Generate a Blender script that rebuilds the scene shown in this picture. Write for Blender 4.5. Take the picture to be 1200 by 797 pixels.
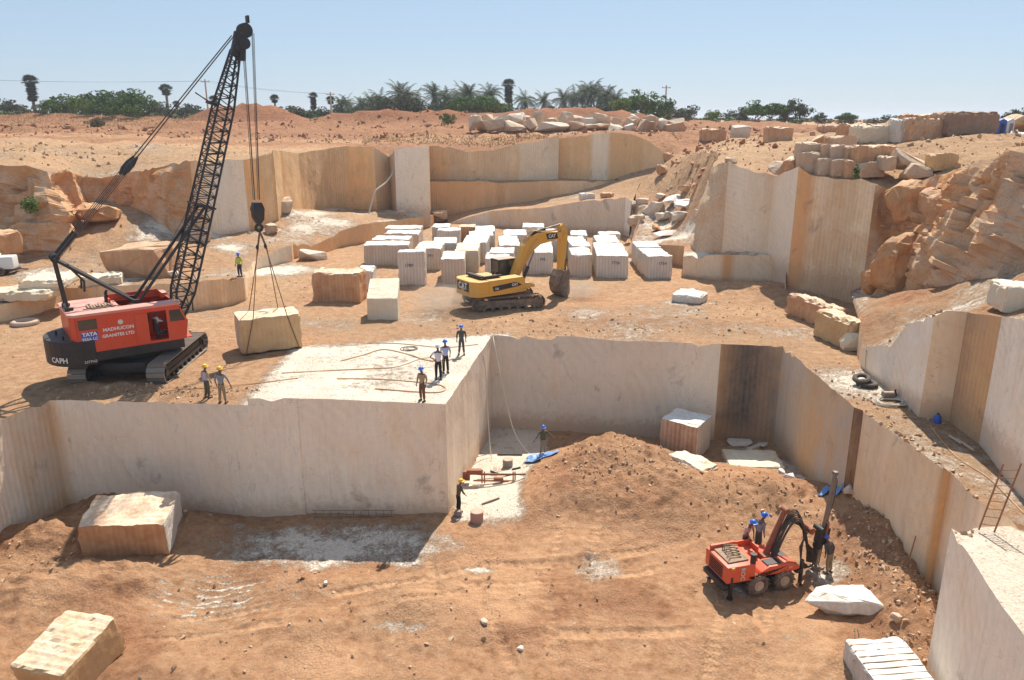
import bpy, bmesh, math, random
import numpy as np
from mathutils import Vector, Matrix, Euler
from mathutils.geometry import delaunay_2d_cdt
R = math.radians
random.seed(7)
for o in list(bpy.data.objects): bpy.data.objects.remove(o)
SC = bpy.context.scene
COL = SC.collection

# ------------------------------------------------------------------ camera, sky, sun, exposure
FP = 900.0                                  # focal length in pixels of a 1200 px wide frame
TH = math.atan(260 / FP)                    # camera pitch below the horizon
CZ = 12.5                                   # eye height over the working bench (z = 0)
cd = bpy.data.cameras.new('camera'); cam = bpy.data.objects.new('camera', cd); COL.objects.link(cam)
cd.lens = 27.0; cd.sensor_width = 36.0; cd.clip_start = 0.5; cd.clip_end = 30000
cam.location = (0, 0, CZ); cam.rotation_euler = (math.pi / 2 - TH, 0, 0)
SC.camera = cam

SUN_EL, SUN_AZ = 54.7, math.degrees(math.atan2(0.282, 0.959))   # azimuth from +Y towards +X
W = bpy.data.worlds.new('World'); SC.world = W; W.use_nodes = True
wn = W.node_tree; bg = wn.nodes['Background']
sky = wn.nodes.new('ShaderNodeTexSky'); sky.sky_type = 'NISHITA'; sky.sun_disc = False
sky.sun_elevation = R(SUN_EL); sky.sun_rotation = R(SUN_AZ)
sky.altitude = 200; sky.air_density = 1.0; sky.dust_density = 0.4; sky.ozone_density = 3.0
sky.sun_intensity = 1.0
mxs = wn.nodes.new('ShaderNodeMix'); mxs.data_type = 'RGBA'; mxs.blend_type = 'MIX'; mxs.inputs[0].default_value = 0.72
mxs.inputs[7].default_value = (3.0, 3.95, 5.25, 1)                # thin high haze that pales the whole sky
wn.links.new(sky.outputs[0], mxs.inputs[6]); wn.links.new(mxs.outputs[2], bg.inputs[0]); bg.inputs[1].default_value = 0.100
sl = bpy.data.lights.new('sun', 'SUN'); sl.energy = 5.0; sl.angle = R(0.5); sl.color = (1.0, 0.94, 0.84)
so = bpy.data.objects.new('sun', sl); COL.objects.link(so)
sd = Vector((math.sin(R(SUN_AZ)) * math.cos(R(SUN_EL)), math.cos(R(SUN_AZ)) * math.cos(R(SUN_EL)), math.sin(R(SUN_EL))))
so.rotation_euler = sd.to_track_quat('Z', 'Y').to_euler(); so.location = (0, 0, 60)
SC.view_settings.view_transform = 'Standard'; SC.view_settings.look = 'None'
SC.view_settings.exposure = 0.50; SC.view_settings.gamma = 1.0
SC.render.engine = 'CYCLES'
SC.cycles.max_bounces = 5; SC.cycles.diffuse_bounces = 4; SC.cycles.glossy_bounces = 2; SC.cycles.volume_bounces = 0; SC.cycles.volume_max_steps = 64
SC.render.resolution_x = 1024; SC.render.resolution_y = 680

# ------------------------------------------------------------------ survey helpers (pixel of the 1200x797 frame -> plan)
def px(u, v, z=0.0):
    s, c = math.sin(TH), math.cos(TH); a = (u - 600) / FP; b = (v - 398.5) / FP
    t = (z - CZ) / (-s - b * c)
    return np.array([a * t, (c - b * s) * t, z])
def pd(u, v, y):
    s, c = math.sin(TH), math.cos(TH); a = (u - 600) / FP; b = (v - 398.5) / FP
    t = y / (c - b * s)
    return np.array([a * t, y, CZ + (-s - b * c) * t])

def _hash(ix, iy, iz, seed):
    h = (ix.astype(np.int64) * 374761393 + iy.astype(np.int64) * 668265263 + iz.astype(np.int64) * 2147483629 + seed * 974711) & 0xffffffff
    h = ((h ^ (h >> 13)) * 1274126177) & 0xffffffff
    h = ((h ^ (h >> 16)) * 2246822519) & 0xffffffff
    return ((h ^ (h >> 15)) & 0xffffff) / float(0xffffff)
def vn(p, seed=0):
    i = np.floor(p).astype(np.int64); f = p - i; f = f * f * (3 - 2 * f)
    r = 0
    for dx in (0, 1):
        wx = f[:, 0] if dx else 1 - f[:, 0]
        for dy in (0, 1):
            wy = f[:, 1] if dy else 1 - f[:, 1]
            for dz in (0, 1):
                wz = f[:, 2] if dz else 1 - f[:, 2]
                r = r + wx * wy * wz * _hash(i[:, 0] + dx, i[:, 1] + dy, i[:, 2] + dz, seed)
    return r
def fbm(p, sc, octv=4, seed=0, gain=0.5, ridged=False):
    p = np.atleast_2d(np.asarray(p, float))
    if p.shape[1] == 2: p = np.c_[p, np.zeros(len(p))]
    q = p / sc; a = 1.0; s = 0; t = 0
    for k in range(octv):
        n = vn(q + k * 17.3, seed + k)
        if ridged: n = 1 - np.abs(2 * n - 1)
        s = s + a * n; t += a; a *= gain; q = q * 2.03
    return s / t * 2 - 1
def facet(p, sc, seed=0, tilt=1.0):
    """angular fractured relief: every cell is a tilted plane"""
    p = np.asarray(p, float) / sc; i0 = np.floor(p).astype(np.int64); best = np.full(len(p), 1e9); val = np.zeros(len(p))
    for dx in (-1, 0, 1):
        for dy in (-1, 0, 1):
            for dz in (-1, 0, 1):
                c = i0 + [dx, dy, dz]; h = [_hash(c[:, 0], c[:, 1], c[:, 2], seed + k) for k in range(7)]
                ctr = c + np.stack(h[:3], 1); d = p - ctr; q = (d ** 2).sum(1)
                v = h[3] * 2 - 1 + tilt * (d * (np.stack(h[4:7], 1) * 2 - 1)).sum(1); m = q < best; best[m] = q[m]; val[m] = v[m]
    return val
def smooth(a, b, x):
    t = np.clip((x - a) / (b - a), 0, 1); return t * t * (3 - 2 * t)

# ------------------------------------------------------------------ material helpers
class NT:
    def __init__(s, name):
        s.m = bpy.data.materials.new(name); s.m.use_nodes = True; s.t = s.m.node_tree
        s.b = s.t.nodes['Principled BSDF']; s.b.inputs['Roughness'].default_value = 0.9
        s.b.inputs['Specular IOR Level'].default_value = 0.15
    def n(s, typ, **kw):
        x = s.t.nodes.new(typ)
        for k, v in kw.items(): setattr(x, k, v)
        return x
    def l(s, a, b): s.t.links.new(a, b); return b
    def coord(s, kind='pos'):
        if kind == 'pos': return s.n('ShaderNodeNewGeometry').outputs['Position']
        return s.n('ShaderNodeTexCoord').outputs[{'obj': 'Object', 'uv': 'UV', 'gen': 'Generated'}[kind]]
    def mapping(s, vec, scale=(1, 1, 1), rot=(0, 0, 0), loc=(0, 0, 0)):
        m = s.n('ShaderNodeMapping'); s.l(vec, m.inputs[0]); m.inputs['Scale'].default_value = scale
        m.inputs['Rotation'].default_value = rot; m.inputs['Location'].default_value = loc
        return m.outputs[0]
    def noise(s, vec, scale, detail=5, rough=0.55, dist=0.0):
        x = s.n('ShaderNodeTexNoise'); s.l(vec, x.inputs['Vector']); x.inputs['Scale'].default_value = scale
        x.inputs['Detail'].default_value = detail; x.inputs['Roughness'].default_value = rough
        x.inputs['Distortion'].default_value = dist
        return x.outputs['Fac']
    def voro(s, vec, scale, feature='F1', out='Distance', rand=1.0):
        x = s.n('ShaderNodeTexVoronoi', feature=feature); s.l(vec, x.inputs['Vector']); x.inputs['Scale'].default_value = scale
        x.inputs['Randomness'].default_value = rand
        return x.outputs[out]
    def ramp(s, fac, stops):
        x = s.n('ShaderNodeValToRGB'); s.l(fac, x.inputs[0]); e = x.color_ramp.elements
        while len(e) < len(stops): e.new(0.5)
        for k, (p, c) in enumerate(stops):
            e[k].position = p; e[k].color = (c, c, c, 1) if not hasattr(c, '__len__') else (*c, 1)
        return x.outputs[0]
    def mix(s, f, a, b, mode='MIX'):
        x = s.n('ShaderNodeMix', data_type='RGBA', blend_type=mode)
        for i, v in ((0, f), (6, a), (7, b)):
            if hasattr(v, 'is_linked') or hasattr(v, 'links'): s.l(v, x.inputs[i])
            elif i == 0: x.inputs[0].default_value = v
            else: x.inputs[i].default_value = (*v, 1)
        return x.outputs[2]
    def math(s, op, a, b=0.0, clamp=False):
        x = s.n('ShaderNodeMath', operation=op, use_clamp=clamp)
        for i, v in ((0, a), (1, b)):
            if hasattr(v, 'links'): s.l(v, x.inputs[i])
            else: x.inputs[i].default_value = v
        return x.outputs[0]
    def attr(s, name, out='Color'):
        return s.n('ShaderNodeAttribute', attribute_name=name).outputs[out]
    def sep(s, c):
        x = s.n('ShaderNodeSeparateColor'); s.l(c, x.inputs[0]); return x.outputs
    def sepxyz(s, c):
        x = s.n('ShaderNodeSeparateXYZ'); s.l(c, x.inputs[0]); return x.outputs
    def bump(s, h, dist=0.05, strength=1.0, prev=None):
        x = s.n('ShaderNodeBump'); s.l(h, x.inputs['Height']); x.inputs['Distance'].default_value = dist
        x.inputs['Strength'].default_value = strength
        if prev is not None: s.l(prev, x.inputs['Normal'])
        return x.outputs[0]
    def out(s, col=None, nrm=None, rough=None):
        if col is not None:
            if hasattr(col, 'links'): s.l(col, s.b.inputs['Base Color'])
            else: s.b.inputs['Base Color'].default_value = (*col, 1)
        if nrm is not None: s.l(nrm, s.b.inputs['Normal'])
        if rough is not None:
            if hasattr(rough, 'links'): s.l(rough, s.b.inputs['Roughness'])
            else: s.b.inputs['Roughness'].default_value = rough
        return s.m
M = {}

def ground_mat():
    g = NT('quarry_earth'); P = g.coord()
    k = g.sep(g.attr('msk'))
    pale, red, dry = k[0], k[1], k[2]
    trk = g.attr('msk', 'Alpha')
    n1 = g.noise(P, 0.35, 6, 0.6); n2 = g.noise(P, 2.2, 9, 0.74); n3 = g.noise(P, 11, 7, 0.75)
    soil = g.ramp(n2, [(0.30, (0.26, 0.118, 0.052)), (0.48, (0.51, 0.27, 0.14)), (0.68, (0.67, 0.41, 0.235))])
    soil = g.mix(g.ramp(n1, [(0.40, 0.0), (0.62, 0.6)]), soil, (0.61, 0.35, 0.20))
    redc = g.ramp(n2, [(0.32, (0.14, 0.048, 0.022)), (0.52, (0.28, 0.105, 0.048)), (0.72, (0.40, 0.165, 0.08))])
    c = g.mix(red, soil, redc)
    dryc = g.ramp(n2, [(0.3, (0.36, 0.205, 0.105)), (0.6, (0.57, 0.37, 0.215)), (0.8, (0.66, 0.49, 0.33))])
    c = g.mix(dry, c, dryc)
    # exposed pale rock with an irregular border of blown-in soil
    c = g.mix(g.math('MULTIPLY', trk, 0.42), c, (0.62, 0.37, 0.205))
    e = g.math('ADD', g.math('MULTIPLY', n3, 0.45), g.math('MULTIPLY', n2, 0.55))
    e = g.math('MULTIPLY', g.math('SUBTRACT', e, 0.5), 2.6)
    thr = g.math('SUBTRACT', g.math('ADD', pale, e), 0.55)
    pf = g.ramp(g.math('MULTIPLY', g.math('ADD', thr, 0.10), 2.8), [(0.0, 0.0), (0.5, 0.55), (1.0, 1.0)])
    rockc = g.ramp(n3, [(0.25, (0.58, 0.43, 0.29)), (0.48, (0.74, 0.62, 0.49)), (0.7, (0.84, 0.78, 0.68))])
    c = g.mix(pf, c, rockc)
    # darker disturbed earth in clots
    c = g.mix(g.ramp(g.noise(P, 1.3, 6, 0.72, 0.3), [(0.55, 0.0), (0.70, 0.45)]), c, g.mix(1.0, c, (0.66, 0.58, 0.52), 'MULTIPLY'))
    # pebbles and clods
    v1 = g.voro(P, 5.0); vc = g.voro(P, 5.0, out='Color')
    peb = g.math('LESS_THAN', v1, 0.16)
    pick = g.math('GREATER_THAN', g.sep(vc)[0], 0.72)
    pm = g.math('MULTIPLY', peb, pick)
    c = g.mix(g.math('MULTIPLY', pm, 0.75), c, g.mix(g.sep(vc)[1], (0.26, 0.14, 0.08), (0.62, 0.50, 0.38)))
    c = g.mix(0.42, c, g.mix(g.noise(P, 38, 3, 0.7), (0.55, 0.55, 0.55), (1.35, 1.35, 1.35)), 'MULTIPLY')
    rg = g.math('SUBTRACT', 1.0, g.math('MULTIPLY', pf, 0.7))
    rg = g.math('MULTIPLY', rg, g.math('SUBTRACT', 1.0, g.math('MULTIPLY', trk, 0.6)))
    h = g.math('ADD', g.math('MULTIPLY', g.noise(P, 3.0, 10, 0.78), 0.75), g.math('MULTIPLY', pm, 0.10))
    hv = g.math('MULTIPLY', g.voro(P, 2.4), 0.22)
    h = g.math('MULTIPLY', g.math('ADD', h, hv), rg)
    cl = g.voro(g.mapping(P, (1, 1, 1), (0, 0, .4), (3, 1, 0)), 9.0); cm_ = g.ramp(n1, [(0.42, 0.1), (0.60, 1.0)])
    c = g.mix(g.math('MULTIPLY', g.ramp(cl, [(0.30, 0.0), (0.62, 0.28)]), cm_), c, g.mix(1.0, c, (0.55, 0.47, 0.42), 'MULTIPLY'))
    nb = g.bump(h, 0.22, 1.0); nb = g.bump(g.math('MULTIPLY', cl, cm_), -0.10, 1.0, nb) if False else g.bump(g.math('MULTIPLY', g.math('SUBTRACT', 1.0, cl), cm_), 0.05, 1.0, nb); nb = g.bump(g.noise(P, 16, 6, 0.8), 0.05, 1.0, nb)
    return g.out(c, nb, 0.95)
M['ground'] = ground_mat()

def wall_mat(name, streak=0.5, groove=0.6, bumpd=0.03, spacing=3.6):
    g = NT(name); UV = g.coord('uv'); P = g.coord(); t = g.mix(1.0, g.attr('tint'), (1.55, 1.53, 1.45), 'MULTIPLY')
    a = g.attr('tint', 'Alpha')
    sv = g.mapping(UV, (1.0, 0.17, 1.0))
    s1 = g.noise(sv, 1.1, 5, 0.6, 0.25); s2 = g.noise(sv, 5.0, 4, 0.65, 0.2)
    n1 = g.noise(P, 0.5, 6, 0.6, 0.6); n2 = g.noise(P, 4.0, 5, 0.7)
    # iron staining runs down the face, stronger where the tint's alpha is high
    st = g.ramp(g.math('ADD', g.math('MULTIPLY', s1, 0.42), g.math('MULTIPLY', n1, 0.58)), [(0.40, 0.0), (0.56, 1.0)])
    stc = g.mix(s2, (0.58, 0.29, 0.09), (0.82, 0.56, 0.29))
    c = g.mix(g.math('MULTIPLY', st, g.math('MULTIPLY', a, streak)), t, stc)
    # grey weather runs
    gr = g.ramp(g.math('ADD', g.math('MULTIPLY', s2, 0.5), g.math('MULTIPLY', n2, 0.5)), [(0.36, 0.55), (0.6, 0.0)])
    c = g.mix(g.math('MULTIPLY', gr, 0.40), c, (0.52, 0.45, 0.37), 'MIX')
    c = g.mix(0.55, c, g.mix(n1, (0.80, 0.77, 0.73), (1.18, 1.17, 1.15)), 'MULTIPLY')
    c = g.mix(0.35, c, g.mix(g.noise(P, 30, 3, 0.7), (0.72, 0.72, 0.72), (1.25, 1.25, 1.25)), 'MULTIPLY')
    spk = g.ramp(g.voro(P, 6.0), [(0.0, 1.0), (0.16, 0.0)]); c = g.mix(g.math('MULTIPLY', spk, g.math('MULTIPLY', g.ramp(n2, [(0.5, 0.0), (0.6, 1.0)]), groove * .8)), c, (0.85, 0.78, 0.68))
    rel = g.sep(g.attr('rel'))[0]; s3 = g.noise(g.mapping(UV, (1, .05, 1), (0, 0, 0), (3, 0, 7)), 2.6, 5, 0.7, 0.15)
    seep = g.math('MULTIPLY', g.math('MULTIPLY', g.math('SUBTRACT', g.math('SUBTRACT', s3, 0.535), g.math('MULTIPLY', rel, 0.12)), 8.0, True), g.ramp(g.noise(P, 0.28, 3), [(0.44, 0.1), (0.6, 1.0)]))
    c = g.mix(g.math('MULTIPLY', seep, 0.45), c, g.mix(n1, (0.42, 0.24, 0.12), (0.66, 0.44, 0.25)))
    foot = g.ramp(g.math('ADD', rel, g.math('MULTIPLY', g.math('SUBTRACT', n2, 0.5), 0.30)), [(0.68, 0.0), (0.80, 0.55)])
    c = g.mix(foot, c, (0.46, 0.27, 0.15))
    arc = g.n('ShaderNodeTexWave', wave_type='RINGS', rings_direction='Z'); g.l(g.mapping(UV, (0.16, 0.30, 1), (0, 0, 0), (2.3, 1.7, 0)), arc.inputs[0]); arc.inputs['Scale'].default_value = 3.0; arc.inputs['Distortion'].default_value = 1.5; arc.inputs['Detail'].default_value = 3
    c = g.mix(g.math('MULTIPLY', g.math('MULTIPLY', arc.outputs['Fac'], g.ramp(g.noise(P, 0.45, 2), [(0.45, 0.0), (0.6, 1.0)])), 0.10), c, (0.40, 0.33, 0.28))
    # fine cracks and scratches
    sc_ = g.noise(g.mapping(UV, (0.9, 0.9, 1), (0, 0, 0.7)), 0.8, 3, 0.6, 2.2)
    crm = g.math('MULTIPLY', g.math('LESS_THAN', g.math('ABSOLUTE', g.math('SUBTRACT', sc_, 0.44)), 0.0030), g.math('GREATER_THAN', g.noise(P, 0.6, 2), 0.52))
    c = g.mix(g.math('MULTIPLY', crm, 0.45), c, (0.25, 0.17, 0.12))
    blot = g.ramp(g.noise(P, 1.1, 4, 0.6, 0.8), [(0.60, 0.0), (0.72, 0.4)])
    c = g.mix(g.math('MULTIPLY', blot, a), c, (0.55, 0.33, 0.17))
    darkb = g.ramp(g.noise(g.mapping(P, (1, 1, .7), (0, 0, 0), (9, 4, 2)), 0.8, 5, 0.7, 0.5), [(0.60, 0.0), (0.72, 0.5)])
    c = g.mix(darkb, c, (0.24, 0.20, 0.17))
    # drill half barrels: upright grooves
    w = g.n('ShaderNodeTexWave', wave_type='BANDS', bands_direction='X', wave_profile='SIN')
    g.l(g.mapping(UV, (1, 0.004, 1)), w.inputs[0]); w.inputs['Scale'].default_value = spacing * 0.314
    w.inputs['Distortion'].default_value = 1.6; w.inputs['Detail'].default_value = 3; w.inputs['Detail Scale'].default_value = 1.3; w.inputs['Detail Roughness'].default_value = 0.7
    gm = g.math('MULTIPLY', g.math('MULTIPLY', w.outputs['Fac'], groove), g.ramp(n1, [(0.35, 0.15), (0.6, 1.0)]))
    c = g.mix(g.math('MULTIPLY', g.math('SUBTRACT', 1.0, w.outputs['Fac']), groove * 0.15), c, (0.42, 0.29, 0.19))
    nb = g.bump(gm, 0.05, 0.6); nb = g.bump(n2, bumpd, 0.9, nb); nb = g.bump(s2, 0.03, 0.5, nb)
    big = g.noise(P, 0.22, 4, 0.6, 0.8); c = g.mix(g.ramp(big, [(0.52, 0.0), (0.68, 0.4)]), c, g.mix(1.0, c, (1.0, 0.86, 0.70), 'MULTIPLY'))
    return g.out(c, nb, 0.85)
M['sawn'] = wall_mat('sawn_rock_face', 0.75, 0.0, 0.02)
M['drilled'] = wall_mat('drilled_rock_face', 0.9, 1.0, 0.06)

def cliff_mat():
    g = NT('broken_rock'); P = g.coord(); t = g.mix(1.0, g.attr('tint'), (1.2, 1.16, 1.10), 'MULTIPLY'); a = g.attr('tint', 'Alpha')
    n1 = g.noise(P, 0.30, 6, 0.62, 1.0); n2 = g.noise(P, 1.6, 7, 0.68, 0.4); n3 = g.noise(P, 9, 5, 0.72)
    c = g.mix(g.ramp(n2, [(0.38, 0.0), (0.62, 0.8)]), t, (0.72, 0.54, 0.38))
    c = g.mix(g.math('MULTIPLY', g.ramp(n1, [(0.44, 0.0), (0.6, 0.9)]), a), c, (0.64, 0.31, 0.12))
    c = g.mix(g.ramp(n3, [(0.3, 0.25), (0.46, 0.0)]), c, (0.30, 0.19, 0.12))
    c = g.mix(0.45, c, g.mix(g.noise(P, 22, 3, 0.7), (0.7, 0.7, 0.7), (1.3, 1.3, 1.3)), 'MULTIPLY')
    lay = g.noise(g.mapping(P, (0.7, 0.7, 1.1), (0.6, 0.5, 0)), 1.0, 7, 0.70, 0.8)
    ck = g.ramp(g.math('ABSOLUTE', g.math('SUBTRACT', lay, 0.47)), [(0.0, 0.5), (0.012, 0.0)])
    c = g.mix(ck, c, (0.17, 0.09, 0.05))
    hh = g.math('ADD', n2, g.math('MULTIPLY', n3, 0.35))
    nb = g.bump(hh, 0.22, 0.9); nb = g.bump(g.noise(P, 20, 4, .7), 0.05, 0.8, nb)
    return g.out(c, nb, 0.95)
M['cliff'] = cliff_mat()

# ------------------------------------------------------------------ mesh helpers
def link(name, me, mat=None, parent=None, smoothf=False):
    o = bpy.data.objects.new(name, me); COL.objects.link(o)
    if mat is not None:
        me.materials.clear(); me.materials.append(mat)
    if parent is not None: o.parent = parent
    if smoothf: me.polygons.foreach_set('use_smooth', [True] * len(me.polygons))
    return o
def mesh(name, verts, faces):
    me = bpy.data.meshes.new(name); me.from_pydata([tuple(v) for v in verts], [], faces); me.update(); return me
def set_col(me, name, arr):
    a = me.color_attributes.new(name, 'FLOAT_COLOR', 'POINT')
    arr = np.asarray(arr, np.float32)
    if arr.shape[1] == 3: arr = np.c_[arr, np.zeros(len(arr), np.float32)]
    a.data.foreach_set('color', arr.astype(np.float32).ravel())

def edge(pts, step=0.6, axy=0.0, az=0.0, seed=0, sc=2.0):
    """pts: [(x,y,z)] -> resampled polyline with natural jitter, corners kept"""
    pts = [np.asarray(p, float) for p in pts]; out = []
    for i in range(len(pts) - 1):
        a, b = pts[i], pts[i + 1]; L = np.linalg.norm((b - a)[:2]); n = max(1, int(round(L / step)))
        for k in range(n):
            out.append(a + (b - a) * k / n)
    out.append(pts[-1]); P = np.array(out)
    q = np.c_[P[:, :2], np.full(len(P), seed * 3.1)]
    P = P.copy()
    P[:, 0] += axy * fbm(q, sc, 3, seed + 1); P[:, 1] += axy * fbm(q, sc, 3, seed + 5)
    P[:, 2] += az * fbm(q, sc, 4, seed + 9)
    if axy > 0:
        q2 = np.c_[P[:, :2], np.full(len(P), seed * 5.7)]; P[:, 2] -= .24 * smooth(.25, .5, fbm(q2, 1.1, 3, seed + 21)) + .05 * np.abs(fbm(q2, .35, 2, seed + 22))
        P[:, 0] += .5 * min(axy, .1) * fbm(q2, .5, 2, seed + 23); P[:, 1] += .5 * min(axy, .1) * fbm(q2, .5, 2, seed + 24)
    return P

def in_poly(x, y, poly):
    c = np.zeros(len(x), bool); n = len(poly); j = n - 1
    for i in range(n):
        xi, yi = poly[i][:2]; xj, yj = poly[j][:2]
        if yi != yj:
            m = ((yi > y) != (yj > y)) & (x < (xj - xi) * (y - yi) / (yj - yi) + xi)
            c ^= m
        j = i
    return c

def sheet(name, bound, ctrl=(), res=None, noise=None, mask=None, mat='ground', extra=None, nfade=1.5, margin=0.12, far=()):
    """flat-ish ground: exact 3-D boundary, interior height from the boundary and control points"""
    B = np.asarray(bound, float)
    C = np.vstack([B[:: max(1, len(B) // 260)], np.asarray(ctrl, float).reshape(-1, 3)])
    _, ui = np.unique(np.round(C[:, :2], 1), axis=0, return_index=True); C = C[ui]
    Kd = np.linalg.norm(C[:, None, :2] - C[None, :, :2], axis=2)
    n = len(C); A = np.zeros((n + 1, n + 1)); A[:n, :n] = -Kd - 1e-3 * np.eye(n); A[:n, n] = 1; A[n, :n] = 1
    w = np.linalg.solve(A, np.r_[C[:, 2], 0])
    bands = res or [(0, 50, .33), (50, 80, .5), (80, 120, .8), (120, 250, 2.5), (250, 900, 14), (900, 40000, 300)]
    pts = []
    for d0, d1, r in bands:
        x0 = max(B[:, 0].min(), -d1); x1 = min(B[:, 0].max(), d1); y0 = max(B[:, 1].min(), -d1); y1 = min(B[:, 1].max(), d1)
        if x1 <= x0 or y1 <= y0: continue
        gx, gy = np.meshgrid(np.arange(x0, x1, r), np.arange(y0, y1, r)); rng = np.random.RandomState(3)
        gx = gx.ravel() + rng.uniform(-.3, .3, gx.size) * r; gy = gy.ravel() + rng.uniform(-.3, .3, gy.size) * r
        d = np.hypot(gx, gy); m = (d >= d0) & (d < d1); gx, gy = gx[m], gy[m]
        m = in_poly(gx, gy, B); pts.append(np.c_[gx[m], gy[m]])
    I = np.vstack(pts)
    # distance to boundary
    dist = np.full(len(I), 1e9); A0 = B[:, :2]; B0 = np.roll(B[:, :2], -1, 0)
    for k in range(len(A0)):
        ab = B0[k] - A0[k]; t = np.clip(((I - A0[k]) @ ab) / max(ab @ ab, 1e-9), 0, 1)
        dist = np.minimum(dist, np.hypot(*(I - (A0[k] + t[:, None] * ab)).T))
    m = dist > margin; I = I[m]; dist = dist[m]
    z = np.full(len(I), w[n])
    for s0 in range(0, len(I), 20000):
        z[s0:s0 + 20000] += -np.linalg.norm(I[s0:s0 + 20000, None] - C[None, :, :2], axis=2) @ w[:n]
    if noise is not None: z = z + noise(I[:, 0], I[:, 1]) * smooth(0, nfade, dist)
    allp = np.vstack([B, np.c_[I, z]])
    nb = len(B)
    v, e, f, ov, oe, of = delaunay_2d_cdt([Vector(p) for p in allp[:, :2]], [(i, (i + 1) % nb) for i in range(nb)], [], 1, 1e-4)
    V = []
    for i, p in enumerate(v):
        V.append((p.x, p.y, allp[ov[i][0], 2] if ov[i] else 0.0))
    V = np.array(V)
    F = [tuple(q) if (v[q[1]] - v[q[0]]).cross(v[q[2]] - v[q[0]]) > 0 else tuple(reversed(q)) for q in f]
    me = mesh(name, V, F)
    mk = mask(V[:, 0], V[:, 1], V[:, 2]) if mask else np.zeros((len(V), 3))
    set_col(me, 'msk', np.clip(mk, 0, 1))
    o = link(name, me, M[mat], smoothf=True); o['kind'] = 'structure'
    return o

def wall(name, top, zb, tint, mat='sawn', nv=None, bf=(0, 0), off=None, rough=0.0, rsc=2.5, batter=0.0, ridged=False, seed=0, up=None, flat=False):
    """rock face hanging from the 3-D polyline top down to zb. tint: list of (arc fraction 0..1, (r,g,b,stain)); batter: how far the foot stands out (m)"""
    T = np.asarray(top, float); n = len(T)
    d = np.r_[0, np.cumsum(np.hypot(*np.diff(T[:, :2], axis=0).T))]; s = d / d[-1]
    zbv = np.interp(s, np.linspace(0, 1, len(zb)), zb) if hasattr(zb, '__len__') else np.full(n, zb)
    tg = np.gradient(T[:, :2], axis=0); nr = np.c_[tg[:, 1], -tg[:, 0]]; nr /= np.maximum(np.linalg.norm(nr, axis=1), 1e-6)[:, None]
    H = (T[:, 2] - zbv).max(); nv = nv or max(3, int(H / 0.45))
    t = np.linspace(0, 1, nv + 1)
    ef = smooth(0, .9, d) * smooth(0, .9, d[-1] - d)
    bt = batter * (smooth(0, bf[0], d) if bf[0] else 1.0) * (smooth(0, bf[1], d[-1] - d) if bf[1] else 1.0) * np.ones(n)
    if len(T) > 6 and rough > .15:
        for _ in range(6): nr[1:-1] = (nr[:-2] + nr[1:-1] * 2 + nr[2:]) / 4
    X = T[:, None, 0] + nr[:, None, 0] * bt[:, None] * t[None]; Y = T[:, None, 1] + nr[:, None, 1] * bt[:, None] * t[None]
    Z = T[:, None, 2] * (1 - t) + zbv[:, None] * t
    if rough:
        q = np.c_[X.ravel(), Y.ravel(), Z.ravel() * (1.0 if not ridged else .62)]
        if ridged:
            w_ = q + np.stack([fbm(q, rsc * .7, 3, seed + 40 + c) for c in range(3)], 1) * rsc * .35
            dsp = .95 * fbm(q, rsc * 1.5, 4, seed + 3) + .34 * facet(w_, rsc * .75, seed + 4) + .18 * facet(w_, rsc * .30, seed + 5) + .06 * facet(w_, rsc * .12, seed + 6) + .13 * fbm(q, .8, 4, seed + 7)
        else: dsp = fbm(q, rsc, 5, seed + 3, 0.52, ridged)
        dsp = dsp.reshape(n, -1) * rough * smooth(0, 0.12, t)[None] * (ef if not (bf[0] or bf[1]) else smooth(0, 1.2, d) * smooth(0, 1.2, d[-1] - d))[:, None]
        cb = np.ones(n) if not ridged else H / np.hypot(H, bt); sb = np.zeros(n) if not ridged else bt / np.hypot(H, bt)
        X += nr[:, None, 0] * dsp * cb[:, None]; Y += nr[:, None, 1] * dsp * cb[:, None]; Z = Z + dsp * sb[:, None]
    V = np.c_[X.ravel(), Y.ravel(), Z.ravel()]; k = nv + 1
    F = [(i * k + j, i * k + j + 1, (i + 1) * k + j + 1, (i + 1) * k + j) for i in range(n - 1) for j in range(nv)]
    me = mesh(name, V, F)
    fr = [a for a, _ in tint]; tc = np.array([b for _, b in tint], float)
    k_ = np.clip((tc[:, 0] - tc[:, 2] - .15) / .2, 0, 1)[:, None]; tc[:, :3] = tc[:, :3] * (1 - k_ * np.array([.05, .13, .22]))
    colr = np.stack([np.interp(s, fr, tc[:, c]) for c in range(4)], 1)
    rg_ = np.random.RandomState(seed + 500); pos = 0.0; fac = np.ones(n)
    while pos < d[-1]:
        wd = rg_.uniform(.7, 2.6) if mat == 'drilled' else rg_.uniform(1.5, 5.0)
        m_ = (d >= pos) & (d < pos + wd); fac[m_] = 1 + rg_.uniform(-1, 1) * (.13 if mat == 'drilled' else .05); pos += wd
    colr[:, :3] *= fac[:, None]
    set_col(me, 'tint', np.repeat(colr, k, 0))
    set_col(me, 'rel', np.c_[np.tile(t, n), np.zeros((n * k, 2))])
    uv = me.uv_layers.new(name='UVMap'); U = np.c_[np.repeat(d, k), Z.ravel()]
    li = np.zeros(len(me.loops), np.int32); me.loops.foreach_get('vertex_index', li)
    uv.data.foreach_set('uv', U[li].astype(np.float32).ravel())
    o = link(name, me, M[mat], smoothf=(rough > 0.15 and not flat and not ridged)); o['kind'] = 'structure'
    return o
def seg(*cols):
    """sharp changes of tint: seg((f0,f1,col),...)"""
    out = []
    for a, b, c in cols: out += [(a + 1e-4, c), (b - 1e-4, c)]
    return out
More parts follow.
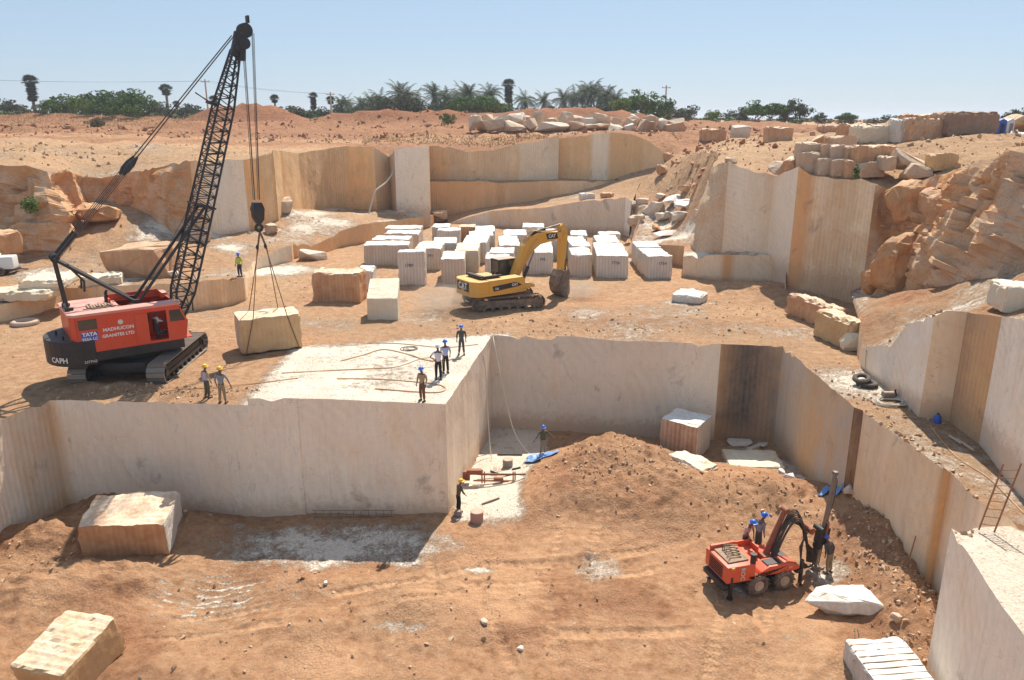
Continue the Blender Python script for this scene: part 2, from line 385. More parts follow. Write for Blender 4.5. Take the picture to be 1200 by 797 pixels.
# ================================================================== TERRAIN
ZF = -5.6                                                     # pit floor
def gz(x, y, cx, cy, r, h, rx=None):
    return h * np.exp(-(((x - cx) / (rx or r)) ** 2 + ((y - cy) / r) ** 2))
def ppx(u, v, z=ZF): return px(u, v, z)[:2]

# ---- pit floor: a fine grid
PILES = [(708, 522, 1.6, 2.4, .7), (672, 545, 1.6, 2.0, .45), (735, 535, 1.8, 2.6, .6), (700, 560, 2.6, 3.6, .75), (745, 590, 2.4, 4.4, .6), (655, 600, 1.6, 2.2, .35), (830, 600, 1.8, 3.0, .4), (665, 585, 2.4, 1.9, .55), (760, 560, 2.4, 3.0, .8), (740, 600, 2.0, 2.5, .5), (905, 590, 2.0, 3.2, .9), (860, 560, 1.6, 2.6, .45),
         (1010, 625, 2.0, 1.6, 1.3), (1040, 665, 2.2, 1.4, 1.2), (1000, 590, 1.5, 1.5, .7), (1075, 740, 2.0, 1.3, 1.1), (1045, 700, 1.3, 1.2, .5),
         (150, 590, 1.8, 2.3, .9), (215, 625, 1.3, 1.8, .65), (55, 640, 1.6, 2.6, 1.0), (130, 680, 1.2, 2.2, .55), (90, 700, 1.3, 3.0, .35), (0, 700, 2.0, 3.0, .6),
         (390, 690, 1.0, 2.6, .3), (350, 735, .8, 3.0, .22), (480, 715, .8, 2.2, .25), (560, 740, .8, 2.5, .2), (680, 640, 1.2, 2.4, .28), (770, 690, 1.0, 3.5, .2),
         (900, 745, 1.2, 3.0, .3), (620, 700, 1.0, 2.0, .18), (1000, 780, 1.5, 1.5, .3), (200, 790, 1.2, 3.0, .3), (1050, 600, 1.2, 1.0, .8)]
HOLES = [(250, 700, 1.8, 3.6, .35), (450, 655, 1.2, 3.5, .15), (475, 738, .5, 1.2, .12), (700, 665, .8, 1.1, .1), (800, 640, 1.3, 2.5, .2)]
TRK = [(1.6, 20, 3.0, 33, .8, .26), (3.3, 20, 4.6, 33, .8, .26), (4.6, 19, 8.8, 31, -1.2, .28), (6.4, 19, 10.2, 30, -1.2, .28), (-6, 22.2, 9, 23.6, 1.0, .28), (-6, 24.0, 9, 25.2, 1.0, .28), (-14, 23.5, 0, 27.5, -.8, .22), (-14, 25.0, 0, 29, -.8, .22),
       (-1, 20, -3.5, 30, .5, .22), (.7, 20, -1.6, 30, .5, .22), (-3, 27.2, 9, 29.5, -1.2, .25), (-3, 28.8, 9, 31, -1.2, .25), (9, 20, 7.5, 26, .4, .25), (10.6, 20, 9.2, 26, .4, .25)]
def tracks(x, y, P):
    zt = np.zeros_like(x); mt = np.zeros_like(x); wob = .25 * fbm(P, 3.0, 2, 77)
    for (xa, ya, xb, yb, bow, w) in TRK:
        ab = np.array([xb - xa, yb - ya]); L = np.hypot(*ab); t = ((x - xa) * ab[0] + (y - ya) * ab[1]) / L ** 2
        nrm = np.array([-ab[1], ab[0]]) / L
        s = (x - xa) * nrm[0] + (y - ya) * nrm[1] - bow * 4 * t * (1 - t) - wob
        m = smooth(0, .08, t) * (1 - smooth(.9, 1, t)) * smooth(-.35, .1, fbm(P, 2.5, 2, int(xa * 10) % 50))
        core = np.exp(-(s / w) ** 4)
        zt += m * (-.05 * core + .04 * np.exp(-((np.abs(s) - w * 1.35) / .10) ** 2) + .028 * np.sign(np.sin(t * L / .062)) * core)
        mt = np.maximum(mt, m * core)
    return mt, zt
def pit_h(x, y):
    x = np.atleast_1d(x).astype(float); y = np.atleast_1d(y).astype(float); P = np.c_[x, y]
    z = ZF - 0.4 * smooth(34, 43, y)
    for u, v, r, rx, h in PILES:
        c = ppx(u, v); z = z + gz(x, y, c[0], c[1], r, h, rx) * (1 + .35 * fbm(P, 1.4, 4, int(u)))
    for u, v, r, rx, h in HOLES:
        c = ppx(u, v); z = z - gz(x, y, c[0], c[1], r, h, rx)
    # the flat working floor by the drilling frame stays level
    a, b = ppx(540, 610), ppx(640, 515)
    flat = smooth(-3.2, -2.6, x) * (1 - smooth(2.0, 3.6, x)) * smooth(30.5, 33, y)
    flat2 = smooth(9.5, 11.5, x) * smooth(34.5, 36.5, y)
    amp = 1 - .93 * np.maximum(flat, flat2)
    clod = np.zeros_like(x)
    for u, v, r, rx, h in PILES:
        if h >= .55:
            c = ppx(u, v); clod = np.maximum(clod, gz(x, y, c[0], c[1], r * 1.1, 1, rx * 1.1))
    z = z + amp * (0.24 * fbm(P, 4.2, 4, 11) + 0.11 * fbm(P * [.8, 1.1], 1.3, 5, 12, ridged=True) * (.6 + clod) + .055 * fbm(P, .3, 3, 16)) + amp * clod * .20 * fbm(P, .55, 3, 14, ridged=True)
    # wheel and track ruts curving across the floor, with lug prints
    tm, tz = tracks(x, y, P); z = z + amp * tz
    # scraper teeth marks left of the middle
    c = ppx(255, 700); m = gz(x, y, c[0], c[1], 2.4, 1, 4.4)
    z = z + m * .02 * np.sin((y + .25 * np.sin(x * .9) + .30 * fbm(P, 1.1, 3, 5)) * 2 * math.pi / .34)
    return z
def ell(x, y, u, v, ru, rv, z=ZF, k=2.6):
    c = ppx(u, v, z); P_ = np.c_[x, y]; x = x + .8 * ru * fbm(P_, .5 + ru, 4, int(u)); y = y + .8 * rv * fbm(P_, .5 + rv, 4, int(u) + 9); return 1 / (1 + np.exp(k * (np.hypot((x - c[0]) / ru, (y - c[1]) / rv) - 1)))
def pit_mask(x, y, z):
    P = np.c_[x, y]; pale = np.zeros_like(x)
    for u, v, ru, rv, a in [(470, 738, 1.1, .35, .8), (700, 663, .9, 1.0, .85), (563, 668, .5, .3, 1.1), (815, 573, 1.6, .9, .6), (400, 640, 4.6, 1.5, 1.05), (255, 705, 3.6, 1.8, .42),
                            (320, 650, 2.2, 1.0, .8), (565, 600, .9, 1.6, .9), (600, 555, 2.1, 3.2, 1.0), (600, 530, 2.0, 1.6, 1.1), (560, 560, .8, 3, .9), (460, 655, 1.5, .6, .9),
                            (940, 570, .9, 3.2, .9), (900, 540, 2.2, 1.8, 1.0), (975, 675, 1.3, .9, .85), (860, 695, .9, .5, .75), (930, 745, .8, 1.2, .5), (785, 640, .7, 1.0, .4), (780, 545, 1.0, 1.5, .5)]:
        pale = np.maximum(pale, a * ell(x, y, u, v, ru, rv))
    c = ppx(255, 700); m = gz(x, y, c[0], c[1], 2.0, 1, 3.8)
    pale = np.maximum(pale, m * (.48 + .62 * (np.sin((y + .25 * np.sin(x * .9) + .30 * fbm(P, 1.1, 3, 5)) * 2 * math.pi / .34) > .78) * (fbm(P * [.5, 1], .5, 3, 6) > -.15)))
    red = np.zeros_like(x)
    for u, v, ru, rv, a in [(715, 560, 3.4, 3.2, .85), (905, 585, 3.0, 2.4, .5), (1010, 640, 1.8, 3.0, .45), (170, 600, 3.6, 1.6, .8), (60, 650, 2.5, 1.5, .7), (440, 650, 4, 1.2, .3), (1075, 740, 1.3, 2.0, .3)]:
        red = np.maximum(red, a * ell(x, y, u, v, ru, rv, k=3))
    red = np.maximum(red, .55 * smooth(.08, .45, fbm(P, 2.6, 5, 35)))
    dry = smooth(-.1, .5, fbm(P, 4.0, 4, 31)) * .35
    fl = smooth(-3.1, -2.6, x) * (1 - smooth(1.6, 2.9, x + .5 * fbm(P, 1.5, 3, 36))) * smooth(30.8, 33.2, y + .6 * fbm(P, 1.2, 3, 37)); pale = np.maximum(pale, fl * 1.0) * (1 - smooth(.25, .7, z - (ZF - .4 * smooth(34, 43, y))))
    tm, _ = tracks(x, y, P); sm = np.maximum(tm, .8 * smooth(.12, .42, fbm(P, 3.2, 4, 39)))
    return np.c_[pale * (1 + .25 * fbm(P, .9, 4, 33)), red * (.8 + .5 * fbm(P, 1.2, 3, 34)), dry, sm * (1 - red)]
gx, gy = np.meshgrid(np.arange(-30, 20.01, .10), np.concatenate([np.arange(17, 31, .085), np.arange(31, 46, .13)]))
x, y = gx.ravel(), gy.ravel(); z = pit_h(x, y); nx = gx.shape[1]; ny = gx.shape[0]
me = bpy.data.meshes.new('pit_floor'); me.vertices.add(nx * ny); me.vertices.foreach_set('co', np.c_[x, y, z].ravel())
idx = np.arange(nx * ny).reshape(ny, nx); q = np.stack([idx[:-1, :-1], idx[:-1, 1:], idx[1:, 1:], idx[1:, :-1]], -1).reshape(-1, 4)
me.loops.add(q.size); me.loops.foreach_set('vertex_index', q.ravel()); me.polygons.add(len(q))
me.polygons.foreach_set('loop_start', np.arange(0, q.size, 4)); me.polygons.foreach_set('loop_total', np.full(len(q), 4)); me.update()
set_col(me, 'msk', np.clip(pit_mask(x, y, z), 0, 1))
pit = link('pit_floor', me, M['ground'], smoothf=True); pit['kind'] = 'structure'
b = mesh('pit_floor', [(-60, -40, ZF - .15), (40, -40, ZF - .15), (40, 20.5, ZF - .15), (-60, 20.5, ZF - .15)], [(0, 1, 2, 3)])
set_col(b, 'msk', np.zeros((4, 3))); o = link('pit_floor', b, M['ground']); o['kind'] = 'structure'; o.location = (0, -3.6, 0)

# ---- bench drop edge (void on the right hand of the direction of travel)
Pz = lambda u, v, z=0.0: px(u, v, z)
bl = [np.array([-24.0, 10, 0.]), Pz(0, 492), Pz(58, 469)]
bf = [bl[-1], Pz(175, 471), Pz(290, 475)]
bf2 = [Pz(290, 475) * [1, 1, 0] + [0, 0, .35], Pz(353, 468) * [1, 0, 0] + [0, 32.65, .35], np.array([-9.75, 32.72, .32]), np.array([-3.0, 32.7, .05])]
bc = [np.array([-3.0, 32.7, .05]), np.array([-2.2, 38, .0]), np.array([-1.2, 44.3, 0.])]
bb = [np.array([-1.2, 44.3, 0.]), np.array([3.5, 43.7, .1]), Pz(735, 400), Pz(845, 403)]
bb2 = [Pz(845, 403), Pz(918, 405)]
br = [Pz(918, 405), Pz(945, 430), Pz(1003, 478)]
br2 = [Pz(1003, 478), np.array([15.65, 32.0, 0]), Pz(1012, 484)]
br3 = [Pz(1012, 484), Pz(1060, 517), Pz(1106, 551)]
br4 = [Pz(1106, 551), Pz(1113, 552), Pz(1150, 588), np.array([16.3, 21.9, 0])]
bn = [np.array([16.3, 21.9, 0]), Pz(1115, 618)]
bn2 = [Pz(1115, 618), Pz(1183, 722), np.array([12.2, 12, 0])]
EL = edge(bl, .5, .05, .06, 1); EF = edge(bf, .5, .05, .05, 2); EF2 = edge(bf2, .5, .04, .04, 3); EC = edge(bc, .4, .06, .03, 4)
EB = edge(bb, .4, .08, .08, 5, 1.2); EB2 = edge(bb2, .4, .06, .08, 6); ER = edge(br, .4, .12, .08, 7); ER2 = edge(br2, .3, .03, .03, 8)
ER3 = edge(br3, .35, .10, .06, 9); ER4 = edge(br4, .35, .12, .06, 10); EN = edge(bn, .4, .03, .03, 11); EN2 = edge(bn2, .35, .05, .03, 12)
# weld consecutive ends
def weld(*E):
    for a, b in zip(E[:-1], E[1:]): b[0] = a[-1]
    return E
weld(EL, EF); weld(EF2, EC, EB, EB2, ER, ER2, ER3, ER4, EN, EN2)
EF2[0, :2] = EF[-1, :2]
ZB = ZF - 1.2
G1 = (.56, .48, .405); G2 = (.60, .53, .45); G3 = (.52, .455, .395)
wall('rock_face', EL, ZB, [(0, (*G2, .25)), (.88, (*G2, .35)), (1, (.52, .40, .30, .8))], 'drilled', rough=.05, seed=1)
wall('rock_face', EF, ZB, [(0, (.55, .44, .34, .7)), (.05, (*G2, .25)), (.6, (*G1, .15)), (1, (*G2, .22))], 'sawn', rough=.035, seed=2)
wall('rock_face', EF2, ZB, seg((0, .31, (*G2, .15)), (.31, .33, (.42, .30, .21, .6)), (.33, .7, (.61, .54, .46, .3)), (.7, 1, (.62, .54, .45, .4))), 'sawn', rough=.035, seed=3)
wall('rock_face', EC, ZB, [(0, (.60, .53, .45, .3)), (.3, (*G1, .3)), (1, (*G3, .2))], 'sawn', rough=.05, seed=4)
wall('rock_face', EB, ZB, [(0, (*G3, .1)), (.6, (*G1, .1)), (1, (*G2, .15))], 'sawn', rough=.05, seed=5)
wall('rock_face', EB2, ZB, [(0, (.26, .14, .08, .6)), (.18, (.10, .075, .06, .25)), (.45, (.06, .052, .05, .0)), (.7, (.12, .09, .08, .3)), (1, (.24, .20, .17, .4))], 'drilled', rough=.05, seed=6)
wall('rock_face', ER, ZB, [(0, (.40, .35, .31, .5)), (.3, (.44, .39, .34, .6)), (.5, (.46, .34, .23, .9)), (.7, (.42, .36, .30, .8)), (1, (.36, .32, .28, .5))], 'sawn', rough=.06, seed=7)
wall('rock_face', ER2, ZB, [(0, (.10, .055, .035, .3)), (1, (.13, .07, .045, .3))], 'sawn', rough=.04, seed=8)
wall('rock_face', ER3, ZB, [(0, (.60, .48, .36, .5)), (.5, (.64, .53, .41, .5)), (.97, (.62, .50, .36, .5)), (1, (.4, .22, .12, 1))], 'sawn', rough=.08, seed=9)
wall('rock_face', ER4, ZB, [(0, (.45, .25, .13, 1)), (.08, (.5, .3, .17, 1)), (.15, (.62, .52, .42, .5)), (1, (.66, .57, .46, .3))], 'sawn', rough=.09, seed=10)
wall('rock_face', EN, ZB, [(0, (*G2, .2)), (1, (*G2, .2))], 'sawn', rough=.03, seed=11)
wall('rock_face', EN2, ZB, [(0, (.70, .64, .56, .12)), (1, (.68, .62, .54, .15))], 'sawn', rough=.03, seed=12)
S0edge = np.vstack([EL[:-1], EF, EF2[:-1], EC[:-1], EB[:-1], EB2[:-1], ER[:-1], ER2[:-1], ER3[:-1], ER4[:-1], EN[:-1], EN2])
S0 = np.vstack([S0edge, [(32, 12, 0), (34, 60, 0), (26, 108, 0), (-30, 108, 0), (-80, 80, 0), (-80, 10, 0)]])
def n0(x, y):
    P = np.c_[x, y]; far = smooth(44, 50, y)
    ledge = smooth(14.5, 16, x) * (1 - smooth(34, 40, y))
    slab = ((x > -12.5) & (x < -1) & (y < 44)) * 1.0
    a = (1 - .8 * slab) * (1 - .8 * ledge)
    z = a * (.16 * fbm(P, 4, 5, 41) + .08 * fbm(P, 1.1, 4, 42) + .05 * fbm(P, .4, 3, 43, ridged=True))
    z += gz(x, y, -19.5, 34.9, .7, .3, 3.2) * (1 + .8 * fbm(P, .7, 3, 44))          # rubble berm at the crane's feet
    z += gz(x, y, 9, 47.5, 1.5, .3, 7) * (1 + .6 * fbm(P, 1.2, 3, 45))
    z += gz(x, y, 24, 47, 2.5, 1.5, 2.5) * (1 + .6 * fbm(P, 1.2, 3, 46)) + gz(x, y, 18.5, 56, 2.5, .7, 4) * (1 + .6 * fbm(P, 1.2, 3, 46))
    return z
def m0(x, y, z):
    P = np.c_[x, y]; f = fbm(P, 3.0, 4, 51); pale = np.zeros_like(x)
    slab = smooth(-13.5, -11.5, x) * (1 - smooth(41.5, 44.5, y - .25 * (x + 8))) * (x < 0)
    pale = np.maximum(pale, slab * (.98 + .38 * f + .25 * smooth(-4.5, -2.2, x)))
    pale = np.maximum(pale, smooth(14.6, 15.6, x) * (1 - smooth(31, 40, y)) * (.62 + .45 * f) + smooth(12, 13, x) * (y < 21.9) * 1.15)
    pale = np.maximum(pale, smooth(13, 14, x) * smooth(31.5, 34, y) * (1 - smooth(36, 41, y)) * (.75 + .3 * f))
    pale = np.maximum(pale, (1 - slab) * (.18 + .75 * fbm(P, 5.5, 5, 55)) * smooth(36, 46, y))
    for u, v, ru, rv, a in [(330, 318, 3.5, 2.5, 1.2), (50, 325, 6, 3, .8), (760, 360, 3, 1.5, .6), (810, 356, 2, .8, .9), (380, 380, 3, 2, .6), (25, 520, 1, 1, .4), (990, 400, 1.0, 3, .5), (870, 385, 4, 1.2, .35), (700, 388, 9, 1.0, .45)]:
        pale = np.maximum(pale, a * ell(x, y, u, v, ru, rv, 0))
    red = .30 * smooth(.1, .5, f) * smooth(40, 48, y) + .8 * gz(x, y, -19.5, 34.6, 1.1, 1, 4) * (.7 + .6 * f)
    red = np.maximum(red, gz(x, y, 10, 47, 2.2, .4, 8))
    dry = .6 + .6 * fbm(P, 6, 3, 53)
    return np.c_[pale, red, dry * (1 - slab)]
sheet('bench', S0, [(0, 60, 0), (-20, 45, 0), (10, 70, 0), (-40, 60, .2)], [(0, 36, .22), (36, 60, .3), (60, 85, .5), (85, 140, 1.0)], n0, m0, nfade=1.0)

# ---- upper bench on the right and its walls
B1, B2, B3, B4, B5 = np.array([18.3, 38.4]), np.array([17.75, 31.2]), np.array([18.75, 30.7]), np.array([18.7, 28.4]), np.array([17.3, 23.6])
def tp(u, v, b):
    p = pd(u, v, b[1]); return np.array([b[0], b[1], p[2]])
u1 = [tp(1012, 408, B1), np.array([18.25, 37.0, 1.55]), np.array([18.1, 35.2, 2.0]), np.array([17.95, 33.6, 3.6]), tp(1080, 364, B2)]
u2 = [u1[-1], tp(1105, 366, B3)]; u3 = [u2[-1], tp(1160, 371, B4)]
u4 = [u3[-1] + [0, 0, 0], tp(1200, 377, np.array([17.9, 25.4])), np.array([17.2, 22.0, 6.3]), np.array([15.5, 8, 6.5])]
U0 = edge([np.array([19.2, 41, 1.6]), np.array([18.3, 38.4, u1[0][2]])], .4, .05, .05, 20)
U1 = edge(u1, .35, .05, .10, 21, 1.0); U2 = edge(u2, .35, .02, .06, 22); U3 = edge(u3, .35, .03, .08, 23); U4 = edge(u4, .4, .03, .06, 24)
weld(U0, U1, U2, U3, U4)
wall('rock_face', U0, -.4, [(0, (.55, .42, .30, .6)), (1, (.55, .45, .36, .4))], 'sawn', rough=.08, seed=20)
wall('rock_face', U1, -.4, [(0, (.60, .50, .38, .4)), (.2, (.55, .49, .43, .2)), (.8, (.58, .53, .48, .1)), (1, (.62, .56, .48, .1))], 'sawn', rough=.07, seed=21)
wall('rock_face', U2, -.4, [(0, (.62, .50, .37, .5)), (1, (.5, .40, .30, .6))], 'sawn', rough=.03, seed=22)
wall('rock_face', U3, -.4, [(0, (.30, .20, .14, .8)), (.5, (.38, .24, .15, .9)), (1, (.50, .27, .13, 1))], 'drilled', rough=.10, seed=23)
wall('rock_face', U4, -.4, [(0, (.68, .61, .53, .2)), (1, (.67, .60, .52, .15))], 'sawn', rough=.05, seed=24)

# ---- rim of the quarry: the polyline of all upper walls, left to right
def Y(u, v, y): return pd(u, v, y)
r_left0 = [np.array([-90, 30, 8.5]), np.array([-62, 52, 8.6]), Y(0, 195, 64)]
r_left1 = [Y(0, 195, 64), Y(30, 196, 64), Y(55, 204, 64.5), Y(80, 200, 70)]
r_alc = [Y(80, 200, 70), Y(100, 206, 73), Y(120, 208, 74), Y(145, 202, 73.5), Y(170, 198, 72), Y(200, 193, 71), Y(221, 187, 69.5)]
r_w1 = [Y(221, 187, 69.5), Y(252, 190, 71)]
r_w1b = [Y(252, 190, 71), Y(262, 186, 72), Y(285, 187, 74)]
r_w1c = [Y(285, 187, 74), Y(318, 181, 78), Y(320, 176, 78), Y(350, 180, 86), Y(385, 174, 93), Y(405, 171, 93)]
r_w1d = [Y(405, 171, 93), Y(438, 172, 92)]
r_w2 = [Y(438, 172, 92), Y(456, 184, 95), Y(462, 173, 91.5)]
r_col = [Y(462, 173, 91.5), Y(502, 171, 91)]
r_t3a = [Y(502, 171, 91), Y(503, 171, 100), Y(525, 171, 100), Y(545, 178, 100), Y(580, 176, 100), Y(600, 169, 100), Y(630, 166, 100), Y(655, 158, 100)]
r_t3b = [Y(655, 158, 100), Y(656, 162, 101), Y(675, 160, 100.5), Y(712, 155, 99), Y(740, 157, 98), Y(762, 166, 96.5), Y(774, 175, 95.5), Y(779, 186, 95)]
def E_(p, seed, a=.08, b=.15, st=.6): return edge(p, st, a, b, seed, 1.6)
Q = [E_(r_left0, 30, .8, .5, 1.0), E_(r_left1, 31, .3, .3, .5), E_(r_alc, 32, .25, .18, .45), E_(r_w1, 33), E_(r_w1b, 34, .05, .25), E_(r_w1c, 35), E_(r_w1d, 36), E_(r_w2, 37, .02, .1), E_(r_col, 38, .02, .05), E_(r_t3a, 39, .04, .16), E_(r_t3b, 40, .05, .12)]
weld(*Q)
O1, O2, GR, LT = (.64, .38, .18), (.58, .34, .17), (.56, .50, .43), (.62, .55, .46)
wall('cliff', np.vstack([Q[0][:-1], Q[1]]), -.3, [(0, (.62, .38, .22, 1)), (1, (.64, .40, .23, 1))], 'cliff', nv=72, rough=2.0, rsc=5.0, batter=4.0, seed=57, flat=False, bf=(0, 3.0), ridged=True)
wall('cliff', Q[2], 0, [(0, (.64, .40, .22, 1)), (.5, (.66, .38, .19, 1)), (1, (.58, .36, .22, 1))], 'cliff', nv=60, rough=1.1, rsc=4.5, batter=1.6, seed=32, bf=(.01, .01), ridged=True)
wall('rock_face', Q[3], 0, [(0, (.60, .42, .26, .9)), (.4, (.60, .50, .38, .6)), (1, (*GR, .2))], 'drilled', rough=.12, seed=33)
wall('rock_face', Q[4], 0, [(0, (*GR, .1)), (1, (*GR, .15))], 'sawn', rough=.06, seed=34)
wall('rock_face', Q[5], 0, seg((0, .12, (*O1, .7)), (.12, .3, (.66, .48, .30, .8)), (.3, .34, (.5, .27, .13, 1)), (.34, .75, (.62, .43, .26, .8)), (.75, 1, (.64, .46, .29, .7))), 'drilled', rough=.10, seed=35)
wall('rock_face', Q[6], 0, [(0, (.68, .43, .22, .9)), (1, (.70, .46, .25, .9))], 'sawn', rough=.10, seed=36)
wall('rock_face', Q[7], 0, [(0, (.55, .40, .27, .6)), (1, (.45, .36, .28, .4))], 'sawn', rough=.04, seed=37)
wall('rock_face', Q[8], 0, [(0, (*GR, .05)), (1, (.60, .52, .43, .2))], 'sawn', rough=.03, seed=38)
wall('rock_face', Q[9], 2, seg((0, .22, (.40, .28, .18, .5)), (.22, .45, (.55, .38, .23, .8)), (.45, .8, (.56, .43, .30, .6)), (.8, 1, (.58, .50, .40, .4))), 'drilled', rough=.07, seed=39)
wall('rock_face', Q[10], 2, seg((0, .03, (.4, .25, .15, 1)), (.03, .35, (.60, .42, .25, .8)), (.35, .5, (.60, .52, .42, .3)), (.5, .8, (.60, .40, .22, .9)), (.8, 1, (.62, .46, .30, .6))), 'sawn', rough=.07, seed=40)

r_gap = [Q[10][-1], Y(800, 183, 92), Y(825, 178, 84), Y(845, 180, 72)]
r_f0 = [Y(845, 180, 72), Y(833, 196, 66), Y(853, 187, 61)]
r_f1 = [Y(853, 187, 61), Y(866, 192, 60.8), Y(907, 206, 60)]
r_f2 = [Y(907, 206, 60), Y(936, 196, 56)]
r_f2b = [Y(936, 196, 56), Y(950, 205, 55.3)]
r_f3 = [Y(950, 205, 55.3), Y(1000, 207, 53.5), Y(1026, 216, 52)]
r_rk = [Y(1026, 216, 52), Y(1050, 222, 52), Y(1075, 215, 50.5), Y(1098, 205, 49), Y(1120, 198, 47), Y(1150, 190, 44.5), Y(1185, 176, 41), np.array([30.5, 33, 9.8]), np.array([33, 14, 9.8])]
V_ = [E_(r_gap, 41, .5, .3), E_(r_f0, 42, .3, .2), E_(r_f1, 43, .03, .08), E_(r_f2, 44, .02, .15), E_(r_f2b, 45, .02, .05), E_(r_f3, 46, .06, .2), E_(r_rk, 47, .35, .3, .4)]
weld(*V_); V_[0][0] = Q[10][-1]
wall('cliff', V_[1], 1, [(0, (.55, .38, .26, .6)), (1, (.55, .42, .30, .4))], 'cliff', nv=24, rough=.8, rsc=2.5, batter=1.6, seed=42, bf=(2, 2.5))
wall('rock_face', V_[2], -.3, [(0, (.62, .53, .43, .25)), (.3, (.64, .56, .47, .2)), (1, (.60, .51, .41, .4))], 'sawn', rough=.05, seed=43)
wall('rock_face', V_[3], -.3, [(0, (.62, .54, .45, .15)), (1, (.60, .53, .45, .2))], 'sawn', rough=.04, seed=44)
wall('rock_face', V_[4], -.3, [(0, (.55, .30, .14, 1)), (1, (.50, .28, .14, 1))], 'sawn', rough=.04, seed=45)
wall('rock_face', V_[5], -.3, seg((0, .12, (.52, .33, .2, 1)), (.12, .5, (.60, .48, .36, .7)), (.5, .62, (.55, .33, .2, 1)), (.62, 1, (.60, .50, .38, .6))), 'drilled', rough=.16, seed=46)
wall('cliff', V_[6], -.3, seg((0, .04, (.66, .46, .30, .8)), (.04, .16, (.66, .36, .17, 1)), (.16, .3, (.66, .45, .29, .8)), (.3, 1, (.68, .48, .34, .5))), 'cliff', nv=84, rough=1.5, rsc=4.2, batter=4.0, seed=47, bf=(4.0, .01), ridged=True)

# ---- upper ground: natural surface to the horizon, with the quarry cut out
rim = np.vstack([q[:-1] for q in Q] + [q[:-1] for q in V_[:-1]] + [V_[-1]])
FARR = 6500
S4 = np.vstack([rim, [(60, 14, 10.8), (FARR, 14, 10.4), (FARR, FARR, 8.0), (-FARR, FARR, 8.0), (-FARR, 30, 10.2), (-300, 30, 10.4)]])
ctl = []
for xx in range(-140, 160, 14):
    for yy in (118, 135, 160, 190, 230, 300): ctl.append((xx, yy, 10.75 if abs(xx) < 200 else 10.4))
for u, v, yy in [(30, 178, 72), (100, 185, 80), (180, 180, 82), (280, 178, 84), (380, 168, 104), (500, 163, 106), (600, 158, 110), (0, 168, 84), (0, 162, 95), (150, 163, 100), (300, 160, 110), (450, 152, 120), (560, 150, 128), (700, 148, 122), (800, 158, 110),
                 (850, 168, 90), (900, 172, 78), (905, 160, 92), (1000, 168, 66), (1080, 170, 62), (1140, 168, 56), (1200, 172, 50), (1000, 158, 82), (1150, 157, 78), (1300, 160, 50), (880, 165, 110)]:
    ctl.append(tuple(pd(u, v, yy)))
ctl += [(60, 60, 10.9), (80, 100, 10.8), (100, 40, 10.8), (45, 40, 10.4), (40, 55, 10.8), (-120, 60, 10.2), (-90, 80, 10), (-70, 100, 10.2), (2000, 2000, 9), (-2000, 2000, 9), (0, 4000, 8.5), (600, 600, 10.2), (-600, 600, 10.2), (0, 900, 10.2)]
MOUNDS = [(250, 132, 148, 5.5, 6.5, 3.7), (322, 130, 150, 5.5, 7.5, 4.1), (288, 132, 153, 5, 7, 2.6), (215, 150, 120, 3, 8, 1.5), (420, 142, 135, 5, 16, 1.9), (480, 142, 135, 5, 14, 2.2), (545, 140, 138, 5, 18, 2.0), (610, 135, 150, 6, 20, 3.3), (700, 138, 150, 6, 18, 3.0), (20, 140, 160, 8, 30, 2.0), (130, 140, 160, 8, 30, 2.0),
          (60, 155, 110, 2.0, 12, 1.3), (0, 155, 105, 2.0, 8, 1.3), (110, 157, 105, 1.5, 9, .8), (850, 150, 130, 5, 14, 1.7), (930, 150, 110, 3, 10, 1.3), (1015, 165, 72, 2, 5, .5), (790, 150, 125, 3, 6, .8), (1100, 165, 60, 1.5, 5, .5), (1180, 160, 62, 2, 6, .5), (960, 160, 85, 2, 6, .5), (330, 160, 128, 2.5, 8, 1.4), (250, 158, 125, 2.5, 8, 1.2)]
def n4(x, y):
    P = np.c_[x, y]; band = smooth(70, 80, y) * (1 - smooth(135, 160, y)); z = .34 * fbm(P, 6, 5, 61) + (.20 + .22 * band) * fbm(P, 2.4, 4, 62, ridged=True) + .25 * band * np.maximum(0, fbm(P, 4.0, 4, 64)) ** 1.0
    z = np.where(np.hypot(x, y) > 250, z * .2, z)
    for u, v, yy, r, rx, h in MOUNDS:
        c = pd(u, v, yy); z = z + .52 * gz(x, y, c[0], yy, r, h, rx) * (1 + .5 * fbm(P, 4.5, 5, u, ridged=True) + .22 * fbm(P, 1.6, 4, u + 3, ridged=True))
    # haul road stays smooth
    return z
def m4(x, y, z):
    P = np.c_[x, y]; f = fbm(P, 5.0, 5, 71); D = np.hypot(x, y)
    red = smooth(88, 97, y + 6 * f) * (1 - smooth(190, 230, y)) * (.85 + .4 * f)
    red = np.maximum(red, .9 * smooth(11.6, 12.8, z))
    red = np.maximum(red, smooth(22, 32, x) * smooth(44, 60, y) * (.55 + .4 * f))
    road = np.exp(-((y - (104 + .10 * (x + 40) + 3 * np.sin(x * .04))) / 3.0) ** 2) * (x < 15)
    road = np.maximum(road, np.exp(-((y - (93 + .25 * (x - 25))) / 4.0) ** 2) * smooth(15, 22, x) * (x < 45))
    red = red * (1 - .85 * road)
    pale = (.30 + .5 * f) * (1 - smooth(86, 97, y)) * (x < 16) + road * .30
    pale = np.where(x > 16, .25 * f, pale)
    grass = smooth(165, 185, y)
    return np.c_[np.clip(pale, 0, 1), np.clip(red, 0, 1), (.25 + .5 * grass + .3 * f + .65 * (1 - smooth(86, 97, y))) * (1 - .8 * smooth(11.6, 12.8, z))]
sheet('ground', S4, ctl, [(0, 75, .5), (75, 130, .8), (130, 200, 1.6), (200, 500, 8), (500, 2000, 60), (2000, 12000, 500)], n4, m4, nfade=3.0)

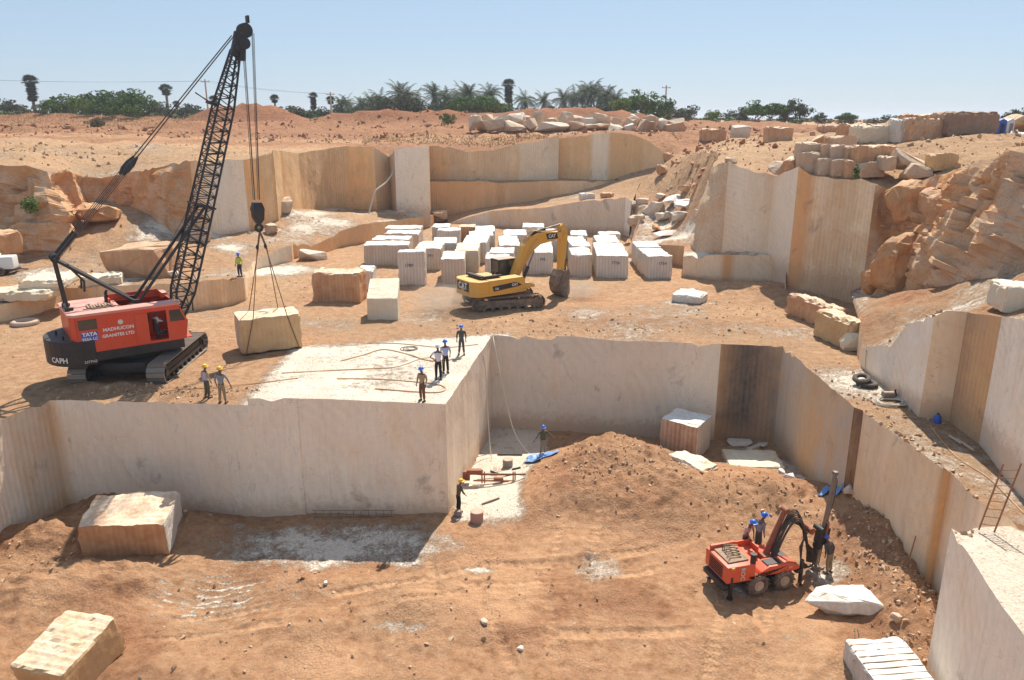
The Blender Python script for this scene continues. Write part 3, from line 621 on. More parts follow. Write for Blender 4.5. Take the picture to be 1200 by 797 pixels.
# ---- upper right bench surface, from its walls up to the foot of the cliffs
U = np.vstack([U0[:-1], U1[:-1], U2[:-1], U3[:-1], U4])
rr = [(36, 8, 6.5), (36, 40, 6.2), (33, 47, 4.5), (28, 52, 3.2), (22.5, 50, 1.4)]
ctl7 = [(22, 34, 4.7), (23, 38, 4.0), (22.5, 42, 3.0), (24, 45, 2.6), (20.5, 40, 2.4), (21, 36, 3.4), (22, 30, 5.6), (21, 27, 6.0), (26, 36, 5.6), (20, 22, 6.3), (27, 42, 4.2), (24, 49, 1.4), (20, 31, 5.0), (19.3, 34.5, 3.2)]
def n7(x, y):
    P = np.c_[x, y]; return .25 * fbm(P, 2.5, 5, 81) + .16 * fbm(P, .9, 4, 82, ridged=True)
def m7(x, y, z):
    P = np.c_[x, y]; f = fbm(P, 2.0, 4, 83); return np.c_[.45 + .7 * f, .25 - .5 * f, .6 + f]
sheet('upper_bench', np.vstack([U, rr]), ctl7, [(0, 50, .25), (50, 70, .4)], n7, m7, nfade=.8)

# ---- plinth and white rubble terrace under the right hand wall
pl = [np.array([13.7, 85.8, 3.9]), np.array([13.5, 80.5, 3.0]), np.array([12.4, 75, 2.2]), Y(744, 284, 71.5), Y(770, 286, 68)]
pl2 = [pl[-1], Y(802, 288, 66.5), Y(801, 300, 62.5)]
pl3 = [pl2[-1], Y(850, 298, 60.3), Y(902, 299, 59.3)]
pl4 = [pl3[-1], Y(922, 304, 57.2), np.array([19.9, 54.6, .15])]
X1, X2, X3, X4 = edge(pl, .5, .2, .15, 90), edge(pl2, .4, .05, .12, 91), edge(pl3, .4, .05, .06, 92), edge(pl4, .4, .05, .06, 93)
weld(X1, X2, X3, X4)
wall('cliff', X1, -.4, [(0, (.62, .52, .40, .4)), (1, (.58, .47, .36, .5))], 'cliff', nv=12, rough=.5, rsc=1.5, batter=.9, seed=90)
wall('rock_face', X2, -.4, seg((0, .6, (.55, .37, .23, .8)), (.6, 1, (.40, .24, .14, 1))), 'drilled', rough=.08, seed=91)
wall('rock_face', X3, -.4, seg((0, .5, (.60, .49, .38, .3)), (.5, .6, (.55, .31, .15, 1)), (.6, 1, (.58, .48, .38, .4))), 'sawn', rough=.05, seed=92)
wall('rock_face', X4, -.4, [(0, (.55, .42, .3, .6)), (1, (.55, .40, .27, .8))], 'sawn', rough=.06, seed=93)
# slope sheet: terrace edge, then up to the rim
g0 = Q[10][-1]
top6 = V_[0][::-1]
S6 = np.vstack([X1[:-1], X2[:-1], X3, [(24, 59.5, 2.1), (24, 66, 2.5), (22, 70, 9.2)], np.array([p for p in top6[1:-1]]) , [tuple(g0 + [0.2, 0, -1.2])], [(19.5, 95.5, 7.2), (15, 91, 5.2), (14.0, 88, 4.4)]])
ctl6 = [tuple(Y(760, 262, 78)), tuple(Y(780, 245, 82)), tuple(Y(800, 262, 75)), tuple(Y(820, 285, 66)), tuple(Y(760, 240, 85)), tuple(Y(800, 225, 84)), tuple(Y(830, 215, 78)), tuple(Y(790, 205, 88)), tuple(Y(822, 250, 70)), tuple(Y(810, 275, 70)), tuple(Y(840, 200, 74))]
def n6(x, y):
    P = np.c_[x, y]; return .35 * fbm(P, 3.0, 5, 91) + .25 * fbm(P * [1, .5], 1.0, 4, 92, ridged=True)
def m6(x, y, z):
    P = np.c_[x, y]; f = fbm(P, 2.5, 4, 93); t = smooth(3.2, 4.6, z + .6 * f)
    return np.c_[(.62 + .6 * f) * (1 - t) + t * (.28 + .3 * f), t * (.25 - .3 * f), .8 * t]
sheet('rubble_slope', S6, ctl6, [(0, 80, .45), (80, 120, .6)], n6, m6, nfade=1.2)

# ---- left hand step (about 1.6 m) and its terrace
s1 = [np.array([-60, 44, 1.4]), Y(-40, 357, 46.5), Y(0, 356, 47.3), Y(40, 348, 49), Y(75, 337, 52), Y(150, 335, 52.0), Y(225, 330, 50.3)]
s1b = [s1[-1], Y(262, 326, 51.8), Y(286, 325, 53.5)]
s1c = [s1b[-1], Y(290, 314, 60), Y(300, 303, 65), Y(342, 287, 68.5)]
s1d = [s1c[-1], Y(344, 285, 70), Y(370, 286, 72), Y(399, 271, 76.5), Y(425, 263, 79), Y(452, 259, 84), Y(480, 256, 88), Y(508, 252, 93)]
K1, K2, K3, K4 = edge(s1, .5, .25, .12, 100), edge(s1b, .4, .08, .1, 101), edge(s1c, .5, .2, .1, 102), edge(s1d, .5, .12, .12, 103)
weld(K1, K2, K3, K4)
wall('rock_face', K1, -.4, [(0, (.60, .46, .32, .6)), (1, (.62, .47, .32, .6))], 'sawn', rough=.16, batter=.15, seed=100)
wall('rock_face', K2, -.4, [(0, (.66, .50, .34, .6)), (1, (.62, .48, .33, .6))], 'drilled', rough=.08, seed=101)
wall('rock_face', K3, -.4, [(0, (.60, .50, .38, .4)), (1, (.60, .52, .42, .3))], 'sawn', rough=.15, seed=102)
wall('rock_face', K4, -.4, seg((0, .45, (.55, .36, .21, .9)), (.45, 1, (.58, .40, .25, .8))), 'sawn', rough=.10, seed=103)
S1 = np.vstack([K1[:-1], K2[:-1], K3[:-1], K4, [(-7.6, 95.3, .05), (-5, 97.5, -.1), (-6, 104, 1.2), (-26, 104, 2.4), (-40, 84, 4.5), (-75, 78, 3), (-90, 50, 2)]])
ctl1 = [tuple(Y(100, 240, 71.5)), tuple(Y(130, 250, 70)), tuple(Y(160, 275, 66)), tuple(Y(165, 310, 60)), tuple(Y(100, 305, 61)), tuple(Y(40, 315, 58)), tuple(Y(190, 280, 67)), tuple(Y(225, 277, 69)), tuple(Y(260, 280, 70)), tuple(Y(340, 262, 78)),
        tuple(Y(300, 272, 74)), tuple(Y(385, 248, 90)), tuple(Y(460, 248, 91)), tuple(Y(200, 315, 58)), tuple(Y(0, 320, 58)), tuple(Y(330, 245, 80.5)), tuple(Y(250, 300, 62)), tuple(Y(150, 322, 56)), tuple(Y(300, 290, 68)), (-40, 65, 1.9)]
def n1(x, y):
    P = np.c_[x, y]; sl = gz(x, y, -34, 65, 7, 1, 8)
    return .18 * fbm(P, 3.0, 5, 101) + .10 * fbm(P, 1.2, 3, 102, ridged=True) + sl * .5 * fbm(P, 1.6, 5, 103, ridged=True)
def m1(x, y, z):
    P = np.c_[x, y]; f = fbm(P, 3.5, 4, 104); return np.c_[.55 + .8 * f, .12 - .3 * f, .75 + .3 * f]
sheet('rock_terrace', S1, ctl1, [(0, 70, .35), (70, 120, .6)], n1, m1, nfade=.8)

# ---- middle tiers at the back: grey wall, ramp, orange wall, ledge
g1 = [Y(508, 263, 95), Y(525, 261, 94.5), Y(576, 247, 92), Y(640, 243, 89.5), Y(680, 236, 87), Y(733, 231, 84.5)]
g2 = [g1[-1], Y(739, 236, 83), Y(742, 234, 86)]
H1, H2 = edge(g1, .6, .05, .08, 110), edge(g2, .4, .02, .05, 111); weld(H1, H2)
wall('rock_face', H1, -.4, seg((0, .12, (.60, .50, .40, .3)), (.12, .3, (.50, .47, .43, .1)), (.3, .6, (.56, .47, .38, .4)), (.6, 1, (.50, .44, .38, .3))), 'drilled', rough=.06, seed=110)
wall('rock_face', H2, -.4, [(0, (.66, .62, .57, .1)), (1, (.66, .62, .57, .1))], 'sawn', rough=.03, seed=111)
t2 = [Y(500, 213, 97.5), Y(560, 212, 98), Y(585, 214, 98), Y(650, 212, 97.5), Y(700, 212, 96.5), Y(722, 213, 96.8)]
T2 = edge(t2, .5, .05, .12, 112)
wall('rock_face', T2, 0, seg((0, .38, (.55, .35, .21, .9)), (.38, .42, (.4, .22, .12, 1)), (.42, .7, (.55, .38, .25, .8)), (.7, 1, (.60, .47, .34, .6))), 'drilled', rough=.07, seed=112)
SL = np.vstack([T2, [tuple(T2[-1] + [.3, 1, .1]), (22, 99, 6.6), (20, 104, 6), (-12, 104, 5.2)]])
def n5(x, y): return .15 * fbm(np.c_[x, y], 2, 4, 121)
def m5(x, y, z): f = fbm(np.c_[x, y], 3, 4, 122); return np.c_[.35 + .5 * f, .1 + 0 * f, .7 + 0 * f]
sheet('ledge', SL, [], [(0, 200, .6)], n5, m5)
SR = np.vstack([H1, H2[1:], [(15, 92, 5.0), (20, 96, 7.4), tuple(g0 + [2.5, 0, .0]), tuple(g0 + [1.0, 2.5, 0]), (13, 98.6, 5.2), (0, 100, 2.3), (-11, 101, 1.4), (-14, 97.5, .4), (-12, 95.3, .1)]])
sheet('ramp', SR, [tuple(Y(700, 228, 92)), tuple(Y(740, 212, 93)), tuple(Y(620, 243, 94)), tuple(Y(560, 246, 97))], [(0, 200, .6)], n5, m5, nfade=.8)

# ================================================================== OBJECT HELPERS
from mathutils.bvhtree import BVHTree
def _terrain():
    V = []; F = []
    for o in SC.objects:
        if o.type == 'MESH' and o.name.split('.')[0] in ('pit_floor', 'bench', 'upper_bench', 'ground', 'rock_terrace', 'rubble_slope', 'ledge', 'ramp'):
            n = len(V); mw = o.matrix_world if o.location.length == 0 else Matrix.Translation(o.location)
            V += [mw @ v.co for v in o.data.vertices]; F += [tuple(i + n for i in p.vertices) for p in o.data.polygons]
    return BVHTree.FromPolygons(V, F)
BV = _terrain()
def gh(x, y, zt=60.0):
    h = BV.ray_cast(Vector((x, y, zt)), Vector((0, 0, -1)))
    return h[0].z if h[0] is not None else 0.0

def tag(o, label=None, cat=None, group=None, kind=None):
    if label: o['label'] = label
    if cat: o['category'] = cat
    if group: o['group'] = group
    if kind: o['kind'] = kind
    return o
def thing(name, label, cat, loc=(0, 0, 0), rz=0.0, group=None, tilt=None):
    o = bpy.data.objects.new(name, None); COL.objects.link(o); o.empty_display_size = 0.3
    o.location = loc; o.rotation_euler = (tilt[0] if tilt else 0, tilt[1] if tilt else 0, rz)
    return tag(o, label, cat, group)
def copy_tree(o, parent=None):
    c = o.copy(); COL.objects.link(c); c.parent = parent
    for ch in o.children: copy_tree(ch, c)
    return c

class MB:
    def __init__(s): s.v = []; s.f = []; s.sm = []
    def add(s, V, F, sm=False):
        n = len(s.v); s.v += [Vector(v) for v in V]; s.f += [tuple(i + n for i in f) for f in F]; s.sm += [sm] * len(F); return s
    def box(s, c, d, rot=None, bev=0.0):
        bm = bmesh.new(); bmesh.ops.create_cube(bm, size=1.0)
        for v in bm.verts: v.co = Vector((v.co.x * d[0], v.co.y * d[1], v.co.z * d[2]))
        if bev: bmesh.ops.bevel(bm, geom=bm.edges[:], offset=bev, segments=2, affect='EDGES', profile=0.6)
        Mx = Matrix.Translation(Vector(c)) @ (Euler(rot).to_matrix().to_4x4() if rot else Matrix())
        bm.verts.ensure_lookup_table()
        s.add([Mx @ v.co for v in bm.verts], [[v.index for v in f.verts] for f in bm.faces], bev > 0.02); bm.free(); return s
    def tube(s, pts, r, n=8, caps=True):
        P = [Vector(p) for p in pts]; V = []; F = []; up = None
        for i, p in enumerate(P):
            t = ((P[i + 1] - p) if i == 0 else (p - P[i - 1]) if i == len(P) - 1 else (P[i + 1] - P[i - 1])).normalized()
            if up is None: up = t.orthogonal().normalized()
            up = (up - t * up.dot(t)); up = up.normalized() if up.length > 1e-5 else t.orthogonal().normalized()
            w = t.cross(up); rr = r[i] if hasattr(r, '__len__') else r
            for k in range(n):
                a = 2 * math.pi * k / n; V.append(p + (up * math.cos(a) + w * math.sin(a)) * rr)
        for i in range(len(P) - 1):
            for k in range(n): F.append((i * n + k, i * n + (k + 1) % n, (i + 1) * n + (k + 1) % n, (i + 1) * n + k))
        if caps: F.append(tuple(reversed(range(n)))); F.append(tuple((len(P) - 1) * n + k for k in range(n)))
        return s.add(V, F, n > 5)
    def cyl(s, a, b, r, n=16): return s.tube([a, b], r, n)
    def ring(s, c, R_, r, axis='z', n=24, m=8, flat=1.0):
        V = []; F = []
        for i in range(n):
            a = 2 * math.pi * i / n
            for k in range(m):
                b = 2 * math.pi * k / m; q = R_ + r * math.cos(b); h = r * math.sin(b) * flat
                p = (q * math.cos(a), q * math.sin(a), h)
                p = {'z': p, 'y': (p[0], p[2], p[1]), 'x': (p[2], p[0], p[1])}[axis]
                V.append(Vector(c) + Vector(p))
        for i in range(n):
            for k in range(m): F.append((i * m + k, ((i + 1) % n) * m + k, ((i + 1) % n) * m + (k + 1) % m, i * m + (k + 1) % m))
        return s.add(V, F, True)
    def prism(s, poly, a, b, axis='y', bev=0.0):
        """poly: 2-D outline; extruded between a and b along axis (other two axes in x,y,z order)"""
        n = len(poly)
        def q(p, t): return {'y': (p[0], t, p[1]), 'x': (t, p[0], p[1]), 'z': (p[0], p[1], t)}[axis]
        V = [q(p, a) for p in poly] + [q(p, b) for p in poly]
        F = [tuple(range(n)), tuple(reversed(range(n, 2 * n)))] + [(i + n, (i + 1) % n + n, (i + 1) % n, i) for i in range(n)]
        if bev:
            bm = bmesh.new(); vs = [bm.verts.new(v) for v in V]
            for f in F: bm.faces.new([vs[i] for i in f])
            bmesh.ops.recalc_face_normals(bm, faces=bm.faces[:]); bmesh.ops.bevel(bm, geom=bm.edges[:], offset=bev, segments=2, affect='EDGES', profile=.6)
            bm.verts.ensure_lookup_table(); bm.verts.index_update()
            s.add([v.co.copy() for v in bm.verts], [[v.index for v in f.verts] for f in bm.faces], False); bm.free(); return s
        return s.add(V, F)
    def build(s, name, mat, parent=None, loc=None, rot=None):
        me = bpy.data.meshes.new(name); me.from_pydata([tuple(v) for v in s.v], [], s.f); me.update()
        me.polygons.foreach_set('use_smooth', s.sm)
        bm = bmesh.new(); bm.from_mesh(me); bmesh.ops.recalc_face_normals(bm, faces=bm.faces[:]); bm.to_mesh(me); bm.free()
        if any(s.sm):
            try: me.set_sharp_from_angle(angle=R(40))
            except Exception: pass
        o = link(name, me, mat, parent)
        if loc is not None: o.location = loc
        if rot is not None: o.rotation_euler = rot
        return o

def text_part(txt, size, mat, parent, loc, rot, name='lettering', thick=0.004, bold=0.0, align='CENTER', sx=1.0):
    cu = bpy.data.curves.new(name, 'FONT'); cu.body = txt; cu.size = size; cu.extrude = thick; cu.offset = bold
    cu.align_x = align; cu.align_y = 'CENTER'; cu.resolution_u = 3
    t = bpy.data.objects.new('t', cu); COL.objects.link(t); dg = bpy.context.evaluated_depsgraph_get(); dg.update()
    me = bpy.data.meshes.new_from_object(t.evaluated_get(dg)); bpy.data.objects.remove(t)
    me.transform(Matrix.Diagonal((sx, 1, 1, 1)))
    o = link(name, me, mat, parent); o.location = loc; o.rotation_euler = rot; return o

# ------------------------------------------------------------------ materials of objects
def paint(name, col, rough=0.45, dirt=0.35, metal=0.0, dcol=(0.42, 0.25, 0.14), sc=1.5):
    g = NT(name); P = g.coord('obj'); n = g.noise(P, sc, 6, 0.65); n2 = g.noise(P, sc * 9, 4, 0.7)
    nz = g.sepxyz(g.n('ShaderNodeNewGeometry').outputs['Normal'])[2]
    up = g.math('MULTIPLY', g.math('MAXIMUM', nz, 0.0), 0.55)
    f = g.math('MULTIPLY', g.ramp(g.math('ADD', g.math('MULTIPLY', n, .6), g.math('MULTIPLY', n2, .4)), [(0.40, 0.0), (0.66, 1.0)]), dirt)
    f = g.math('ADD', f, g.math('MULTIPLY', up, dirt), True)
    c = g.mix(f, g.mix(n2, tuple(x * .86 for x in col), tuple(min(1, x * 1.1) for x in col)), dcol)
    g.b.inputs['Metallic'].default_value = metal; g.b.inputs['Specular IOR Level'].default_value = 0.4
    g.out(c, None, g.math('ADD', g.math('MULTIPLY', f, 0.4), rough, True)); return g.m
M['red'] = paint('orange_red_paint', (0.66, 0.062, 0.022), 0.35, 0.16)
M['roofred'] = paint('sun_bleached_roof_paint', (0.70, 0.22, 0.16), 0.30, 0.5, dcol=(0.62, 0.42, 0.34))
M['rigred'] = paint('rig_orange_paint', (0.72, 0.085, 0.03), 0.4, 0.28, sc=2.5)
M['darkred'] = paint('worn_dark_red_steel', (0.22, 0.05, 0.03), 0.6, 0.4, sc=3)
M['black'] = paint('dark_machine_steel', (0.022, 0.021, 0.022), 0.5, 0.20, dcol=(0.16, 0.11, 0.075))
M['boomblk'] = paint('weathered_boom_steel', (0.030, 0.029, 0.031), 0.55, 0.25, dcol=(0.09, 0.07, 0.055))
M['greysteel'] = paint('worn_grey_steel', (0.20, 0.19, 0.18), 0.45, 0.5, 0.4)
M['track'] = paint('polished_track_steel', (0.26, 0.24, 0.22), 0.4, 0.6, 0.5, dcol=(0.30, 0.21, 0.14))
M['yellow'] = paint('machine_yellow_paint', (0.74, 0.37, 0.035), 0.4, 0.45, dcol=(0.55, 0.37, 0.19))
M['dusty'] = paint('dust_covered_steel', (0.10, 0.085, 0.07), 0.8, 0.9, dcol=(0.38, 0.26, 0.17), sc=3)
M['white'] = paint('white_lettering', (0.78, 0.76, 0.72), 0.5, 0.12)
M['blue'] = paint('blue_plate', (0.03, 0.10, 0.42), 0.5, 0.08)
M['rope'] = paint('greased_wire_rope', (0.055, 0.048, 0.045), 0.6, 0.2)
M['sling'] = paint('rusty_wire_sling', (0.16, 0.085, 0.05), 0.7, 0.3)
M['rust'] = paint('rusty_steel', (0.34, 0.12, 0.05), 0.8, 0.4, sc=5)
M['rubber'] = paint('black_rubber', (0.028, 0.027, 0.027), 0.7, 0.45, dcol=(0.22, 0.16, 0.11), sc=4)
M['tyre'] = paint('dusty_tyre_rubber', (0.045, 0.04, 0.037), 0.85, 0.9, dcol=(0.32, 0.22, 0.15), sc=4)
M['hub'] = paint('dusty_wheel_hub', (0.55, 0.45, 0.36), 0.7, 0.5)
M['hose'] = paint('pale_air_hose', (0.66, 0.60, 0.50), 0.7, 0.3, dcol=(0.5, 0.36, 0.24))
M['hoseo'] = paint('tan_air_hose', (0.66, 0.40, 0.20), 0.7, 0.3)
M['markblue'] = paint('blue_chalk_paint', (0.07, 0.13, 0.28), 0.9, 0.25)
M['hblue'] = paint('blue_helmet_plastic', (0.02, 0.16, 0.62), 0.3, 0.05)
M['hyel'] = paint('yellow_helmet_plastic', (0.80, 0.45, 0.02), 0.3, 0.05)
M['hwhite'] = paint('white_helmet_plastic', (0.75, 0.75, 0.72), 0.3, 0.1)
M['skin'] = paint('brown_skin', (0.16, 0.075, 0.042), 0.55, 0.05)
M['eye'] = paint('dark_eye', (0.01, 0.01, 0.01), 0.2, 0.0)
M['boot'] = paint('dusty_boot_leather', (0.05, 0.035, 0.028), 0.7, 0.4)
def cloth(n, c): M[n] = paint('cloth_' + n, c, 0.9, 0.22, dcol=tuple(min(1, x * .65 + .08) for x in c), sc=6); M[n].node_tree.nodes['Principled BSDF'].inputs['Specular IOR Level'].default_value = .05
for n, c in dict(tan=(0.45, 0.33, 0.20), khaki=(0.32, 0.24, 0.14), grey=(0.27, 0.29, 0.31), white_cl=(0.66, 0.66, 0.72), bluew=(0.42, 0.48, 0.72), black_cl=(0.025, 0.025, 0.03), brown=(0.20, 0.10, 0.06), dkgrey=(0.09, 0.09, 0.095),
                 vest=(0.55, 0.62, 0.12), navy=(0.05, 0.055, 0.09), orangev=(0.55, 0.26, 0.10), lilac=(0.50, 0.42, 0.50), drab=(0.12, 0.11, 0.07), checked=(0.50, 0.36, 0.34)).items(): cloth(n, c)
def glass(name, c):
    g = NT(name); g.b.inputs['Specular IOR Level'].default_value = 0.8; g.out(g.mix(g.noise(g.coord('obj'), 1.8, 4), c, tuple(x * 2.2 for x in c)), None, 0.12); return g.m
M['glass'] = glass('dusty_cab_glass', (0.02, 0.023, 0.02))

def stone_mat(name, side, top, stain, stainamt=0.5, groove=0.7, rough_bump=0.05, gsp=8.0):
    g = NT(name); P = g.coord('obj'); geo = g.n('ShaderNodeNewGeometry'); oi = g.n('ShaderNodeObjectInfo').outputs['Random']
    loc = g.n('ShaderNodeVectorMath', operation='ADD'); g.l(P, loc.inputs[0])
    cm = g.n('ShaderNodeCombineXYZ'); g.l(g.math('MULTIPLY', oi, 37.0), cm.inputs[0]); g.l(g.math('MULTIPLY', oi, 91.0), cm.inputs[1]); g.l(cm.outputs[0], loc.inputs[1])
    Q = loc.outputs[0]
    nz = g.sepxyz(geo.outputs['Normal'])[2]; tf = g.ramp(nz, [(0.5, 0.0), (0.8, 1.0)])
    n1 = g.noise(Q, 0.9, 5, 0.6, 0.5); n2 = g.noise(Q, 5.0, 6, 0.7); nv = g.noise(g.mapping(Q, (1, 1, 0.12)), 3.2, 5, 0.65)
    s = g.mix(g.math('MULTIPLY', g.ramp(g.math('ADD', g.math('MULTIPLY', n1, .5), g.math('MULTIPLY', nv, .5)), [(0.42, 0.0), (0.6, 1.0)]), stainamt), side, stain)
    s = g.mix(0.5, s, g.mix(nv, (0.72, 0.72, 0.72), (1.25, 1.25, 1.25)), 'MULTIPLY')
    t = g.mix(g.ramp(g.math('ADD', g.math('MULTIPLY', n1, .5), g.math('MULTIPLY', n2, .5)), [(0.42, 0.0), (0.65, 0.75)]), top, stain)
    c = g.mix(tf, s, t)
    c = g.mix(0.3, c, g.mix(g.noise(Q, 32, 3, .7), (0.6, .6, .6), (1.35, 1.35, 1.35)), 'MULTIPLY')
    c = g.mix(g.math('MULTIPLY', g.math('SUBTRACT', oi, 0.5), 0.16), c, (1, .98, .95))
    w = g.n('ShaderNodeTexWave', wave_type='BANDS', bands_direction='DIAGONAL'); g.l(g.mapping(P, (1.0, 1.0, 0.001)), w.inputs[0]); w.inputs['Scale'].default_value = gsp * .314; w.inputs['Distortion'].default_value = .5
    sg = g.math('MULTIPLY', g.math('SUBTRACT', 1.0, tf), groove)
    c = g.mix(g.math('MULTIPLY', g.math('MULTIPLY', g.math('SUBTRACT', 1.0, w.outputs['Fac']), sg), 0.42), c, tuple(x * .45 for x in stain))
    nb = g.bump(g.math('MULTIPLY', w.outputs['Fac'], sg), 0.04, 0.6); nb = g.bump(n2, rough_bump, 0.9, nb); nb = g.bump(g.noise(Q, 24, 4, .7), .012, .8, nb)
    return g.out(c, nb, 0.9)
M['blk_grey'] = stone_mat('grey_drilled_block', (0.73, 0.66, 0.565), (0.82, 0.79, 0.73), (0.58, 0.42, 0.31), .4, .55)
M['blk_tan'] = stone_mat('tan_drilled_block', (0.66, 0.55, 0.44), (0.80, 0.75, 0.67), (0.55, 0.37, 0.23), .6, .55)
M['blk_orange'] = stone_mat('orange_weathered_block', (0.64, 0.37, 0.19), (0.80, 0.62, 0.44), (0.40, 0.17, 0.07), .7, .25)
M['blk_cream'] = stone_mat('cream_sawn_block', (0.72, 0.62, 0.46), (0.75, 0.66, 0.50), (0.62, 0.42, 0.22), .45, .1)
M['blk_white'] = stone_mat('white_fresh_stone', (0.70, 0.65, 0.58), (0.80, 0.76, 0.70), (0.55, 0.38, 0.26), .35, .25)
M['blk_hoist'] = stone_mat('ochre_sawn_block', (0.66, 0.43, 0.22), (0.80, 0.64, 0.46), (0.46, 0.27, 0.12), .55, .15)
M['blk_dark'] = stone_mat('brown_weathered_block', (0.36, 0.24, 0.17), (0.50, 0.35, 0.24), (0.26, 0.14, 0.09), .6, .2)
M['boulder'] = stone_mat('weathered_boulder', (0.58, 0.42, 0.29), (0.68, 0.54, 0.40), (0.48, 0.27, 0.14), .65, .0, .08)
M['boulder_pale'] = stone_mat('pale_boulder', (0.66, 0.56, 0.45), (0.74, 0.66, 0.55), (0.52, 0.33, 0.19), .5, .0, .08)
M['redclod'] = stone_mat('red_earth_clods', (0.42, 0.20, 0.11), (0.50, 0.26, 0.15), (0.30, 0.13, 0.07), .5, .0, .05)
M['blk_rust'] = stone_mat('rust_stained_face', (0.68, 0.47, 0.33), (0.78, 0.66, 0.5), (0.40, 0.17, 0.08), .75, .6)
M['rockorange'] = stone_mat('orange_bedrock', (0.62, 0.34, 0.16), (0.68, 0.43, 0.25), (0.46, 0.20, 0.08), .8, .0, .14)
M['rubble'] = stone_mat('loose_rubble', (0.50, 0.33, 0.20), (0.58, 0.42, 0.28), (0.38, 0.20, 0.11), .5, .0, .03)

# ------------------------------------------------------------------ stone blocks
def block_mesh(w, d, h, seed, rough=0.035, chip=0.10, ridge=0.0, slope=(0, 0), taper=0.0):
    st = max(.09, max(w, d, h) / 22); nx, ny, nz = [max(3, int(a / st)) for a in (w, d, h)]
    bm = bmesh.new(); idx = {}
    def vert(i, j, k):
        if (i, j, k) not in idx: idx[(i, j, k)] = bm.verts.new((w * (i / nx - .5), d * (j / ny - .5), h * k / nz))
        return idx[(i, j, k)]
    for i in range(nx):
        for j in range(ny):
            for k in (0, nz): q = [vert(i, j, k), vert(i + 1, j, k), vert(i + 1, j + 1, k), vert(i, j + 1, k)]; bm.faces.new(q if k else q[::-1])
    for i in range(nx):
        for k in range(nz):
            for j in (0, ny): q = [vert(i, j, k), vert(i + 1, j, k), vert(i + 1, j, k + 1), vert(i, j, k + 1)]; bm.faces.new(q[::-1] if j else q)
    for j in range(ny):
        for k in range(nz):
            for i in (0, nx): q = [vert(i, j, k), vert(i, j + 1, k), vert(i, j + 1, k + 1), vert(i, j, k + 1)]; bm.faces.new(q if i else q[::-1])
    vs = bm.verts[:]; P = np.array([v.co for v in vs]); O = P.copy(); off = seed * 7.7
    nl = np.stack([fbm(P + off + c * 31, .8, 4, seed + c) for c in range(3)], 1)
    P += nl * rough * 1.6
    # chipped arrises: corners and edges eaten back irregularly
    ex = np.minimum(O[:, 0] + w / 2, w / 2 - O[:, 0]) < 1e-4; ey = np.minimum(O[:, 1] + d / 2, d / 2 - O[:, 1]) < 1e-4; ez = (O[:, 2] < 1e-4) | (h - O[:, 2] < 1e-4)
    on = ex.astype(int) + ey + ez; a = np.clip(fbm(O + off, .45, 3, seed + 9) * 1.2 + .35, 0, 1) * chip * (on >= 2) + .4 * chip * (on >= 3)
    ctr = np.array([0, 0, h / 2]); P += np.sign(ctr - O) * np.stack([ex, ey, ez], 1) * a[:, None]
    P[:, :2] += np.sign(O[:, :2]) * np.stack([ex, ey], 1) * (facet(O + off, .7, seed % 71) * rough * .5)[:, None]
    top = (O[:, 2] > h - 1e-4); P[:, 2] += np.where(top, facet(O + off, .55, seed % 67) * rough * 1.1, 0); P[:, 2] += np.where(top, rough * 2.6 * fbm(O + off, .9, 4, seed + 5) + ridge * np.sin(O[:, 1] * 2 * math.pi / .32), 0)
    P[:, 2] += (O[:, 2] / h) * (slope[0] * O[:, 0] + slope[1] * O[:, 1])
    P[:, :2] *= (1 - taper * O[:, 2:3] / h)
    for v, p in zip(vs, P): v.co = p
    me = bpy.data.meshes.new('stone_block'); bm.to_mesh(me); bm.free(); return me
_bs = [100]
def block(x, y, w, d, h, rz, mat, label, group=None, z=None, name='stone_block', cat='stone block', tilt=(0, 0), sink=.05, **kw):
    _bs[0] += 1; me = block_mesh(w, d, h, _bs[0], **kw); o = link(name, me, M[mat])
    if z is None: z = gh(x, y)
    o.location = (x, y, z - sink); o.rotation_euler = (tilt[0], tilt[1], rz)
    return tag(o, label, cat, group)
def face_mat(o, m2, test):
    o.data.materials.append(M[m2])
    for p in o.data.polygons:
        if test(p.normal): p.material_index = 1
def mark(txt, b, w, d, h, u=.0, v=.62, size=.34):
    t = text_part(txt, size, M['markblue'], b, (u * w, -d / 2 - .035, h * v), (math.pi / 2, 0, 0), 'painted_number', .006)
    return t
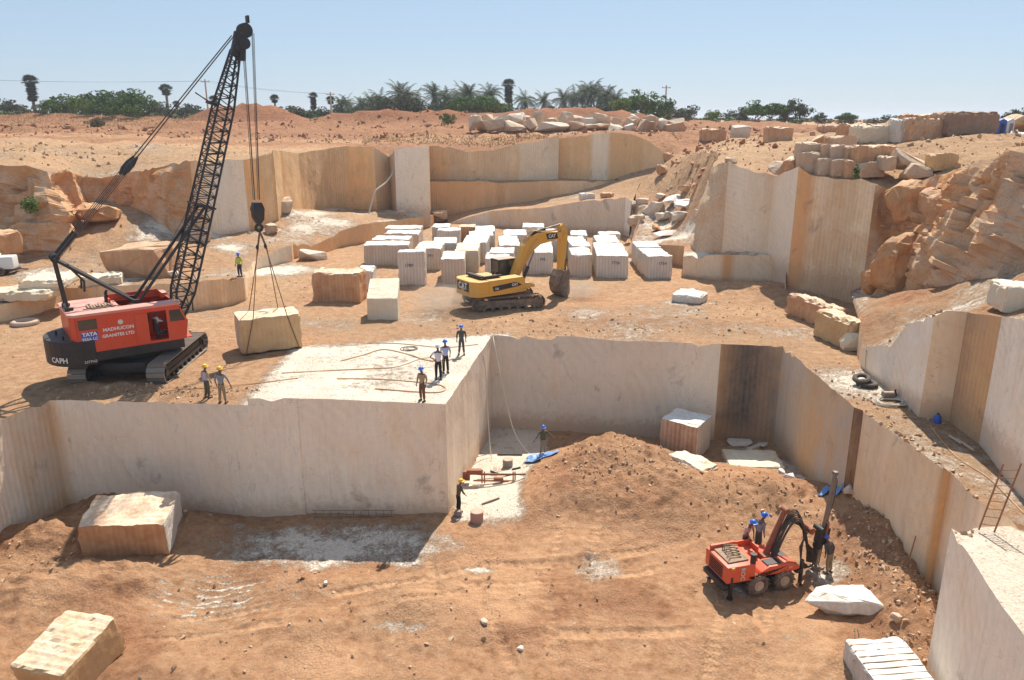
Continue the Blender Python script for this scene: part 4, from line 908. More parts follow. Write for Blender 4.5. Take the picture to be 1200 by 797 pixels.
def hull_mesh(sx, sy, sz, seed, n=16, boxy=.55, det=1):
    rng = random.Random(seed); bm = bmesh.new()
    for i in range(n):
        p = Vector((rng.uniform(-1, 1), rng.uniform(-1, 1), rng.uniform(-1, 1)))
        q = p.normalized(); m = max(abs(c) for c in q); p = q * ((1 - boxy) + boxy / m) * rng.uniform(.80, 1.0)
        bm.verts.new((p.x * sx / 2, p.y * sy / 2, (p.z + 1) * sz / 2))
    r = bmesh.ops.convex_hull(bm, input=bm.verts[:]); bmesh.ops.delete(bm, geom=[g for g in r['geom_interior'] if isinstance(g, bmesh.types.BMVert)], context='VERTS')
    bmesh.ops.bevel(bm, geom=bm.edges[:], offset=min(sx, sy, sz) * .025, segments=1, affect='EDGES')
    bmesh.ops.triangulate(bm, faces=bm.faces[:])
    for _ in range(det): bmesh.ops.subdivide_edges(bm, edges=[e for e in bm.edges if e.calc_length() > max(sx, sy, sz) * .14], cuts=1)
    bmesh.ops.triangulate(bm, faces=bm.faces[:])
    P = np.array([v.co for v in bm.verts]); s = min(sx, sy, sz)
    D_ = np.stack([fbm(P + seed + 20 * c, s * .45, 4, seed % 97 + c) for c in range(3)], 1) * s * .03; ctr_ = P - [0, 0, sz / 2]; D_ += ctr_ / np.maximum(np.linalg.norm(ctr_, axis=1), .01)[:, None] * (facet(P + seed, s * .42, seed % 91) * s * .045 + facet(P + seed, s * .16, seed % 83) * s * .018)[:, None]
    for v, dd in zip(bm.verts, D_): v.co += Vector(dd)
    me = bpy.data.meshes.new('boulder'); bm.to_mesh(me); bm.free(); return me
def boulder(x, y, sx, sy, sz, rz, mat, label, group=None, z=None, seed=None, name='boulder', cat='boulder', sink=.1, tilt=(0, 0), **kw):
    _bs[0] += 1; me = hull_mesh(sx, sy, sz, seed or _bs[0], **kw); o = link(name, me, M[mat])
    if z is None: z = gh(x, y)
    o.location = (x, y, z - sink * sz); o.rotation_euler = (tilt[0], tilt[1], rz); return tag(o, label, cat, group)

# ------------------------------------------------------------------ people
def skin_mesh(name, J, E, root, sub=1):
    """J: [(co, (rx, ry))]"""
    me = bpy.data.meshes.new(name); me.from_pydata([tuple(j[0]) for j in J], E, [])
    o = bpy.data.objects.new(name, me); COL.objects.link(o)
    o.modifiers.new('s', 'SKIN').branch_smoothing = 0.6
    o.modifiers.new('d', 'SUBSURF').levels = sub
    for i, j in enumerate(J):
        sv = me.skin_vertices[0].data[i]; sv.radius = j[1] if hasattr(j[1], '__len__') else (j[1], j[1]); sv.use_root = (i == root)
    dg = bpy.context.evaluated_depsgraph_get(); dg.update()
    m2 = bpy.data.meshes.new_from_object(o.evaluated_get(dg)); bpy.data.objects.remove(o)
    m2.name = name; m2.polygons.foreach_set('use_smooth', [True] * len(m2.polygons)); return m2
DOWN = dict(eL=(.25, .03, 1.14), wL=(.25, -.06, .90), eR=(-.25, .03, 1.14), wR=(-.25, -.06, .90))
def person(x, y, rz, label, shirt, trousers, helmet, z=None, arms=None, legs=None, lean=0.0, h=1.68, vest=None, group=None, head_down=.0, seated=False, long_sleeve=True):
    A = dict(DOWN); A.update(arms or {}); k = h / 1.72
    if z is None: z = gh(x, y)
    T = thing('person', label, 'person', (x, y, z), rz, group); T.scale = (k, k, k)
    V3 = Vector
    def L(p):   # lean the trunk forwards about the hips
        p = V3(p)
        if lean and p.z > .95:
            q = p - V3((0, 0, .95)); c, s_ = math.cos(lean), math.sin(lean)
            return V3((q.x, q.y * c - q.z * s_, q.y * s_ + q.z * c)) + V3((0, 0, .95))
        return p
    lg = dict(kL=(.10, -.02, .50), aL=(.11, .03, .09), kR=(-.10, -.02, .50), aR=(-.11, .03, .09)); lg.update(legs or {})
    J = []; E = []
    def j(p, r, par=None):
        J.append((p, r)); i = len(J) - 1
        if par is not None: E.append((par, i))
        return i
    pel = j((0, 0, .95), (.135, .10)); be = j(L((0, 0, 1.12)), (.125, .095), pel); ch = j(L((0, .01, 1.32)), (.155, .105), be)
    nb = j(L((0, .015, 1.44)), (.075, .065), ch); nk = j(L((0, .0, 1.51)), (.05, .052), nb)
    hy = -.015 - .05 * head_down
    ja = j(L((0, hy - .02, 1.555)), (.058, .072), nk); hd = j(L((0, hy, 1.63)), (.074, .092), ja); j(L((0, hy + .01, 1.70)), (.055, .07), hd)
    j(L((0, hy - .12, 1.60)), (.013, .018), hd); j(L((.088, hy + .01, 1.61)), (.010, .02), hd); j(L((-.088, hy + .01, 1.61)), (.010, .02), hd)
    for sgn, e_, w_ in ((1, A['eL'], A['wL']), (-1, A['eR'], A['wR'])):
        sh = j(L((sgn * .175, .015, 1.40)), (.052, .05), ch); e_, w_ = L(e_), L(w_)
        el = j(e_, .037, sh); wr = j(w_, (.026, .022), el); d = (w_ - e_).normalized(); side = d.cross(V3((0, 1, 0))); side = side.normalized() if side.length > .1 else V3((1, 0, 0)); nrm = d.cross(side)
        pa = j(w_ + d * .07, (.036, .016), wr)
        for f in range(4):
            s0 = w_ + d * .085 + side * (-.03 + .02 * f); ln = (.055, .07, .066, .05)[f]
            a_ = j(s0 + d * .02, .0088, pa); b_ = j(s0 + d * (.02 + ln * .5) + nrm * .006, .008, a_); j(s0 + d * (.02 + ln * .85) + nrm * .024, .007, b_)
        t_ = j(w_ + d * .035 - side * .045, .0105, wr); j(w_ + d * .075 - side * .06 + nrm * .012, .0085, t_)
    for sgn, k_, a_ in ((1, lg['kL'], lg['aL']), (-1, lg['kR'], lg['aR'])):
        hp = j((sgn * .085, 0, .88), (.085, .09), pel); kn = j(k_, .056, hp); an = j(a_, .036, kn); j((a_[0] + sgn * .01, a_[1] - .13, a_[2] - .05), (.035, .026), an)
    link('body', skin_mesh('body', J, E, 0), M['skin'], T)
    # shirt
    J = []; E = []
    p0 = j((0, 0, .90), (.165, .130)); p1 = j(L((0, 0, 1.10)), (.152, .122), p0); p2 = j(L((0, .01, 1.32)), (.178, .128), p1); p3 = j(L((0, .012, 1.435)), (.085, .078), p2)
    for sgn, e_, w_ in ((1, A['eL'], A['wL']), (-1, A['eR'], A['wR'])):
        s_ = j(L((sgn * .185, .015, 1.40)), (.068, .066), p2); e_, w_ = L(e_), L(w_)
        if long_sleeve: q = j(e_, .052, s_); j(e_.lerp(w_, .85), (.040, .038), q)
        else: j(L((sgn * .185, .015, 1.40)).lerp(e_, .72), (.060, .060), s_)
    link('shirt', skin_mesh('shirt', J, E, 1), M[shirt], T)
    if vest:
        J = []; E = []
        p0 = j((0, 0, .98), (.172, .138)); p1 = j(L((0, 0, 1.12)), (.164, .134), p0); p2 = j(L((0, .01, 1.33)), (.192, .140), p1); j(L((0, .012, 1.43)), (.10, .088), p2)
        link('safety_vest', skin_mesh('safety_vest', J, E, 1), M[vest], T)
    J = []; E = []
    q0 = j((0, 0, .98), (.140, .108)); q1 = j((0, 0, .90), (.150, .118), q0)
    for sgn, k_, a_ in ((1, lg['kL'], lg['aL']), (-1, lg['kR'], lg['aR'])):
        a2 = j((sgn * .088, 0, .82), (.098, .100), q1); b2 = j(k_, .076, a2); j(tuple(V3(a_) + V3((0, 0, .02))), .064, b2)
    link('trousers', skin_mesh('trousers', J, E, 1), M[trousers], T)
    for sgn, a_ in ((1, lg['aL']), (-1, lg['aR'])):
        m = MB(); m.box((a_[0] + sgn * .008, a_[1] - .06, a_[2] - .045), (.10, .27, .09), None, .03); m.build('shoe', M['boot'], T)
        m = MB(); c = L((sgn * .032, hy - .093, 1.625)); m.cyl(c, c + V3((0, -.006, 0)), .011, 8); m.build('eye', M['eye'], T)
    hm = MB(); V = []; F = []; n, mth = 20, 7; c = L((0, hy + .005, 1.66))
    for i in range(mth + 1):
        t = (math.pi / 2) * i / mth
        for q in range(n):
            a = 2 * math.pi * q / n; V.append(c + V3((.118 * math.cos(t) * math.cos(a), .142 * math.cos(t) * math.sin(a), .125 * math.sin(t) + .006 * (abs(math.cos(a)) < .25) * math.cos(t))))
    for i in range(mth):
        for q in range(n): F.append((i * n + q, i * n + (q + 1) % n, (i + 1) * n + (q + 1) % n, (i + 1) * n + q))
    hm.add(V, F, True)
    V = []; F = []
    for q in range(n):
        a = 2 * math.pi * q / n; ext = .022 + .045 * max(0, -math.sin(a)) ** 2
        for rr, zz in ((.0, .004), (ext, -.004), (ext, -.012), (.0, -.006)): V.append(c + V3(((.118 + rr) * math.cos(a), (.142 + rr) * math.sin(a), zz)))
    for q in range(n):
        for m_ in range(4): F.append((q * 4 + m_, ((q + 1) % n) * 4 + m_, ((q + 1) % n) * 4 + (m_ + 1) % 4, q * 4 + (m_ + 1) % 4))
    hm.add(V, F, True); hm.build('helmet', M[helmet], T)
    return T
# ================================================================== MACHINES
def crawler(parent, x0, x1, yc, w, h, mats, name='crawler_track', wheels=7, hubs=True, shoe=.22):
    """one endless track with shoes; sprocket, idler, rollers and side frame as its pieces. Runs along X in the parent's space"""
    r = h / 2; L = (x1 - x0) - 2 * r; per = 2 * L + 2 * math.pi * r; n = int(per / shoe); m = MB()
    for i in range(n):
        s = per * i / n
        if s < L: p = (x0 + r + s, h); a = 0
        elif s < L + math.pi * r: t = (s - L) / r; p = (x1 - r + r * math.sin(t), r + r * math.cos(t)); a = -t
        elif s < 2 * L + math.pi * r: p = (x1 - r - (s - L - math.pi * r), 0); a = math.pi
        else: t = (s - 2 * L - math.pi * r) / r; p = (x0 + r - r * math.sin(t), r - r * math.cos(t)); a = math.pi - t
        rot = (0, -a, 0); m.box((p[0], yc, p[1]), (shoe * .93, w, .05), rot)
        off = Vector((0, 0, .035)); off.rotate(Euler(rot)); m.box((p[0] + off.x, yc, p[1] + off.z), (.035, w, .04), rot)
    t = m.build(name, M[mats[0]], parent)
    f = MB(); f.box(((x0 + x1) / 2, yc, r), (L * 1.02, w * .62, h * .52), None, .03); f.box(((x0 + x1) / 2, yc, r * .7), (L * .9, w * .72, h * .2)); f.build('track_frame', M[mats[1]], t)
    for xx, nm in ((x0 + r, 'sprocket'), (x1 - r, 'idler_wheel')):
        q = MB(); q.cyl((xx, yc - w * .36, r), (xx, yc + w * .36, r), r * .80, 20); q.cyl((xx, yc - w * .46, r), (xx, yc + w * .46, r), r * .34, 14); q.build(nm, M[mats[1]], t)
    for i in range(wheels):
        xx = x0 + r + L * (i + .5) / wheels; q = MB(); q.cyl((xx, yc - w * .40, .15), (xx, yc + w * .40, .15), .12, 12); q.build('track_roller', M[mats[1]], t)
    return t

# ---------------- lattice boom crawler crane
CX, CY, CH = -19.2, 37.55, R(36.5)
cz0 = max(gh(CX - 1.8, CY - 2), gh(CX + 1.8, CY), 0.0) - .06
crane = thing('crawler_crane', 'orange-red crawler crane with tall black lattice boom hoisting a stone block', 'crane', (CX, CY, cz0 + .15), CH); cz0 += .15
# undercarriage, turned against the house
und = MB(); und.box((0, 0, .62), (3.4, 2.2, .5), None, .05); und.box((-1.2, 0, .55), (.5, 4.2, .36), None, .04); und.box((1.2, 0, .55), (.5, 4.2, .36), None, .04); und.cyl((0, 0, .8), (0, 0, 1.14), 1.05, 28)
uo = und.build('undercarriage', M['black'], crane, rot=(0, 0, R(93) - CH), loc=(0, 0, -.12))
for s_ in (1, -1):
    t_ = crawler(crane, -2.5, 3.9, s_ * 1.85, .86, .96, ('track', 'black'), wheels=9, shoe=.24)
    t_.rotation_euler = (0, 0, R(93) - CH); t_.location = (0, 0, -.15)
HB, HT = 1.6, 3.50; HX0, HX1, HW = -2.9, 2.15, 1.72
m = MB()
# platform skirt
m.prism([(-2.9, -HW + .02), (2.0, -HW + .02), (2.0, HW - .02), (-2.9, HW - .02)], 1.12, 1.6, 'z', .04)
m.box((0, 0, 1.3), (3.0, 2.6, .35)); m.box((2.2, .5, 1.36), (.7, .8, .30)); m.build('platform', M['black'], crane)
# house: shell of walls with a real doorway, hollow inside
ho = MB()
wt = .06
def wall_y(y, x0, x1, z0, z1): ho.box(((x0 + x1) / 2, y, (z0 + z1) / 2), (x1 - x0, wt, z1 - z0))
ys = -HW
WX0, WX1, WZ0, WZ1 = -2.60, -1.80, 2.72, 3.22
wall_y(ys, -2.70, WX0, HB, HT - .12); wall_y(ys, WX0, WX1, HB, WZ0); wall_y(ys, WX0, WX1, WZ1, HT - .12); wall_y(ys, WX1, .42, HB, HT - .12)
wall_y(ys, .42, 1.28, 3.18, HT - .12); wall_y(ys, .42, 1.28, HB, 1.72)
ho.prism([(1.28, HB), (2.05, HB), (2.22, 2.55), (1.28, 2.55)], ys - .03, ys + .03, 'y'); ho.prism([(1.28, 2.50), (1.42, 2.50), (1.42, 3.4), (1.28, 3.4)], ys - .03, ys + .03, 'y')
ho.prism([(1.42, 3.14), (1.94, 3.14), (1.90, 3.4), (1.42, 3.4)], ys - .03, ys + .03, 'y'); ho.prism([(2.14, 2.55), (2.22, 2.55), (1.98, 3.2), (1.90, 3.2)], ys - .03, ys + .03, 'y')
wall_y(HW, -2.68, 2.0, HB, HT - .12)
ho.box((-2.9, 0, (HB + HT) / 2 - .06), (wt, 2 * HW - .46, HT - HB - .12))
for s_ in (-1, 1):   # chamfered rear corners
    ho.prism([(-2.93, s_ * (HW - .25)), (-2.87, s_ * (HW - .25)), (-2.66, s_ * (HW - .03)), (-2.66, s_ * (HW + .03)), (-2.72, s_ * (HW + .03))], HB, HT - .12, 'z')
ho.prism([(2.05, HB), (2.11, HB), (2.28, 2.55), (2.22, 2.55)], -HW, -.5, 'y'); ho.box((2.0, .9, 2.45), (.06, 1.6, 1.65)); ho.box((.36, -1.05, 2.4), (.05, 1.2, 1.5)); ho.box((1.3, -.48, 2.4), (1.4, .05, 1.5))
ho.box((-.2, 0, HB + .02), (5.2, 3.3, .05))
house = ho.build('house', M['red'], crane)
m = MB(); m.box((-1.6, HW * 0 - HW + .0, 2.95), (.98, .07, .58), None, .02); m.build('window_frame', M['red'], house) if False else None
m = MB(); m.box(((WX0 + WX1) / 2, ys + .01, (WZ0 + WZ1) / 2), (WX1 - WX0, .02, WZ1 - WZ0)); m.build('window', M['glass'], house)
m = MB(); m.prism([(1.42, 2.55), (2.14, 2.55), (1.92, 3.16), (1.42, 3.16)], ys - .005, ys + .01, 'y'); m.build('window', M['glass'], house)
m = MB(); m.prism([(2.235, 2.57), (2.25, 2.57), (1.99, 3.24), (1.975, 3.24)], -HW + .1, -.6, 'y'); m.build('windscreen', M['glass'], house)
# doorway slides back: the door stands behind the opening
m = MB(); m.box((.12, ys - .05, 2.42), (.56, .035, 1.5), None, .01); m.build('sliding_door', M['red'], house)
# roof: bleached sheet with rounded eaves and an open engine well
rf = MB()
def roofpiece(x0, x1, y0, y1): rf.box(((x0 + x1) / 2, (y0 + y1) / 2, HT - .06), (x1 - x0, y1 - y0, .10), None, .02)
rf.prism([(-2.98, -HW + .2), (-2.72, -HW - .06), (1.90, -HW - .06), (2.02, -HW + .1), (2.02, -.95), (-2.98, -.95)], HT - .14, HT, 'z', .035)
rf.prism([(-2.98, .95), (2.02, .95), (2.02, HW + .06), (-2.72, HW + .06), (-2.98, HW - .2)], HT - .14, HT, 'z', .035)
roofpiece(-2.98, -.6, -.95, .95)
roof = rf.build('roof', M['roofred'], crane)
m = MB(); m.box((.3, .75, HT + .12), (2.4, .07, .34)); m.prism([(1.45, HT), (1.75, HT), (1.45, HT + .3)], -.2, .78, 'y'); m.box((-.9, .3, HT + .10), (.07, .95, .26)); m.build('machinery_guard', M['red'], roof)
m = MB(); m.cyl((-.95, .35, HT), (-.95, .35, HT + .32), .10); m.cyl((-.95, .35, HT + .3), (-.95, .35, HT + .52), .075, 12); m.cyl((-.95, .35, HT + .5), (-.88, .35, HT + .60), .06, 10); m.build('exhaust_pipe', M['black'], crane)
m = MB()
for k in range(9): m.box((-1.9 + .13 * k, -.35 + .1 * math.sin(k * 2.2), HT + .035), (.09, .8 + .3 * math.sin(k * 1.7), .05), (0, 0, .3 * math.sin(k * 3.1)), .01)
m.tube([(-2.2, -.9, HT + .04), (-1.6, -1.05, HT + .06), (-.9, -.8, HT + .04), (-.6, -1.1, HT + .05)], .025, 6); m.build('timber_mats', M['dusty'], crane)
# machinery seen in the well and a driver's cabin
m = MB(); m.cyl((.2, -.8, 2.7), (.2, .8, 2.7), .48, 22); m.cyl((-.9 + .1, -.8, 2.4), (-.8, .8, 2.4), .40, 20); m.box((-1.9, 0, 2.2), (1.3, 1.5, 1.1), None, .05); m.build('winch', M['black'], crane)
m = MB(); m.box((1.05, -1.15, 1.95), (.5, .5, .14), None, .03); m.box((.82, -1.15, 2.35), (.12, .48, .65), None, .03); m.build('driver_seat', M['black'], crane)
m = MB()
for k in range(4): m.cyl((1.55, -1.45 + .14 * k, 1.65), (1.45, -1.45 + .14 * k, 2.35), .018, 6)
m.build('control_lever', M['black'], crane)
# counterweight, half round at the tail
poly = []
for k in range(15):
    a = R(90) + R(180) * k / 14; poly.append((-2.55 + 1.75 * .80 * math.cos(a), 1.78 * math.sin(a)))
poly += [(-2.0, -1.78), (-2.0, 1.78)]
m = MB(); m.prism(poly, 1.02, 2.22, 'z', .04); m.build('counterweight', M['black'], crane)
m = MB(); m.cyl((-3.35, .3, 2.22), (-3.35, .3, 2.42), .05, 8); m.build('lifting_lug', M['black'], crane)
m = MB(); m.cyl((-3.2, -.9, 2.22), (-3.2, -.9, 2.40), .05, 8); m.build('lifting_lug', M['black'], crane)
# writing
fr = (math.pi / 2, 0, 0); Yt = ys - .034
text_part('MADHUCON', .225, M['white'], house, (-.92, Yt, 2.60), fr, bold=.006, sx=1.02)
text_part('GRANITES LTD', .205, M['white'], house, (-.96, Yt, 2.30), fr, bold=.006, sx=1.02)
m = MB(); m.cyl((-.80, ys - .02, 2.90), (-.80, ys - .045, 2.90), .12, 28); em = m.build('round_emblem', M['hose'], house)
m = MB(); m.box((-2.18, ys - .036, 2.50), (.72, .012, .235)); a1 = m.build('name_plate', M['blue'], house)
m = MB(); m.box((-2.18, ys - .036, 2.27), (.72, .012, .205)); a2 = m.build('name_plate', M['blue'], house)
text_part('TATA', .235, M['white'], a1, (-2.18, ys - .046, 2.50), fr, bold=.012, sx=1.05)
text_part('955A LC', .185, M['white'], a2, (-2.18, ys - .046, 2.27), fr, bold=.006)
for k, (ch_, aa) in enumerate(zip('S.A.P.H', [-172, -176, 179, -176 + 360 - 6, 0, 0, 0])): pass
for ch_, ang in (('C', 213), ('A', 221), ('P', 229), ('H', 237)):
    a = R(ang); cx_, cy_ = -2.55 + 1.40 * math.cos(a), 1.78 * math.sin(a); nr_ = Vector((math.cos(a) / 1.40, math.sin(a) / 1.78, 0)).normalized()
    text_part(ch_, .36, M['white'], crane, (cx_ + nr_.x * .012, cy_ + nr_.y * .012, 1.32), (math.pi / 2, 0, math.atan2(nr_.y, nr_.x) + math.pi / 2), bold=.008)
text_part('3377N2', .17, M['white'], crane, (-2.3, -1.796, 1.18), fr)

# boom
def lattice(m, P0, P1, w0, d0, w1, d1, side, nrm, bays, rc=.055, rl=.028):
    """four chords from P0 to P1 with zigzag lacing; w along side, d along nrm"""
    P0, P1 = Vector(P0), Vector(P1)
    def c(t, a, b): return P0.lerp(P1, t) + side * a * (w0 + (w1 - w0) * t) / 2 + nrm * b * (d0 + (d1 - d0) * t) / 2
    for a in (-1, 1):
        for b in (-1, 1): m.tube([c(0, a, b), c(1, a, b)], rc, 6)
    for k in range(bays):
        t0, t1 = k / bays, (k + 1) / bays; tm = (t0 + t1) / 2
        for b in (-1, 1): m.tube([c(t0, -1, b), c(tm, 1, b)], rl, 5, False); m.tube([c(tm, 1, b), c(t1, -1, b)], rl, 5, False)
        for a in (-1, 1): m.tube([c(t0, a, -1), c(tm, a, 1)], rl, 5, False); m.tube([c(tm, a, 1), c(t1, a, -1)], rl, 5, False)
        for b in (-1, 1): m.tube([c(t0, -1, b), c(t0, 1, b)], rl, 5, False)
        for a in (-1, 1): m.tube([c(t0, a, -1), c(t0, a, 1)], rl, 5, False)
HR = 6.85                                            # hook radius
BF = Vector((1.95, 0, 1.75)); BT = Vector((HR - .36, 0, 15.6)); bd = (BT - BF).normalized(); bs_ = Vector((0, 1, 0)); bn_ = bd.cross(bs_)
Q1 = BF.lerp(BT, .14); Q2 = BF.lerp(BT, .45); Q3 = BF.lerp(BT, .80)
m = MB(); lattice(m, BF, Q1, .95, .12, 1.15, .90, bs_, bn_, 3, .06, .03); lattice(m, Q1, Q2, 1.15, .90, 1.15, .90, bs_, bn_, 7, .06, .028)
lattice(m, Q2, Q3, 1.12, .88, 1.02, .80, bs_, bn_, 9, .055, .026); lattice(m, Q3, BT, 1.02, .80, .55, .34, bs_, bn_, 5, .055, .026)
boom = m.build('boom', M['boomblk'], crane)
m = MB()
for q in (Q2,): m.box(q, (.1, 1.42, .16), (0, -math.atan2(bd.z, bd.x) + math.pi / 2, 0)); m.box(q, (1.12, 1.30, .10), (0, math.pi / 2 - math.atan2(bd.z, bd.x), 0))
m.build('boom_splice', M['boomblk'], boom)
m = MB()   # rope guide bracket high on the boom
q = Q3 - bn_ * .0; back = -bn_ if bn_.x > 0 else bn_
m.box(q + back * .55, (.5, .62, .10), (0, .35, 0)); m.tube([q + back * .5, q + back * 1.35 + Vector((0, 0, .25))], .03, 6); m.tube([q + back * .5 + Vector((0, .25, 0)), q + back * 1.3 + Vector((0, .2, .3))], .03, 6); m.build('rope_guide', M['boomblk'], boom)
m = MB()   # head
m.box(BT + bd * .30, (.42, .50, 1.2), (0, math.pi / 2 - math.atan2(bd.z, bd.x), 0), .06)
for k in (-1, 0, 1): m.cyl(BT + bd * 1.0 + Vector((.22, k * .16 - .05, 0)), BT + bd * 1.0 + Vector((.22, k * .16 + .05, 0)), .36, 26)
m.cyl(BT + bd * .35 + Vector((.28, -.3, 0)), BT + bd * .35 + Vector((.28, .3, 0)), .30, 20); m.box(BT + bd * -.05 + Vector((.30, 0, 0)), (.34, .46, .9), (0, .1, 0), .05)
m.box(BT + bd * .75, (.5, .34, .3), (0, .3, 0), .04)
m.box(BT + bd * 1.45 + Vector((.28, 0, .12)), (.1, .35, .35)); m.build('boom_head', M['boomblk'], crane)
# gantry
AP = Vector((-2.95, 0, 5.95)); gy = .42; m = MB()
for s_ in (-1, 1):
    a = AP + Vector((0, s_ * gy, 0)); m.tube([(-2.75, s_ * .55, HT), a], .065, 8); m.tube([a, (.2, s_ * .55, HT)], .085, 8)
    m.box((-2.72, s_ * .55, HT + .06), (.35, .14, .14)); m.box((.2, s_ * .55, HT + .06), (.4, .16, .16))
    m.tube([a + Vector((.55, 0, -.45)), (-1.9, s_ * .45, 4.8), (-1.95, s_ * .45, 4.3)], .05, 6)
m.cyl(AP + Vector((0, -.6, 0)), AP + Vector((0, .6, 0)), .085, 12); m.box((-2.78, 0, HT + .1), (.16, 1.5, .14)); m.build('gantry', M['black'], crane)
m = MB()
for k in range(5): m.cyl(AP + Vector((.02, -.32 + .16 * k - .035, .02)), AP + Vector((.02, -.32 + .16 * k + .035, .02)), .20, 18)
m.build('gantry_sheave', M['black'], crane)
HD = BT + bd * .75 + Vector((-.28, 0, 0)); EQ = AP.lerp(HD, .40)
ropes = MB()
pend = MB(); fall = MB()
for s_ in (-1, 1):
    e = EQ + Vector((0, s_ * gy, 0)); pend.tube([e, HD + Vector((0, s_ * .26, 0))], .030, 5, False)
    for k in (-1, 0, 1): fall.tube([AP + Vector((.05, s_ * gy + k * .06, .1 * k)), e + Vector((0, k * .06, .1 * k))], .024, 4, False)
pend.build('pendant_rope', M['rope'], crane); fall.build('luffing_rope', M['rope'], crane)
for s_ in (-1, 1):
    dd = (HD - AP).normalized(); e = EQ + Vector((0, s_ * gy, 0)); m = MB()
    m.tube([e - dd * .55, e - dd * .25, e + dd * .15, e + dd * .55], [.05, .15, .15, .05], 10); m.build('equalizer_block', M['black'], crane)
    m = MB(); m.tube([AP + Vector((.03, s_ * gy * 1.05, .03)), AP + dd * 1.55 + Vector((0, s_ * gy * 1.05, 0))], .075, 8); m.build('bridle_bar', M['black'], crane)
m = MB(); m.cyl(EQ + Vector((0, -gy, 0)), EQ + Vector((0, gy, 0)), .04, 8); m.build('spreader_bar', M['greysteel'], crane)
for s_ in (-1, 1):
    a = Vector((.35, s_ * .50, HT)); b = Q2 + Vector((0, s_ * .56, -.05)); m = MB(); m.tube([a, a.lerp(b, .5), b], .075, 8); m.tube([a.lerp(b, .55), b], .05, 8)
    m.build('backstop_strut', M['boomblk'], crane)
HZ = 7.95 - cz0                                      # hook block height
hook_c = Vector((HR, 0, HZ)); hr = MB(); hx = BT.x + bd.x * 1.0 + .22
for k, (dx, dy) in enumerate([(-.13, -.16), (.12, -.16), (-.10, .0), (.16, .02), (-.12, .16), (.14, .16)]):
    top = Vector((hx + (.42 if dx > 0 else -.1), dy, BT.z + bd.z * 1.0 - .1)); hr.tube([top, hook_c + Vector((dx, dy, .35))], .017, 4, False)
hr.build('hoist_rope', M['rope'], crane)
wl = MB(); wl.tube([(.2, -.1, 2.95), Q1 + back * .5, Q3 + back * .55, BT + bd * .9], .014, 4, False); wl.tube([(.2, .2, 2.95), Q2 + back * .50, BT + bd * .9 + Vector((0, .1, 0))], .014, 4, False); wl.build('winch_line', M['rope'], crane)
m = MB(); m.prism([(-.30, .30), (-.20, .62), (.20, .62), (.32, .30), (.26, -.30), (.08, -.52), (-.12, -.52), (-.28, -.20)], -.26, .26, 'y', .04); 
m.cyl((0, -.30, .22), (0, .30, .22), .30, 18)
hb = m.build('hook_block', M['black'], crane, loc=tuple(hook_c - Vector((0, 0, .4))))
m = MB(); m.ring((0, 0, -.30), .17, .085, 'y', 18, 8); m.box((0, 0, -.05), (.22, .22, .20), None, .04); m.build('hook', M['black'], hb, loc=(0, 0, -.45))

# suspended stone block: a thing of its own, just off the ground, and its slings
ch_, sh_ = math.cos(CH), math.sin(CH)
LX, LY = CX + HR * ch_, CY + HR * sh_
BRZ = R(27); bw, bdp, bh = 3.3, 2.0, 1.95
lb = block(LX, LY, bw, bdp, bh, BRZ, 'blk_hoist', 'ochre sawn stone block hanging in wire slings from the crane hook', z=gh(LX, LY) + .07, sink=0, rough=.02, chip=.05)
BZ = lb.location.z
def lw(x, y, z): return Vector((LX + x * math.cos(BRZ) - y * math.sin(BRZ), LY + x * math.sin(BRZ) + y * math.cos(BRZ), BZ + z))
hk = Vector((LX, LY, cz0 + HZ - 1.35)); s = MB()
kn = [Vector((LX - .16, LY - .1, hk.z - .85)), Vector((LX + .22, LY + .1, hk.z - .8))]
for k_, sx_ in ((0, -1), (1, 1)):
    s.tube([hk, kn[k_]], .035, 6); s.tube([hk + Vector((.05, 0, 0)), kn[k_] + Vector((.04, .04, 0))], .03, 6)
    xf = sx_ * (bw / 2 - .22)
    s.tube([kn[k_], lw(xf * .62, -bdp / 2 - .03, bh + .05), lw(xf, -bdp / 2 - .03, 0), lw(xf, -bdp / 2 + .1, -.03), lw(xf * .9, bdp / 2 - .1, -.03), lw(xf * .75, bdp / 2 + .03, .1), lw(xf * .55, bdp / 2 + .03, bh + .05), kn[k_] + Vector((.05, .05, 0))], .026, 6)
    s.tube([lw(xf * .55, bdp / 2 - .2, bh + .05), lw(xf * .1 + .2, -.1, bh + .06)], .02, 5)
sl_ = s.build('wire_sling', M['sling']); tag(sl_, 'rusty wire rope sling looped around the hanging block', 'sling')
m = MB()
for k in kn: m.tube([k + Vector((0, 0, .12)), k, k - Vector((0, 0, .16))], [.05, .09, .04], 8)
m.build('shackle', M['black'], sl_)
sl_.location = (0, 0, 0)

# the driver
dpos = Vector((CX + .9 * ch_ + 1.2 * sh_, CY + .9 * sh_ - 1.2 * ch_, cz0 + 1.66 - .05))
person(dpos.x, dpos.y, CH + R(90), 'crane driver in white shirt and blue helmet in the open red doorway', 'white_cl', 'navy', 'hblue', z=dpos.z - .02,
       arms=dict(eL=(.26, -.08, 1.15), wL=(.18, -.36, 1.12), eR=(-.26, -.08, 1.15), wR=(-.18, -.36, 1.12)), h=1.5)

